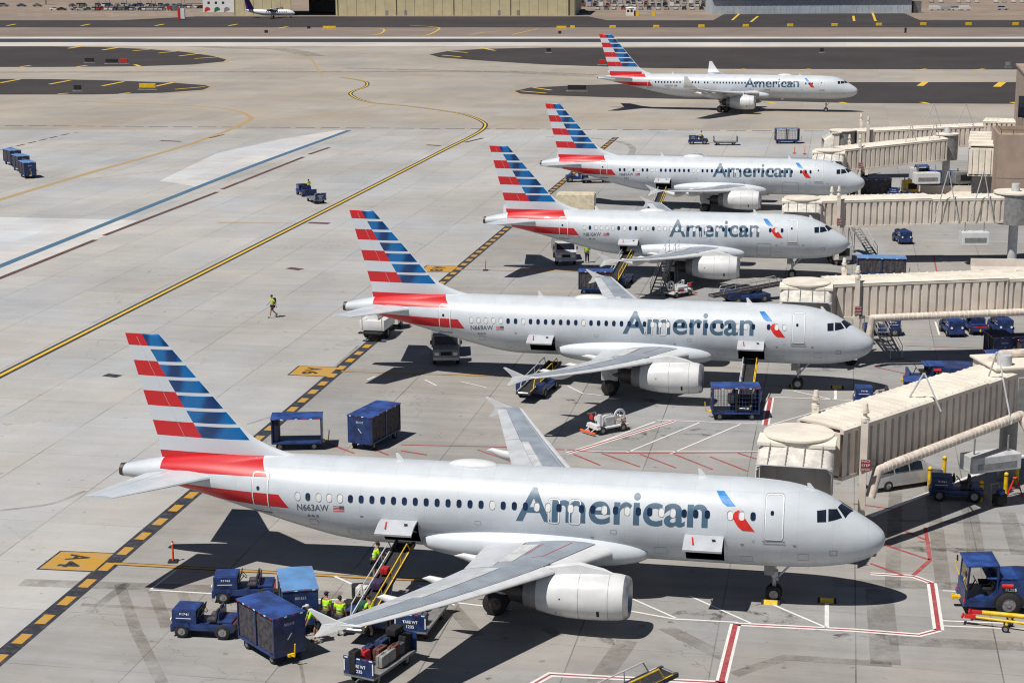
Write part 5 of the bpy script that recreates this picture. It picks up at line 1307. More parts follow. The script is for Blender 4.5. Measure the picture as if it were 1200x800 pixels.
# ------------------------------------------------------------------ more vehicles and kit
def make_truck(label, loc, rz, cabm, bodym, Lb=3.6, Hb=1.9, kind='box'):
    R = thing('service_truck', label, 'truck', loc, rz)
    B().box((-.6, 0, .62), (5.6, .9, .22)).obj('chassis', M['dark'], R)
    c = B(); c.prism([(1.15, .5), (1.15, 2.05), (1.35, 2.15), (2.0, 2.1), (2.35, 1.45), (3.05, 1.28), (3.15, 1.1), (3.15, .5)], -.98, .98); cb = c.obj('cab', cabm, R)
    B().loft([[(2.03, y, 2.02), (2.33, y, 1.47), (2.37, y, 1.47), (2.07, y, 2.02)] for y in (-.85, .85)]).obj('windscreen', M['glass'], cb)
    for sy in (-1, 1):
        B().prism([(1.35, 1.45), (1.35, 1.98), (1.95, 1.98), (2.2, 1.45)], sy*.985, sy*.99).obj('side_window', M['glass'], cb)
        B().box((3.16, sy*.68, .95), (.03, .3, .2), None, .01).obj('headlight', M['frame'], cb)
        B().box((2.1, sy*1.12, 1.6), (.08, .12, .3), None, .02).obj('mirror', M['black'], cb)
        for x in (2.2, -1.6, ): wheel_part(R, (x, sy*.85, .42), .42, .28)
    B().box((3.165, 0, .98), (.02, .8, .26)).obj('grille', M['dark'], cb)
    B().box((3.2, 0, .6), (.12, 1.9, .22), None, .03).obj('bumper', M['lgray'], cb)
    if kind == 'box':
        b = B(); b.box((-1.25, 0, .8+Hb/2), (Lb, 2.2, Hb), None, .03); bo = b.obj('cargo_box', bodym, R)
        B().box((-1.25, 0, .8+Hb+.03), (Lb-.2, 2.0, .06)).obj('box_roof', bodym, bo)
    else:
        b = B(); b.box((-1.3, 0, 1.2), (Lb, 2.0, .8), None, .06); b.cyl((-2.6, 0, 1.75), (-.4, 0, 1.75), .42, n=18); bo = b.obj('tank_body', bodym, R, 40)
        t = B(); t.tube([(-2.9, -.8, .9), (-2.9, -.8, 2.3), (-1.2, -.8, 2.3), (-1.2, -.8, 1.6)], .04, 6).tube([(-2.9, .8, .9), (-2.9, .8, 2.3), (-1.2, .8, 2.3), (-1.2, .8, 1.6)], .04, 6); t.obj('guard_rail', M['yellow'], R)
        B().box((-3.3, 0, .7), (.5, 1.9, .08)).obj('rear_step', M['dark'], R)
    return R

def make_van(label, loc, rz, m):
    R = thing('minivan', label, 'van', loc, rz)
    def sec(x, hw, zb, zs, zt, tw): return [(x, -hw, zb), (x, -hw, zs), (x, -tw, zt), (x, tw, zt), (x, hw, zs), (x, hw, zb)]
    b = B(); b.loft([sec(-2.45, .85, .35, .95, 1.3, .68), sec(-2.3, .93, .3, 1.05, 1.72, .72), sec(-1, .97, .28, 1.08, 1.78, .74), sec(.5, .97, .28, 1.05, 1.74, .72), sec(1.2, .96, .28, 1.02, 1.38, .74), sec(1.6, .94, .28, .98, 1.06, .8), sec(2.3, .88, .3, .82, .88, .75), sec(2.5, .75, .38, .65, .7, .6)]); o = b.obj('body', m, R, 40)
    for sy in (-1, 1):
        for x0, x1 in ((-2.1, -1.15), (-1.05, -.1), (0, .85)):
            B().loft([[(x, sy*(.965-.0*k), 1.10), (x, sy*(.775), 1.66 if x < .6 else 1.5), (x, sy*.79, 1.67 if x < .6 else 1.51), (x, sy*.985, 1.10)] for k, x in enumerate((x0, x1))]).obj('side_window', M['glass'], o)
        B().box((2.38, sy*.66, .72), (.15, .28, .14), None, .03).obj('headlight', M['frame'], o)
        B().box((-2.4, sy*.82, .95), (.1, .12, .3), None, .02).obj('tail_lamp', M['red'], o)
        for x in (-1.45, 1.5): wheel_part(R, (x, sy*.86, .33), .33, .22)
    B().loft([[(.58, y, 1.73), (1.18, y*1.05, 1.40), (1.20, y*1.05, 1.42), (.6, y, 1.75)] for y in (-.68, .68)]).obj('windscreen', M['glass'], o)
    return R

def make_stairs(label, top, bot, W=.9, plat=1.2, name='airstairs'):
    """flight from the foot (bot xy) up to a platform at top (xyz)"""
    top, bot = Vector(top), Vector((bot[0], bot[1], 0)); rz = math.atan2(top.y-bot.y, top.x-bot.x); L = (top.xy-bot.xy).length; H = top.z
    R = thing(name, label, 'stairs', bot, rz)
    for sy in (-1, 1):
        B().loft([[(x, sy*W/2-.03, z-.12), (x, sy*W/2+.03, z-.12), (x, sy*W/2+.03, z+.12), (x, sy*W/2-.03, z+.12)] for x, z in ((0, .15), (L, H))]).obj('stringer', M['gray'], R)
        h = B(); h.tube([(0, sy*W/2, .2), (0, sy*W/2, 1.1), (L, sy*W/2, H+1.0), (L+plat, sy*W/2, H+1.0), (L+plat, sy*W/2, H)], .03, 6).tube([(0, sy*W/2, .65), (L, sy*W/2, H+.5), (L+plat, sy*W/2, H+.5)], .02, 6)
        h.cyl((L, sy*W/2, H), (L, sy*W/2, H+1.0), .03, n=6).cyl((L/2, sy*W/2, H/2), (L/2, sy*W/2, H/2+1), .025, n=6); h.obj('handrail', M['lgray'], R)
    n = max(3, int(H/.22))
    for i in range(n): B().box((L*(i+.5)/n, 0, H*(i+.5)/n+.05), (.26, W-.06, .04)).obj('step', M['gray'], R)
    B().box((L+plat/2, 0, H-.03), (plat, W, .08)).obj('platform', M['gray'], R)
    l = B()
    for x in (L+.08, L+plat-.08):
        for sy in (-1, 1): l.cyl((x, sy*(W/2-.05), .1), (x, sy*(W/2-.05), H-.07), .04, n=8)
    l.cyl((L+.08, W/2-.05, .2), (L+plat-.08, W/2-.05, H-.3), .025, n=6).cyl((L+.08, -W/2+.05, .2), (L+plat-.08, -W/2+.05, H-.3), .025, n=6); l.obj('support_frame', M['gray'], R)
    for x in (L+.1, L+plat-.1):
        for sy in (-1, 1): B().cyl((x, sy*W/2-.04, .1), (x, sy*W/2+.04, .1), .1, n=12).obj('caster', M['tire'], R)
    return R

def make_hydrant(label, loc, rz):
    R = thing('hydrant_cart', label, 'hydrant cart', loc, rz)
    B().box((0, 0, .42), (2.5, 1.25, .12), None, .03).box((1.1, 0, .55), (.3, 1.1, .2), None, .03).obj('deck', M['white'], R)
    B().box((.1, .1, .78), (.75, .6, .55), None, .05).obj('filter_box', M['lgray'], R)
    B().cyl((-.6, -.35, .85), (.7, -.35, .85), .17, n=16).cyl((.9, .35, .5), (.9, .35, 1.3), .14, n=14).obj('filter_vessel', M['white'], R, 40)
    r = B(); n = 20
    for rr in (.42, .34): r.tube([(-.75+rr*math.cos(2*PI*i/n), .25, .98+rr*math.sin(2*PI*i/n)) for i in range(n+1)], .045, 6)
    for i in range(4): r.cyl((-.75, .25, .98), (-.75+.4*math.cos(PI*i/2), .25, .98+.4*math.sin(PI*i/2)), .03, n=6)
    r.cyl((-.75, .05, .98), (-.75, .5, .98), .07, n=10); r.obj('hose_reel', M['white'], R)
    h = B(); h.tube([(-.9, -.5, .6), (-1.2, -.3, .75), (-1.3, .1, .7), (-1.1, .4, .6), (-.7, .5, .65)], .06, 8); h.obj('hose', mat('hose_tan', (.28, .14, .06), .7), R)
    B().cyl((.95, -.45, 1.0), (1.0, -.45, 1.0), .18, n=16).obj('gauge', M['red'], R)
    B().box((-.2, -.62, .62), (.3, .06, .22), None, .02).obj('valve_box', M['red'], R)
    p = B(); p.tube([(.9, .35, 1.2), (.4, .2, 1.25), (-.3, .0, 1.15), (-.6, -.35, .9)], .05, 8).tube([(.5, -.6, .5), (.5, -.6, 1.2), (1.15, -.6, 1.2)], .03, 6); p.obj('pipework', M['metal'], R)
    B().box((1.55, 0, .2), (.12, 1.4, .12), (0, 0, .12), .03).obj('bumper_bar', M['orange'], R)
    B().tube([(1.2, .3, .4), (1.55, .3, .22)], .03).tube([(1.2, -.3, .4), (1.55, -.3, .22)], .03).obj('tow_frame', M['white'], R)
    for x in (-.8, .8):
        for y in (-.55, .55): wheel_part(R, (x, y, .27), .27, .18)
    return R

def bollard(label, xy, h=1.25):
    R = thing('bollard', label, 'bollard', (xy[0], xy[1], 0), 0, 'yellow steel bollards')
    o = B().cyl((0, 0, 0), (0, 0, h-.06), .12, n=18).cyl((0, 0, h-.06), (0, 0, h), .12, .05, n=18).obj('post', M['yellow'], R, 40)
    B().cyl((0, 0, h-.22), (0, 0, h-.16), .124, n=18).obj('band', M['dark'], R, 40)
def delineator(label, xy):
    R = thing('delineator_post', label, 'marker post', (xy[0], xy[1], 0), 0, 'orange marker posts')
    B().box((0, 0, .04), (.5, .5, .08), None, .03).obj('base', M['black'], R)
    B().cyl((0, 0, .08), (0, 0, 1.12), .055, .05, n=14).obj('tube', M['orange'], R, 40)
    B().cyl((0, 0, .95), (0, 0, 1.02), .062, n=14).obj('collar', M['frame'], R, 40)
def chock(label, xy, rz):
    R = thing('wheel_chock', label, 'wheel chock', (xy[0], xy[1], 0), rz, 'nose wheel chocks')
    B().prism([(-.16, 0), (-.05, .19), (.05, .19), (.16, 0)], -.32, .32).obj('block', M['yellow'], R)
    for y in (-.38, .38): B().prism([(-.17, 0), (-.05, .2), (.05, .2), (.17, 0)], y-.06, y+.06).obj('end_cap', M['black'], R)

def jl(i, s, lat, z=0):
    """a point beside jet i: station s, starboard distance lat"""
    x0, y0, h = H_[i]; return Vector((x0-s*math.cos(h)+lat*math.sin(h), y0-s*math.sin(h)-lat*math.cos(h), z))
def g2(px, py, z=0): p = G(px, py, z); return (p.x, p.y, 0)
rad = math.radians

# ------------------------------------------------------------------ around the near jet
t1 = make_tractor('blue baggage tractor just left of the pale blue roofed cart, parked in the tail shadow', g2(287, 701), rad(182))
t2_ = dup(t1, g2(242, 742), rad(172), 'blue baggage tractor nearest the camera at the lower left')
c1 = make_cart('baggage cart with pale sun-bleached blue roof, behind the dark curtained cart', (*G(350, 729).xy, 0), rad(-78), 'closed', M['lightblue'], 3.0, 1.6, 2.1)
c2 = make_cart('dark blue curtained baggage cart hitched to the lower left tractor', (-10.65, 73.9, 0), rad(-52), 'closed', None, 3.15, 1.6, 2.2)
_e = G(481, 752)+Vector((math.cos(rad(76)), math.sin(rad(76)), 0))*1.8
f1 = make_flat_cart('open cart lettered TARE WT under the near wing, loaded with black bags', (_e.x, _e.y, 0), rad(76+180), 3.6, 1.5)
_e2 = G(420, 806)+Vector((math.cos(rad(63)), math.sin(rad(63)), 0))*1.85
f2 = dup(f1, (_e2.x, _e2.y, 0), rad(63+180), 'open cart of mixed bags at the bottom edge of the photo')
def on_cart(px, py, hd, u, v, z=.57):
    c = _e if px == 480 else _e2; return (c.x+u*math.cos(hd)-v*math.sin(hd), c.y+u*math.sin(hd)+v*math.cos(hd), z)
bagm = {'red': mat('bag_red', (.42, .012, .015), .6), 'silver': mat('bag_silver', (.38, .37, .36), .45, .3), 'brown': mat('bag_brown', (.13, .05, .035), .7), 'black': mat('bag_black', (.014, .014, .016), .7, 0, .3, 8, 0, .3), 'navy': mat('bag_navy', (.012, .03, .10), .7), 'grey': mat('bag_grey', (.09, .09, .10), .7), 'white': mat('bag_white', (.58, .56, .52), .5), 'green': mat('bag_green', (.01, .08, .05), .7), 'purple': mat('bag_purple', (.035, .02, .07), .7)}
hd = rad(63)
for lab, u, v, z, sz, c in (('bright red upright suitcase on the bottom edge cart', -.9, .25, .57, (.5, .32, .72), 'red'), ('silver suitcase at the near side of the bottom edge cart', -.45, -.38, .57, (.7, .34, .5), 'silver'), ('pale silver suitcase second along the bottom edge cart', .05, -.40, .57, (.62, .30, .52), 'silver'), ('brown suitcase in the middle of the bottom edge cart', .5, -.35, .57, (.6, .3, .55), 'brown'), ('dark brown suitcase behind the silver ones on the bottom edge cart', .15, .12, .57, (.75, .34, .5), 'brown'),
     ('navy blue suitcase in the middle of the bottom edge cart', -.2, .5, .57, (.6, .34, .62), 'navy'), ('grey soft bag beside the brown one on the bottom edge cart', .95, -.35, .57, (.55, .34, .48), 'grey'), ('black case at the far end of the bottom edge cart', 1.35, .35, .57, (.7, .45, .62), 'black'), ('second black case at the far end of the bottom edge cart', 1.45, -.35, .57, (.6, .4, .7), 'black'), ('black case stacked on top at the far end of the bottom edge cart', 1.35, .1, 1.27, (.75, .5, .3), 'black'), ('black bag against the near end panel of the bottom edge cart', -1.6, .3, .57, (.5, .35, .98), 'black'), ('blue soft bag beside the navy suitcase on the bottom edge cart', .75, .4, .57, (.6, .4, .6), 'navy')):
    suitcase(lab, on_cart(440, 775, hd, u, v, z), hd, sz, bagm[c])
hd = rad(76)
for lab, u, v, z, sz, c in (('black suitcase at the near end of the wing cart', -1.5, .2, .57, (.6, .5, .4), 'black'), ('grey suitcase behind the end panel of the wing cart', -.9, -.3, .57, (.6, .4, .45), 'grey'), ('brown flat case midway along the wing cart', -.2, .1, .57, (.8, .6, .25), 'brown'), ('large black case at the far end of the wing cart', .8, .2, .57, (.8, .5, .6), 'black'), ('black case beside the far end of the wing cart', 1.4, -.3, .57, (.6, .45, .65), 'black'), ('purple soft bag leaning at the far end of the wing cart', 1.5, .35, .57, (.5, .3, .6), 'purple')):
    suitcase(lab, on_cart(480, 736, hd, u, v, z), hd, sz, bagm[c])
suitcase('black bag on the ground in front of the bottom edge cart', (*G(404, 812).xy, 0), .6, (.9, .5, .45), bagm['black'])
suitcase('large black case lying left of the near belt loader', (*G(424, 699).xy, .0), rad(5), (.95, .6, .62), bagm['black'])
suitcase('black case on the ground nearest the workers in vests', (*G(413, 716).xy, 0), rad(-20), (.8, .6, .5), bagm['black'])
# near belt loader up to the rear hold of the near jet
dp = jl(0, 22.6, 1.9); hb = rad(75); BL = 7.6
o_ = dp-Vector((math.cos(hb), math.sin(hb), 0))*3.75
bl1 = make_belt_loader('belt loader with bright yellow handrail reaching the rear hold of the near jet', (o_.x, o_.y, 0), hb, 12.5)
def on_belt(o_, hb, tilt, t, y, up=.1):
    a = rad(tilt); x = -7.6*.47+t*math.cos(a); return (o_[0]+x*math.cos(hb)-y*math.sin(hb), o_[1]+x*math.sin(hb)+y*math.cos(hb), .75+t*math.sin(a)+up)
suitcase('red bag riding up the near belt loader', on_belt(o_, hb, 12.5, 4.6, .05), hb, (.5, .36, .3), bagm['red'])
suitcase('purple case lower down the near belt loader', on_belt(o_, hb, 12.5, 3.4, .0), hb, (.75, .5, .32), bagm['purple'])
suitcase('green case at the foot of the near belt loader', on_belt(o_, hb, 12.5, 1.6, 0), hb, (.7, .5, .3), bagm['green'])
q = on_belt(o_, hb, 12.5, 3.6, .85); suitcase('white box standing beside the near belt loader', (q[0], q[1], 0), hb, (.6, .5, 1.5), bagm['white'])
person('lime-vested worker standing high beside the near jet rear hold', (*(jl(0, 23.75, 3.35)).xy, .95), rad(10), 'reach', 'hivis', 'shorts')
B0 = thing('loader_step', 'dark standing platform beside the rear hold of the near jet', 'platform', (*(jl(0, 23.75, 3.35)).xy, 0), rad(-11)); B().box((0, 0, .90), (.9, .7, .08), None, .02).obj('deck', M['gray'], B0); B().box((0, 0, .43), (.5, .4, .86), None, .03).obj('pedestal', M['dark'], B0)
person('lime-vested worker with blue cap, back left of the group by the pale-roofed cart', g2(383, 740), rad(60), 'stand', 'hivis', 'trousers', M['navy'])
person('worker in a lime vest and shorts with white socks, facing the bags', g2(399, 745), rad(70), 'stand', 'hivis', 'shorts')
person('worker in a lime vest bending over at the near wingtip', g2(375, 752), rad(190), 'bend', 'hivis', 'shorts', M['lgray'])
person('worker in a lime vest half hidden behind the near wing', g2(437, 745), rad(150), 'reach', 'hivis', 'shorts')
person('person in a lime vest with a black backpack walking alone across the apron', g2(320, 372), rad(200), 'walk', 'hivis', 'shorts', None, True)
q = G(786, 788, 1.25); bl2 = make_belt_loader('belt loader at the bottom edge of the photo pointing right', (q.x-4.05*math.cos(rad(40)), q.y-4.05*math.sin(rad(40)), 0), rad(40), 4.5)
delineator('orange marker post left of the near jet tail shadow', G(203, 658)[:2]); delineator('orange marker post beyond the second stand number box', G(569, 317)[:2]); delineator('left orange marker post behind the fourth jet', G(931, 180)[:2]); delineator('right orange marker post behind the fourth jet', G(943, 181)[:2])
chock('yellow chock at the nose wheel of the near jet', G(903, 707)[:2], rad(80)); chock('yellow chock ahead of the nose wheel of the near jet', G(969, 705)[:2], rad(80))
chock('yellow chock at the nose wheel of the second jet', G(932, 454)[:2], rad(80)); chock('yellow chock ahead of the nose wheel of the second jet', G(981, 455)[:2], rad(80))
# carts beyond the near tail
make_cart('open-sided blue baggage cart left of the closed one, beyond the near jet', (*G(349, 524).xy, 0), rad(3), 'open', None, 3.1, 1.6, 2.0)
make_cart('closed dark blue baggage cart beyond the near jet, right of the open-sided one', (-8.6, 107.5, 0), rad(66), 'closed', None, 3.8, 1.7, 2.15)
make_cart('blue baggage cart with wire mesh sides by the second jet engine', (*G(861, 489).xy, 0), rad(-2+180), 'cage', None, 3.1, 1.7, 2.15)
make_hydrant('white fuel hydrant cart with reel and orange bar between the two nearest jets', (*G(712, 505).xy, 0), rad(33+180))
make_hydrant('white hydrant cart at the foot of the stairs by the third jet', (*G(795, 347).xy, 0), rad(40))
# second jet
make_belt_loader('belt loader lowered under the second jet wing, yellow striped', (*G(631, 459).xy, 0), rad(72), 3.5)
dp = jl(1, 8.25, 1.9); hb = rad(79); o_ = dp-Vector((math.cos(hb), math.sin(hb), 0))*3.75; make_belt_loader('belt loader at the front hold of the second jet', (o_.x, o_.y, 0), hb, 12.5)
suitcase('white bag on the belt loader at the front hold of the second jet', on_belt(o_, hb, 12.5, 1.3, .9, -.2), hb, (.6, .45, .6), bagm['white'])
make_truck('white lavatory truck under the second jet tail', (*G(448, 390).xy, 0), rad(78), M['white'], M['white'], 3.2, 1.2, 'tank')
make_truck('dark service truck in the shade beneath the second jet rear fuselage', (*G(523, 418).xy, 0), rad(-88), M['gray'], M['gray'], 3.0, 1.0)
# third jet
make_truck('grey truck facing the camera under the third jet tail', (*G(661, 305).xy, 0), rad(-88), M['lgray'], M['gray'], 3.0, .9)
person('worker in a lime vest beside the grey truck under the third jet', g2(688, 308), rad(-90), 'stand', 'hivis', 'trousers')
make_cart('faded navy baggage cart beside the third jet wingtip', (*G(698, 343).xy, 0), rad(-5), 'closed', M['roofblue'], 3.0, 1.6, 2.0)
dp = jl(2, 20.0, 1.9); hb = rad(74); o_ = dp-Vector((math.cos(hb), math.sin(hb), 0))*3.75; make_belt_loader('belt loader with yellow rails at the rear hold of the third jet', (o_.x, o_.y, 0), hb, 12.5)
person('worker in a green shirt inside the rear hold of the third jet', (*jl(2, 20.0, .9).xy, 2.34), rad(-100), 'bend', 'green', 'trousers', None, False, .8)
make_stairs('grey maintenance stairs beneath the third jet wing', (*(G(786, 337)+Vector((0, .8, 0))).xy, 3.0), G(768, 346)[:2], .9, 1.2, 'maintenance_stairs')
make_belt_loader('dark belt loader pointing right between the third jet and the second', (*G(876, 353).xy, 0), rad(22), 5, 7.6, M['gray'])
make_truck('cream box truck beyond the third jet fin', (*G(662, 260).xy, 0), rad(172), M['white'], mat('cream_truck', (.62, .55, .40), .5), 4.2, 2.4)
# fourth jet
dp = jl(3, 22.8, 1.9); hb = rad(77); o_ = dp-Vector((math.cos(hb), math.sin(hb), 0))*3.75; make_belt_loader('belt loader at the rear hold of the fourth jet', (o_.x, o_.y, 0), hb, 12.5)
dup(t1, g2(676, 213), rad(5), 'baggage tractor under the fourth jet tail'); dup(f1, g2(697, 214), rad(5), 'flat cart behind the tractor under the fourth jet tail')
# out on the apron
dup(c1, g2(33, 208), rad(-62), 'nearest cart of the train of three at the far left'); c1b = dup(c1, g2(25, 200), rad(-58), 'middle cart of the train of three at the far left'); dup(c1, g2(15, 193), rad(-55), 'farthest cart of the train of three at the far left')
tt = dup(t1, g2(357, 229), rad(115), 'tractor with a driver, ahead of a flat cart in the middle of the apron'); dup(f1, g2(370, 237), rad(115), 'empty flat cart towed behind the driven tractor on the open apron')
p_ = G(357, 229)+Vector((.55, -.35, 0)); person('driver in a lime vest on the tractor out on the open apron', (p_.x, p_.y, .12), rad(115), 'sit', 'hivis', 'trousers')
dup(t1, g2(818, 169), rad(178), 'tractor with a driver beyond the fourth jet, below the long jet'); p_ = G(818, 169)+Vector((.4, -.3, 0)); person('driver in a lime vest on the tractor beyond the fourth jet', (p_.x, p_.y, .12), rad(178), 'sit', 'hivis', 'trousers')
dup(f1, g2(850, 170), rad(180), 'empty flat cart beyond the fourth jet, right of the driven tractor'); 
make_cart('bright blue mesh cart standing alone beyond the fourth jet', (*G(922, 168).xy, 0), rad(0), 'cage', M['lightblue'], 3.6, 1.7, 2.3)
# ------------------------------------------------------------------ right hand side
pb = make_pushback('large blue pushback tractor with open cab at the lower right', (*(G(1192, 712)+Vector((.3, 0, 0))).xy, 0), rad(176))
dup(pb, g2(1112, 454), rad(176), 'low blue cabless pushback tractor behind the near boarding bridge', None, ('cab_roof', 'cab_frame', 'windscreen', 'cab_rear_panel', 'mirror', 'mirror_arm'))
def tow_bar(label, a, b2, thick):
    a, b2 = G(*a), G(*b2); rz = math.atan2(b2.y-a.y, b2.x-a.x); L = (b2-a).length
    R = thing('tow_bar', label, 'tow bar', a, rz, 'yellow aircraft tow bars')
    B().cyl((.5, 0, .42), (L, 0, .42), thick, n=12).obj('bar', M['yellow'], R, 40)
    h = B(); h.box((.28, 0, .42), (.5, .2, .16), None, .03).cyl((-.05, -.22, .42), (-.05, .22, .42), .06, n=10); h.obj('head', M['red'], R, 40)
    for y in (-.35, .35): wheel_part(R, (min(L*.5, 2.0), y, .17), .17, .09)
    B().box((min(L*.5, 2.0), 0, .24), (.12, .7, .1), None, .02).cyl((min(L*.5, 2.0), 0, .24), (min(L*.5, 2.0), 0, .42), .05).obj('axle', M['yellow'], R)
tow_bar('thick yellow tow bar lying beside the lower right pushback tractor', (1137, 726), (1230, 735), .11); tow_bar('thin yellow tow bar with red head nearest the camera at lower right', (1129, 731), (1230, 744), .06)
dup(t1, g2(1026, 475), rad(174), 'blue baggage tractor between the second jet nose and the near bridge')
make_cart('low blue tarpaulin-covered cart behind the near bridge roof', (*G(1086, 470).xy, 0), rad(-12), 'closed', M['roofblue'], 3.2, 1.7, 1.5)
for i, (x, y) in enumerate(((1115, 391), (1142, 389), (1172, 390))):
    dup(t1, g2(x, y), rad(92 if i == 1 else -88), ('left', 'middle', 'right')[i]+' of the three tractors parked in marked bays under the second bridge')
dup(t1, g2(1033, 392), rad(-5), 'baggage tractor under the cab end of the second bridge'); dup(t1, g2(1057, 284), rad(-85), 'baggage tractor facing the camera beneath the third bridge')
make_cart('dark hooded cart in the bridge shadow beside the green-shirted worker', (*G(1170, 421).xy, 0), rad(-88), 'closed', M['navy'], 2.6, 1.6, 1.9)
make_cart('blue cart with white panel in front of the hooded cart', (*G(1172, 443).xy, 0), rad(-88), 'closed', M['roofblue'], 2.8, 1.7, 1.7)
make_cart('dark cart at the right edge behind the green-shirted worker', (*G(1199, 425).xy, 0), rad(-80), 'closed', M['navy'], 2.6, 1.6, 1.9)
person('worker in a green shirt and dark trousers among carts at the right edge', g2(1187, 437), rad(-120), 'stand', 'green', 'trousers')
make_cart('blue curtained cart between the second and third bridges', (*G(1032, 325).xy, 0), rad(-8), 'closed', M['lightblue'], 4.4, 1.8, 1.9)
make_cart('dark blue cart under the fourth bridge, right of the fourth jet nose', (*G(1026, 231).xy, 0), rad(-10), 'closed', None, 3.6, 1.8, 2.2)
dup(t1, g2(1055, 233), rad(170), 'baggage tractor under the fourth bridge'); dup(pb, g2(1100, 216), rad(176), 'pushback tractor in the shade under the fourth bridge')
make_van('silver minivan behind the near boarding bridge', (*G(1054, 567).xy, 0), rad(24), mat('silver_car', (.50, .50, .50), .3, .3, .05, 2, .5))
tk = dup(t1, g2(1120, 584), rad(170), 'baggage tractor in the shade under the near bridge, navy cover over its seat')
for lab, x, y in (('yellow bollard left of the tractor under the near bridge', 1089, 571), ('yellow bollard right of the shaded tractor under the near bridge', 1149, 588), ('yellow bollard behind the red stand near the right edge', 1178, 578), ('yellow bollard behind the shaded tractor under the near bridge', 1106, 558), ('yellow bollard at the right edge beside the red stand', 1191, 566), ('yellow bollard below the fixed walkway near the far terminal', 1141, 236)): bollard(lab, G(x, y)[:2])
R = thing('trestle_stand', 'red folding stand near the right edge under the near bridge', 'stand', (*G(1189, 580).xy, 0), rad(-10))
for sx in (-1, 1): B().tube([(sx*.42, -.2, 0), (sx*.06, 0, 1.0), (sx*.42, .2, 0)], .04, 6).obj('leg_frame', M['red'], R)
B().box((0, 0, 1.02), (.3, .16, .06), None, .02).box((0, -.12, .45), (.6, .03, .08)).obj('crossbar', M['orange'], R)
R = thing('hand_trolley', 'black hand trolley holding a blue bag near the red stand', 'trolley', (*G(1171, 592).xy, 0), rad(-60))
B().box((0, 0, .4), (.5, .7, .55), None, .06).obj('bin', M['black'], R, 40); B().box((.05, 0, .8), (.36, .4, .3), None, .08).obj('bag', M['roofblue'], R, 40); B().tube([(-.25, -.3, .4), (-.42, -.3, 1.15), (-.42, .3, 1.15), (-.25, .3, .4)], .025, 6).obj('handle', M['gray'], R)
for y in (-.3, .3): wheel_part(R, (-.1, y, .14), .14, .08)
R = thing('traffic_cone', 'orange cone standing among gear under the fourth jet engine', 'cone', (*G(866, 246).xy, 0)); B().cyl((0, 0, .03), (0, 0, .7), .17, .03, n=16).obj('cone_body', M['orange'], R, 40); B().box((0, 0, .02), (.4, .4, .04)).obj('base', M['black'], R)

# boarding bridges
def air_unit(R, xy, z, size, rz, grey=True):
    o2 = Vector((R.location.x, R.location.y)); q = Vector(xy)-o2
    o = B().box((q.x, q.y, z), size, (0, 0, rz), .05).obj('air_unit', M['white'] if not grey else M['lgray'], R)
    sx = Vector((math.cos(rz), math.sin(rz)))
    B().box((q.x+math.sin(rz)*(size[1]/2+.01), q.y-math.cos(rz)*(size[1]/2+.01), z-.1), (size[0]*.8, .02, size[2]*.35), (0, 0, rz)).obj('vent_grille', M['gray'], o)
    for k in (-.35, .35): B().cyl((q.x+sx.x*size[0]*k, q.y+sx.y*size[0]*k, z+size[2]/2), (q.x+sx.x*size[0]*k, q.y+sx.y*size[0]*k, z+size[2]/2+.9), .05, n=8).obj('hanger', M['gray'], o)
R1, _ = jet_bridge('sunlit boarding bridge nearest the camera, ribbed tunnel angled up to the right', (17.6, 87.2), (14.26, 85.65), 0, 2.9, [((15.6, 87.35), 3.95), ((25.2, 96.3), 4.15), ((27.6, 98.6), 4.2)], 2.65, None, [((17.75, 86.75), 7.9), ((15.7, 89.4), 7.9)], rad(-104), [((18.2, 86.9), 2.9), ((18.6, 87.2), 4.25), ((28.2, 95.7), 4.8), ((28.9, 94.7), 3.3), ((28.3, 93.6), 2.7)], [((20.9, 92.1), (22.6, 91.0), 8.2, 6.3), ((26.2, 97.4), (27.4, 94.6), 8.3, 4.6)])
air_unit(R1, (26.2, 94.0), 2.7, (3.1, 1.3, .9), rad(20))
R2, _ = jet_bridge('second boarding bridge from the camera, level with a long white air duct', (25.0, 127.0), (21.4, 127.35), 0, 2.9, [((22.9, 128.2), 3.6), ((36.0, 128.9), 3.9), ((48, 129.6), 4.1)], 2.65, None, [((25.0, 126.8), 7.6), ((24.6, 130.0), 7.6)], rad(-100), [((25.9, 126.5), 2.2), ((26.1, 126.45), 3.8), ((38, 127.1), 4.1), ((48, 127.6), 4.3)], [((39.0, 128.3), (40.8, 130.3), 8.6, 7.0)])
R3, _ = jet_bridge('third boarding bridge from the camera, ending at a glazed rotunda', (31.0, 168.6), (27.9, 170.1), 0, 2.9, [((29.4, 170.0), 3.6), ((40.0, 170.2), 3.8), ((47.0, 170.3), 3.9)], 2.65, None, [((31.1, 168.3), 7.7), ((31.0, 171.6), 7.2)], rad(-100), None, [((40.2, 168.4), (42.6, 168.4), 9.0, 4.0), ((43.6, 168.4), (45.9, 168.4), 9.0, 4.2)])
air_unit(R3, (44.2, 168.6), 2.6, (2.6, 1.3, 1.3), 0, False)
R4, _ = jet_bridge('fourth boarding bridge from the camera, at the nose of the fourth jet', (41.5, 212.3), (37.4, 209.6), 0, 2.9, [((38.8, 211.8), 3.6), ((52.0, 215.8), 4.4)], 2.65, None, [((41.3, 211.2), 8.0), ((40.7, 214.8), 7.6)], rad(-105), None, [((46.5, 213.0), (49.0, 213.6), 8.8, 5.2), ((49.5, 213.8), (52.0, 214.4), 9.0, 5.4)])
air_unit(R4, (49.6, 212.4), 2.6, (3.0, 1.4, 1.3), rad(5), False)
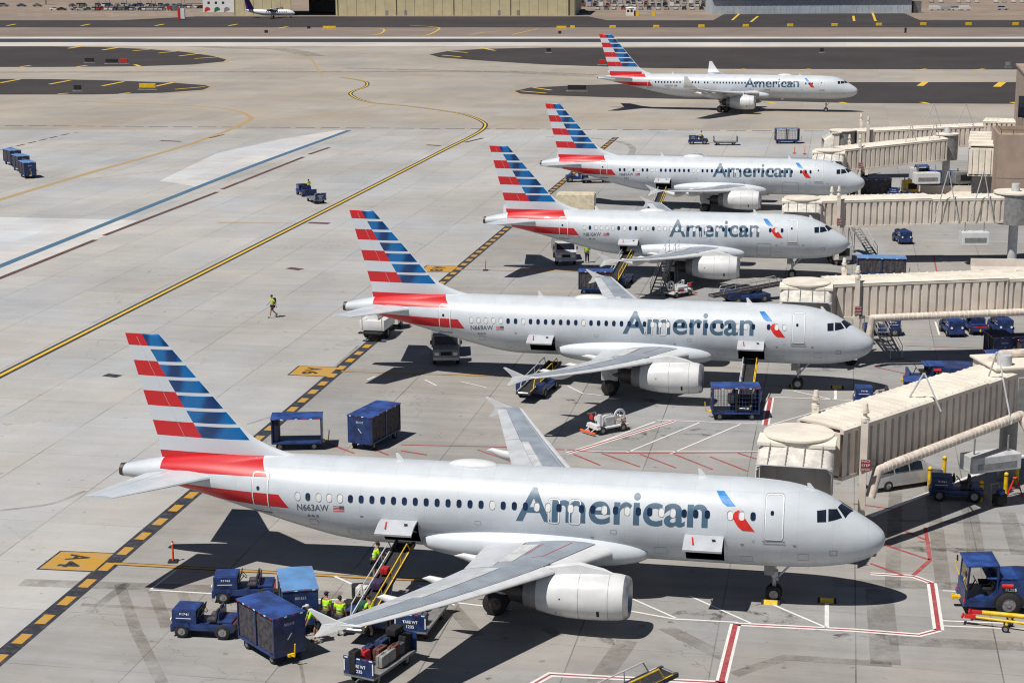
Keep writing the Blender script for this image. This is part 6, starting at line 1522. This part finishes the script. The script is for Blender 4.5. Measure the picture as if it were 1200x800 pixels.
R5, _ = jet_bridge('farthest boarding bridge, its dark cab end facing the open stand', (45.4, 231.0), (43.0, 231.6), 0, 2.9, [((44.6, 232.2), 3.6), ((62.0, 233.0), 4.2)], 2.65, None, [((46.0, 230.4), 8.2), ((45.8, 234.2), 8.2)], rad(175), None, [((53.5, 231.4), (55.6, 231.4), 9.6, 6.9), ((57.6, 231.4), (59.8, 231.4), 9.6, 7.0)], M['cream'], True, 1.75, None, M['gray'])
make_stairs('service stairs at the cab end of the second bridge, beyond the second jet nose', (*G(1018, 404, 0)[:2], 3.0), G(1050, 422)[:2], .9, 1.0, 'service_stairs')
make_stairs('service stairs at the cab end of the third bridge, beyond the third jet nose', (*G(998, 297, 0)[:2], 3.0), G(1024, 302)[:2], .9, 1.0, 'service_stairs')
# rotundas and the fixed ends
def rotunda(label, c, r, zf, H, glass=True):
    R = thing('bridge_rotunda', label, 'bridge rotunda', (c[0], c[1], 0))
    B().cyl((0, 0, zf), (0, 0, zf+H), r, n=24).obj('drum', M['gray'] if glass else M['cream'], R, 40)
    B().cyl((0, 0, zf+H), (0, 0, zf+H+.16), r*1.08, n=32).obj('roof_disc', M['cream2'], R, 40)
    B().cyl((0, 0, 0), (0, 0, zf), .45, n=16).obj('support_column', M['lgray'], R, 40)
    B().cyl((0, 0, zf+H+.16), (0, 0, zf+H+.9), .4, n=16).obj('roof_vent', M['lgray'], R, 40)
rotunda('grey rotunda where the third bridge meets the right edge', (48.4, 170.3), 1.9, 3.8, 2.9)
rotunda('grey glazed rotunda at the inner end of the fourth bridge', (52.9, 216.6), 1.3, 4.3, 3.0)
R = thing('bridge_rotunda', 'cream boxy end unit with round roof vent at the right edge of the near bridge', 'bridge rotunda', (28.6, 99.2, 0), rad(10))
B().box((0, 0, 5.45), (3.4, 3.2, 3.1), None, .04).obj('drum', M['cream'], R); B().box((.3, -1.63, 5.2), (1.3, .06, 2.5)).obj('glazed_panel', M['gray'], R); B().box((0, 0, 7.05), (3.7, 3.5, .14), None, .03).obj('roof_slab', M['cream2'], R)
B().cyl((-1.0, -1.0, 6.8), (-1.0, -1.0, 7.7), .42, n=18).obj('roof_vent', M['lgray'], R, 40); B().tube([(-1.4, -.2, 7.2), (-.4, .6, 7.35), (1.2, .7, 7.35), (3.5, .2, 7.2)], .24, 12).obj('roof_duct', M['duct'], R, 60); B().cyl((0, 0, 0), (0, 0, 3.8), .5, n=16).obj('support_column', M['gray'], R, 40)
# fixed stepped walkway
R = thing('fixed_walkway', 'white stepped walkway joining the fourth bridge to the tan terminal', 'walkway', (55.3, 207.5, 0), rad(75))
tunnel('walkway_tunnel', R, (0, .0), (14.0, .0), 4.0, 3.4, 3.4, 3.5, M['cream2'])
for k in range(6): B().box((-.05, -1.75+k*.7, 5.1), (.12, .4, 2.9)).obj('end_rib', M['cream2'], R)
for k in range(4): B().box((2.0+k*3.2, 0, 7.15), (1.2, 4.2, .45), None, .08).obj('roof_step', M['cream2'], R)
for x in (1.5, 11.5): B().box((x, 0, 1.7), (.5, 3.0, 3.4)).obj('support', M['gray'], R)
R = thing('fixed_walkway', 'white flat-roofed walkway behind the stepped one, joining the farthest bridge', 'walkway', (66, 232, 0), rad(-20))
tunnel('walkway_tunnel', R, (-4.5, .0), (9.0, .0), 4.2, 4.3, 4.3, 3.1, M['cream'])
for x in (-3, 6): B().box((x, 0, 2.1), (.5, 3.0, 4.2)).obj('support', M['gray'], R)
# terminal
R = thing('terminal_building', 'tan terminal block cut by the right edge, behind the third bridge', 'building', (55.0, 201.5, 0), rad(-10.5))
B().box((10, 5, 4.0), (20, 10, 8.0)).obj('lower_block', M['tan'], R)
pr = B(); 
for c, s_ in (((10, .12, 8.45), (20, .24, .9)), ((.12, 5, 8.45), (.24, 9.5, .9)), ((10, 9.88, 8.45), (20, .24, .9))): pr.box(c, s_)
pr.obj('parapet', M['tan'], R)
B().box((10, 5, 8.06), (19.4, 9.4, .1)).obj('flat_roof', mat('roof_gravel', (.34, .27, .17), .9, 0, .2, 3), R)
h = B(); h.tube([(.3, .3, 9.4), (19, .3, 9.4)], .03, 6).tube([(.3, .3, 9.4), (.3, 9, 9.4)], .03, 6)
for k in range(8): h.cyl((.3+k*1.3, .3, 8.9), (.3+k*1.3, .3, 9.4), .03, n=6)
h.obj('roof_rail', M['dark'], R)
B().box((10, -.012, 4.0), (20, .02, .06)).obj('wall_joint', M['gray'], R)
R = thing('terminal_building', 'taller tan terminal block behind, at the top of the right edge', 'building', (62.3, 218, 0), rad(-12))
B().box((12, 8, 7.2), (24, 16, 14.4)).obj('upper_block', M['tan'], R); B().box((12, 8, 14.5), (24.3, 16.3, .25)).obj('coping', M['tan'], R)
B().box((.2, -.03, 10.5), (1.6, .06, 2.6)).obj('window_band', M['glass'], R)

# clutter below the far bridges
def gpu(label, loc, rz, m_, s_=(2.6, 1.5, 1.5)):
    R = thing('ground_power_unit', label, 'power unit', loc, rz)
    B().box((0, 0, .45+s_[2]/2), s_, None, .08).obj('housing', m_, R, 40); B().box((.1, -s_[1]/2-.01, .5+s_[2]/2), (s_[0]*.6, .03, s_[2]*.5)).obj('louvre', M['dark'], R)
    B().box((0, 0, .4), (s_[0]+.3, s_[1]*.8, .14)).obj('frame', M['dark'], R); B().cyl((-.6, .3, s_[2]+.4), (-.6, .3, s_[2]+.8), .07, n=8).obj('exhaust_pipe', M['dark'], R); B().tube([(s_[0]/2, 0, .4), (s_[0]/2+.8, 0, .35)], .04, 6).obj('tow_bar', M['gray'], R)
    for x in (-s_[0]*.32, s_[0]*.32):
        for y in (-s_[1]*.42, s_[1]*.42): wheel_part(R, (x, y, .26), .26, .18)
gpu('yellow power unit under the fourth bridge', g2(1066, 229), .1, M['yellow'], (1.8, 1.3, 1.4)); gpu('grey power unit beneath the middle of the fourth bridge', g2(1078, 214), 0, M['lgray']); gpu('dark power unit at the inner end of the fourth bridge', g2(1128, 219), .2, M['gray']); gpu('white power unit beside the second jet nose stairs', g2(985, 309), .1, M['lgray'], (1.8, 1.4, 1.5))
for lab, x, y, n_ in (('pale concrete barrier under the fourth bridge', 1110, 229, 6.5), ('pale concrete barrier between the second and third bridges at the right', 1172, 318, 5.5)):
    R = thing('concrete_barrier', lab, 'barrier', (*G(x, y).xy, 0), rad(-6)); B().loft([[(xx, -.4, 0), (xx, -.15, .5), (xx, -.10, 1.2), (xx, .10, 1.2), (xx, .15, .5), (xx, .4, 0)] for xx in (-n_/2, n_/2)]).obj('barrier_wall', M['cream'], R)
    for k in (-1, 1): B().box((k*n_*.3, 0, .12), (.5, .9, .24)).obj('foot', M['lgray'], R)
# ------------------------------------------------------------------ airfield signs and lights
def airfield_sign(label, px, py, wd, col, hgt=.9):
    p = G(px, py); R = thing('airfield_sign', label, 'airfield sign', p, rad(-8))
    B().box((0, 0, .35+hgt/2), (wd, .28, hgt), None, .05).obj('panel', col, R)
    B().box((-wd*.32, 0, .17), (.1, .1, .36)).box((wd*.32, 0, .17), (.1, .1, .36)).obj('feet', M['gray'], R)
    B().box((0, 0, .01), (wd+.6, .8, .04)).obj('footing', M['lgray'], R)
for a in (('yellow airfield sign on the lower left asphalt island', 173, 105, 3.6, M['yellow']), ('black airfield sign left on the lower left island', 91, 107, 1.6, M['dark']), ('black airfield sign on the upper left island', 105, 74, 2.4, M['dark']), ('long dark sign with red on the upper left island', 131, 75, 3.2, M['dark']), ('red airfield sign at the right of the long dark one', 145, 75, 2.2, M['red']), ('dark box with yellow top left of the long jet tail', 676, 107, 3.8, M['dark']), ('red sign behind the long jet tail fin', 706, 76, 1.8, M['red']),
          ('yellow airfield sign beyond the runway below the hangar end', 658, 35, 3.4, M['yellow']), ('small yellow airfield sign right of the larger one by the hangar', 671, 34.5, 1.6, M['yellow']), ('yellow airfield sign beyond the runway below the open hangar', 386, 35, 4.6, M['yellow']), ('dark box beyond the runway below the hangar door', 362, 35, 1.2, M['dark']), ('black box beyond the runway near the left', 312, 40, 1.2, M['dark']), ('black box beside the runway near the hangar end', 656, 41, 1.0, M['dark']), ('black marker on the upper right asphalt island', 643, 62, 1.2, M['dark']), ('dark marker right of the long jet fin', 963, 62, 1.0, M['dark']), ('grey marker on the right asphalt island', 1181, 79, 1.2, M['gray']), ('thin dark marker beyond the runway at right', 1061, 40, .7, M['dark'], 1.6)): airfield_sign(*a)
for i, (x, y) in enumerate(((718, 33.5), (769, 33), (822, 32.5), (874, 32), (926, 31.5), (978, 31), (1030, 30.5), (1082, 30), (1135, 30), (1190, 30))):
    p = G(x, y); R = thing('taxiway_marker', 'yellow taxiway marker beyond the runway', 'taxiway marker', p, 0, 'yellow taxiway markers in a row')
    B().box((0, 0, .5), (2.2, .3, 1.0), None, .1).obj('panel', M['yellow'], R); B().box((0, 0, .1), (1.0, .5, .2)).obj('footing', M['gray'], R)
# ------------------------------------------------------------------ hangar
A, Bq = G(274, 18.6), G(674, 18.6); rz = math.atan2(Bq.y-A.y, Bq.x-A.x); L = (Bq-A).length
R = thing('hangar', 'long pale yellow hangar with one bay open and dark', 'hangar', A, rz)
HM = mat('hangar_panel', (.50, .44, .27), .6, 0, .06, .3); HM2 = mat('hangar_trim', (.36, .32, .20), .6, 0, .06, .3)
sc_ = L/400
X_ = lambda px: (px-274)*sc_
wl = B(); wl.box((X_(307.5), 1.2, 3.7), (X_(341)-0, .4, 7.4)) ; wl.box(((X_(395)+L)/2, 1.2, 3.7), (L-X_(395), .4, 7.4)); wl.obj('wall', HM2, R)
B().box((L/2, 22, 10.2), (L, 42, 5.2)).obj('upper_wall', HM2, R); B().box((L/2, 22, 12.9), (L+2, 44, .4)).obj('roof', M['lgray'], R)
B().box((L/2, .9, 7.75), (L, .8, .5)).obj('door_track', HM, R)
B().box((L-.2, 22, 3.8), (.4, 42, 7.6)).box((.2, 22, 3.8), (.4, 42, 7.6)).obj('side_wall', HM2, R)
B().box(((X_(341)+X_(395))/2, 38, 3.7), (X_(395)-X_(341), .4, 7.4)).obj('rear_wall', M['gray'], R)
bays = [(276, 340)]+[(397, 464), (466, 531), (533, 597), (599, 664)]
for a, c in bays:
    n = 6
    for k in range(n):
        x0, x1 = X_(a)+(X_(c)-X_(a))*k/n, X_(a)+(X_(c)-X_(a))*(k+1)/n
        B().box(((x0+x1)/2, .8-.12*(k % 2), 3.72), (x1-x0-.12, .2, 7.4)).obj('door_leaf', HM, R)
for px in (341, 396, 465, 532, 598, 665): B().box((X_(px), .6, 3.9), (.7, .7, 7.8)).obj('pillar', HM, R)
for px in (455, 477, 586, 608): B().box((X_(px), .60, 1.05), (1.1, .1, 2.1)).obj('personnel_door', M['gray'], R)
# grey shed wall on the right
A, Bq = G(835, 17), G(1068, 15.5); rz2 = math.atan2(Bq.y-A.y, Bq.x-A.x); L2 = (Bq-A).length
R = thing('cargo_shed', 'long pale blue-grey shed beyond the runway at the upper right', 'building', A, rz2)
GW = mat('shed_cladding', (.42, .47, .52), .5, .1, .06, .3)
B().box((L2/2, 9, 3.3), (L2, 18, 6.6)).obj('wall', GW, R)
for k in range(34): B().box(((k+.5)*L2/34, -.05, 3.3), (.14, .1, 6.5)).obj('wall_rib', M['lgray'], R)
B().loft([[(x, -1.2, 6.6), (x, 9, 8.2), (x, 19, 6.6), (x, 9, 7.9)] for x in (-.6, L2+.6)]).obj('roof', GW, R)
B().box((L2/2, -.06, 5.3), (L2, .12, .12)).obj('gutter', M['lgray'], R)
B().box((L2+1.8, 6, 2.4), (3.6, 9, 4.8), (0, 0, .25)).obj('annex', M['gray'], R)
# white building with dark windows, left of the hangar
A = G(238, 14.5); R = thing('office_building', 'small white building with dark round-topped windows left of the hangar', 'building', A, rz)
B().box((7.2, 5, 3.6), (14.4, 10, 7.2)).obj('wall', M['white'], R); B().box((7.2, 5, 7.3), (14.8, 10.4, .25)).obj('roof', M['lgray'], R)
for k, mt in enumerate((M['red'], M['green'], M['gray'])): B().prism([(2.0+k*4.3-1.3, .0)]+[(2.0+k*4.3+1.3*math.cos(PI*i/8), 1.0+1.2*math.sin(PI*i/8)) for i in range(9)]+[(2.0+k*4.3-1.3, .0)][:0], -.06, .0).obj('awning', mt, R)
for k in range(3): B().box((2.6+k*3.2, -.03, 4.0), (1.0, .06, 1.0)).obj('window', M['glass'], R)
R = thing('striped_pillar', 'red and white box sign on a post at the far left', 'sign', G(213, 23.5), rz)
B().box((-.85, 0, 2.4), (1.1, 1.2, 4.0), None, .05).obj('red_panel', M['red'], R); B().box((.55, 0, 2.4), (1.6, 1.2, 4.0), None, .05).obj('white_panel', M['white'], R); B().box((0, 0, .2), (1.2, .6, .4)).obj('foot', M['gray'], R)
for lab, px, py, wd, hh, cc in (('beige flat shade canopy behind the left car park', 134, 7, 9, 3.2, HM), ('brown-roofed carport in the left car park', 167, 6, 6, 3.0, M['tan']), ('beige shade canopy beside the white building', 226, 5, 12, 3.4, HM)):
    R = thing('shade_canopy', lab, 'canopy', G(px, py), rz); B().loft([[(-wd/2, y, hh), (-wd/2, y, hh+.3), (0, y, hh+.7), (wd/2, y, hh+.3), (wd/2, y, hh)] for y in (0, 6)]).obj('roof', cc, R)
    for x in (-wd/2+.3, wd/2-.3):
        for y in (.3, 5.7): B().cyl((x, y, 0), (x, y, hh), .12, n=8).obj('post', M['gray'], R)
R = thing('guard_booth', 'cream guard booth beside the right car park', 'booth', G(739.5, 19), rz); B().box((0, 1.5, 1.6), (4.2, 3, 3.2), None, .1).obj('wall', M['cream2'], R); B().sph((0, 1.5, 3.15), 1, 16, 8, (2.4, 1.8, .5)).obj('roof', M['white'], R)
for x in (-1.2, .2): B().box((x, -.02, 2.0), (.9, .06, .9)).obj('window', M['glass'], R)
B().box((1.5, -.02, 1.1), (.7, .06, 2.1)).obj('door', M['dark'], R)
for lab, x in (('left yellow barrier cabinet by the guard booth', 747), ('right yellow barrier cabinet beyond the guard booth', 766)):
    R = thing('barrier_cabinet', lab, 'barrier', G(x, 19), rz); B().box((0, 0, .8), (1.2, .8, 1.6), None, .05).obj('cabinet', M['yellow'], R); B().box((2.0, 0, 1.2), (4.0, .12, .14)).obj('arm', M['white'], R)
# tree by the left car park
R = thing('tree', 'dark green leafy tree at the upper left corner', 'tree', G(54, 5.5))
tr = B(); tr.cyl((0, 0, 0), (0, 0, 2.4), .28, .2, 10)
rnd = random.Random(11)
for k in range(6): a = k*1.05; tr.cyl((0, 0, 2.2), (1.7*math.cos(a), 1.7*math.sin(a), 4.0), .12, .05, 7)
tr.obj('trunk', mat('bark', (.10, .07, .045), .9), R)
bm = bmesh.new()
for c in range(70):
    a, e, r = rnd.uniform(0, 2*PI), rnd.uniform(-.5, 1.4), rnd.uniform(1.0, 3.2); cc = Vector((r*math.cos(a)*math.cos(e)*1.1, r*math.sin(a)*math.cos(e)*1.1, 4.4+r*.85*math.sin(e)))
    for q in range(42):
        p = cc+Vector((rnd.gauss(0, .42), rnd.gauss(0, .42), rnd.gauss(0, .34))); n1 = Vector((rnd.gauss(0, 1), rnd.gauss(0, 1), rnd.gauss(0, 1))).normalized(); n2 = n1.orthogonal().normalized(); n3 = n1.cross(n2); s_ = rnd.uniform(.12, .24)
        bm.faces.new([bm.verts.new(p+n2*s_), bm.verts.new(p+n3*s_*.6), bm.verts.new(p-n2*s_), bm.verts.new(p-n3*s_*.6)])
me = bpy.data.meshes.new('crown'); bm.to_mesh(me); bm.free(); link('crown', me, mat('foliage', (.045, .075, .025), .8, 0, .4, 1.5), R)
# light poles
for i, (x, y) in enumerate(((115, 3), (182, 5), (250, 2), (700, 4), (1125, 6))):
    R = thing('light_pole', 'slender car park light pole '+('left of the beige canopy', 'right of the brown carport', 'behind the white building', 'in the right car park near the hangar', 'among the vans at the upper right')[i], 'light pole', G(x, y)); B().cyl((0, 0, 0), (0, 0, 11), .12, .07, 8).obj('pole', M['gray'], R); B().box((.8, 0, 10.95), (1.6, .3, .14)).obj('lamp_head', M['gray'], R)
# ------------------------------------------------------------------ parked cars
def car_mesh(nm, paint_mat, kind):
    b = B()
    def sec(x, hw, zb, zs, zt, tw): return [(x, -hw, zb), (x, -hw, zs), (x, -tw, zt), (x, tw, zt), (x, hw, zs), (x, hw, zb)]
    b.mi = 0
    if kind == 'sedan': b.loft([sec(-2.3, .75, .4, .85, .9, .7), sec(-1.9, .88, .3, .9, 1.0, .78), sec(-1.2, .9, .28, .92, 1.05, .78), sec(1.1, .9, .28, .88, .95, .78), sec(2.1, .85, .3, .72, .78, .7), sec(2.3, .7, .4, .6, .62, .6)]); gl = [(-1.5, .98), (-.9, 1.4), (.35, 1.42), (1.15, .93)]
    elif kind == 'suv': b.loft([sec(-2.3, .85, .4, 1.0, 1.1, .8), sec(-1.2, .93, .35, 1.05, 1.15, .82), sec(1.0, .93, .35, 1.02, 1.12, .82), sec(2.1, .88, .38, .92, .98, .75), sec(2.35, .75, .45, .75, .8, .65)]); gl = [(-2.15, 1.08), (-1.95, 1.72), (.3, 1.75), (1.05, 1.1)]
    else: b.loft([sec(-2.6, .95, .4, 1.4, 2.1, .85), sec(1.2, .95, .4, 1.4, 2.15, .85), sec(1.9, .92, .4, 1.2, 1.3, .8), sec(2.5, .85, .45, .9, .95, .7)]); gl = [(1.0, 1.35), (1.02, 1.95), (1.3, 1.95), (1.85, 1.3)]
    b.mi = 1
    b.loft([[(x, -.76, z) if z < 1.2 else (x, -.64, z) for x, z in gl], [(x, .76, z) if z < 1.2 else (x, .64, z) for x, z in gl]])
    b.mi = 0
    top = sorted(gl, key=lambda p: -p[1])[:2]; x0, x1 = sorted(p[0] for p in top); zt = top[0][1]
    if kind != 'van': b.box(((x0+x1)/2, 0, zt+.0), (x1-x0, 1.3, .05))
    b.mi = 2
    for x in (-1.4, 1.4):
        for y in (-.82, .82): b.cyl((x, y-.1, .32), (x, y+.1, .32), .32, n=12)
    bmesh.ops.recalc_face_normals(b.bm, faces=b.bm.faces)
    me = bpy.data.meshes.new(nm); b.bm.to_mesh(me); b.bm.free()
    for m_ in (paint_mat, M['glass'], M['tire']): me.materials.append(m_)
    return me
cols = {'white': (.62, .62, .61), 'silver': (.38, .39, .40), 'black': (.015, .015, .018), 'grey': (.12, .125, .13), 'red': (.28, .02, .02), 'blue': (.02, .05, .16), 'tan': (.32, .26, .18), 'dark green': (.02, .06, .04)}
CM = {}
for cn, cc in cols.items():
    m_ = mat('car_'+cn.replace(' ', '_'), cc, .3, .1, .05, 2, .5)
    for kd in ('sedan', 'suv', 'van'): CM[(cn, kd)] = car_mesh('parked_car', m_, kd)
rnd = random.Random(5); cn_l = list(cols); wts = [30, 20, 18, 14, 6, 8, 3, 2]
spots = []
def row(x0, x1, y, n, hd_, jitter, where):
    for i in range(n):
        if rnd.random() < .06: continue
        spots.append((x0+(x1-x0)*i/max(1, n-1)+rnd.uniform(-jitter, jitter), y, hd_+rnd.uniform(-.05, .05), where))
row(64, 120, 12.5, 8, 0.2, 1, 'left car park near the tree'); row(112, 205, 12.5, 20, 1.45, 1, 'row in front of the left canopies'); row(206, 236, 10, 6, 1.45, 1, 'cluster left of the white building'); row(5, 45, 8, 3, .1, 1, 'far left corner of the car park'); row(85, 210, 8, 18, 1.45, 1.5, 'second row of the left car park')
for k, y in enumerate((11.5, 8, 4.8, 1.6, -1.4)): row(676 if k else 700, 832, y, 22 if k else 14, 1.5, .8, ('front row', 'second row', 'third row', 'fourth row', 'farthest row')[k]+' of the car park right of the hangar')
for k, y in enumerate((-2.0, -5)): row(838, 1068, y, 24, 1.5, .8, ('front', 'back')[k]+' row behind the blue-grey shed')
row(1092, 1198, 3.2, 11, 1.4, 1, 'back row of the upper right lot'); row(1096, 1130, 12.5, 4, .2, 2, 'front of the upper right lot'); row(1160, 1176, 12, 2, .1, 1, 'pair at the upper right'); row(684, 694, 15, 1, .1, 0, 'car alone by the hangar end')
for x, y, hd_, where in spots:
    kd = rnd.choices(('sedan', 'suv', 'van'), (5, 4, 1))[0]; cn = rnd.choices(cn_l, wts)[0]
    if 'upper right' in where: cn = rnd.choice(('white', 'white', 'silver')); kd = rnd.choice(('van', 'suv'))
    o = bpy.data.objects.new('parked_car', CM[(cn, kd)]); COL.objects.link(o); o.location = G(x, y); o.rotation_euler = (0, 0, hd_+rz)
    where = where.replace('cluster ', '').replace('pair ', '')
    tag(o, '%s %s parked in the %s' % (cn, {'sedan': 'car', 'suv': 'SUV', 'van': 'van'}[kd], where) if 'row' in where or 'lot' in where or 'park' in where else '%s %s parked %s' % (cn, {'sedan': 'car', 'suv': 'SUV', 'van': 'van'}[kd], where), 'car', 'cars in the lots beyond the airfield')
# ------------------------------------------------------------------ the far turboprop
R = thing('turboprop_plane', 'small white high-wing turboprop with purple tail by the open hangar', 'airplane', G(346, 21.5), rz+rad(-2), None)
Tt = [(0, .05, 1.9, 1.8), (.4, .6, 2.4, 1.3), (1.5, 1.1, 3.1, .95), (3, 1.3, 3.45, .85), (12, 1.3, 3.5, .85), (16, .95, 3.5, 1.6), (19.5, .3, 3.4, 2.6), (20.3, .08, 3.3, 3.0)]
Ft = Fus(Tt); secs = []
for u in [0, .2, .4, .9, 1.5, 2.2, 3, 5, 8, 12, 13.5, 15, 17, 18.5, 19.5, 20.3]: c = Ft.zc(u); secs.append([(-u, Ft.w(u)*math.sin(2*PI*i/20), c+(Ft.t(u)-c)*math.cos(2*PI*i/20)) for i in range(20)])
B().loft(secs).obj('fuselage', M['white'], R, 60)
PU = mat('tail_purple', (.06, .012, .16), .4)
B().loft([[(-(16.6), -.15, 3.3), (-(16.6), .15, 3.3), (-(20.0), .1, 3.3), (-20.0, -.1, 3.3)], [(-18.6, -.1, 7.2), (-18.6, .1, 7.2), (-20.6, .06, 7.2), (-20.6, -.06, 7.2)]]).obj('tail_fin', PU, R)
B().loft([[(-18.4, y, 7.2), (-18.4, y, 7.35), (-20.4, y, 7.3), (-20.4, y, 7.22)] for y in (-3.4, 3.4)]).obj('tailplane', PU, R)
B().loft([[(-8.0-abs(y)*.03, y, 3.55), (-8.0-abs(y)*.03, y, 3.85), (-10.3+abs(y)*.06, y, 3.7), (-10.3+abs(y)*.06, y, 3.6)] for y in (-12, 0, 12)]).obj('wing', M['white'], R)
for sy in (-1, 1):
    n = B(); n.cyl((-6.2, sy*4, 3.2), (-10.5, sy*4, 3.2), .55, .3, 14); nn = n.obj('engine_nacelle', mat('nacelle_navy', (.03, .03, .07), .5), R, 40)
    b = B()
    for k in range(4): a = k*PI/2+.4; b.box((-6.1, sy*4+.95*math.cos(a), 3.2+.95*math.sin(a)), (.08, 1.9 if k % 2 == 0 else .24, .24 if k % 2 == 0 else 1.9)) if False else b.cyl((-6.1, sy*4, 3.2), (-6.1, sy*4+1.9*math.cos(a), 3.2+1.9*math.sin(a)), .09, .06, 6)
    b.obj('propeller', M['dark'], nn)
    wheel_part(R, (-9.4, sy*1.9, .42), .42, .3); B().cyl((-9.4, sy*1.7, .42), (-9.3, sy*1.2, 1.2), .14).obj('gear_leg', M['dark'], R)
wheel_part(R, (-1.8, 0, .35), .35, .25); B().cyl((-1.8, 0, .35), (-1.8, 0, 1.1), .1).obj('gear_leg', M['dark'], R)
for k in range(10): B().box((-3.2-k*.9, -1.31, 2.5), (.35, .04, .4)).obj('cabin_window', M['dark'], R)
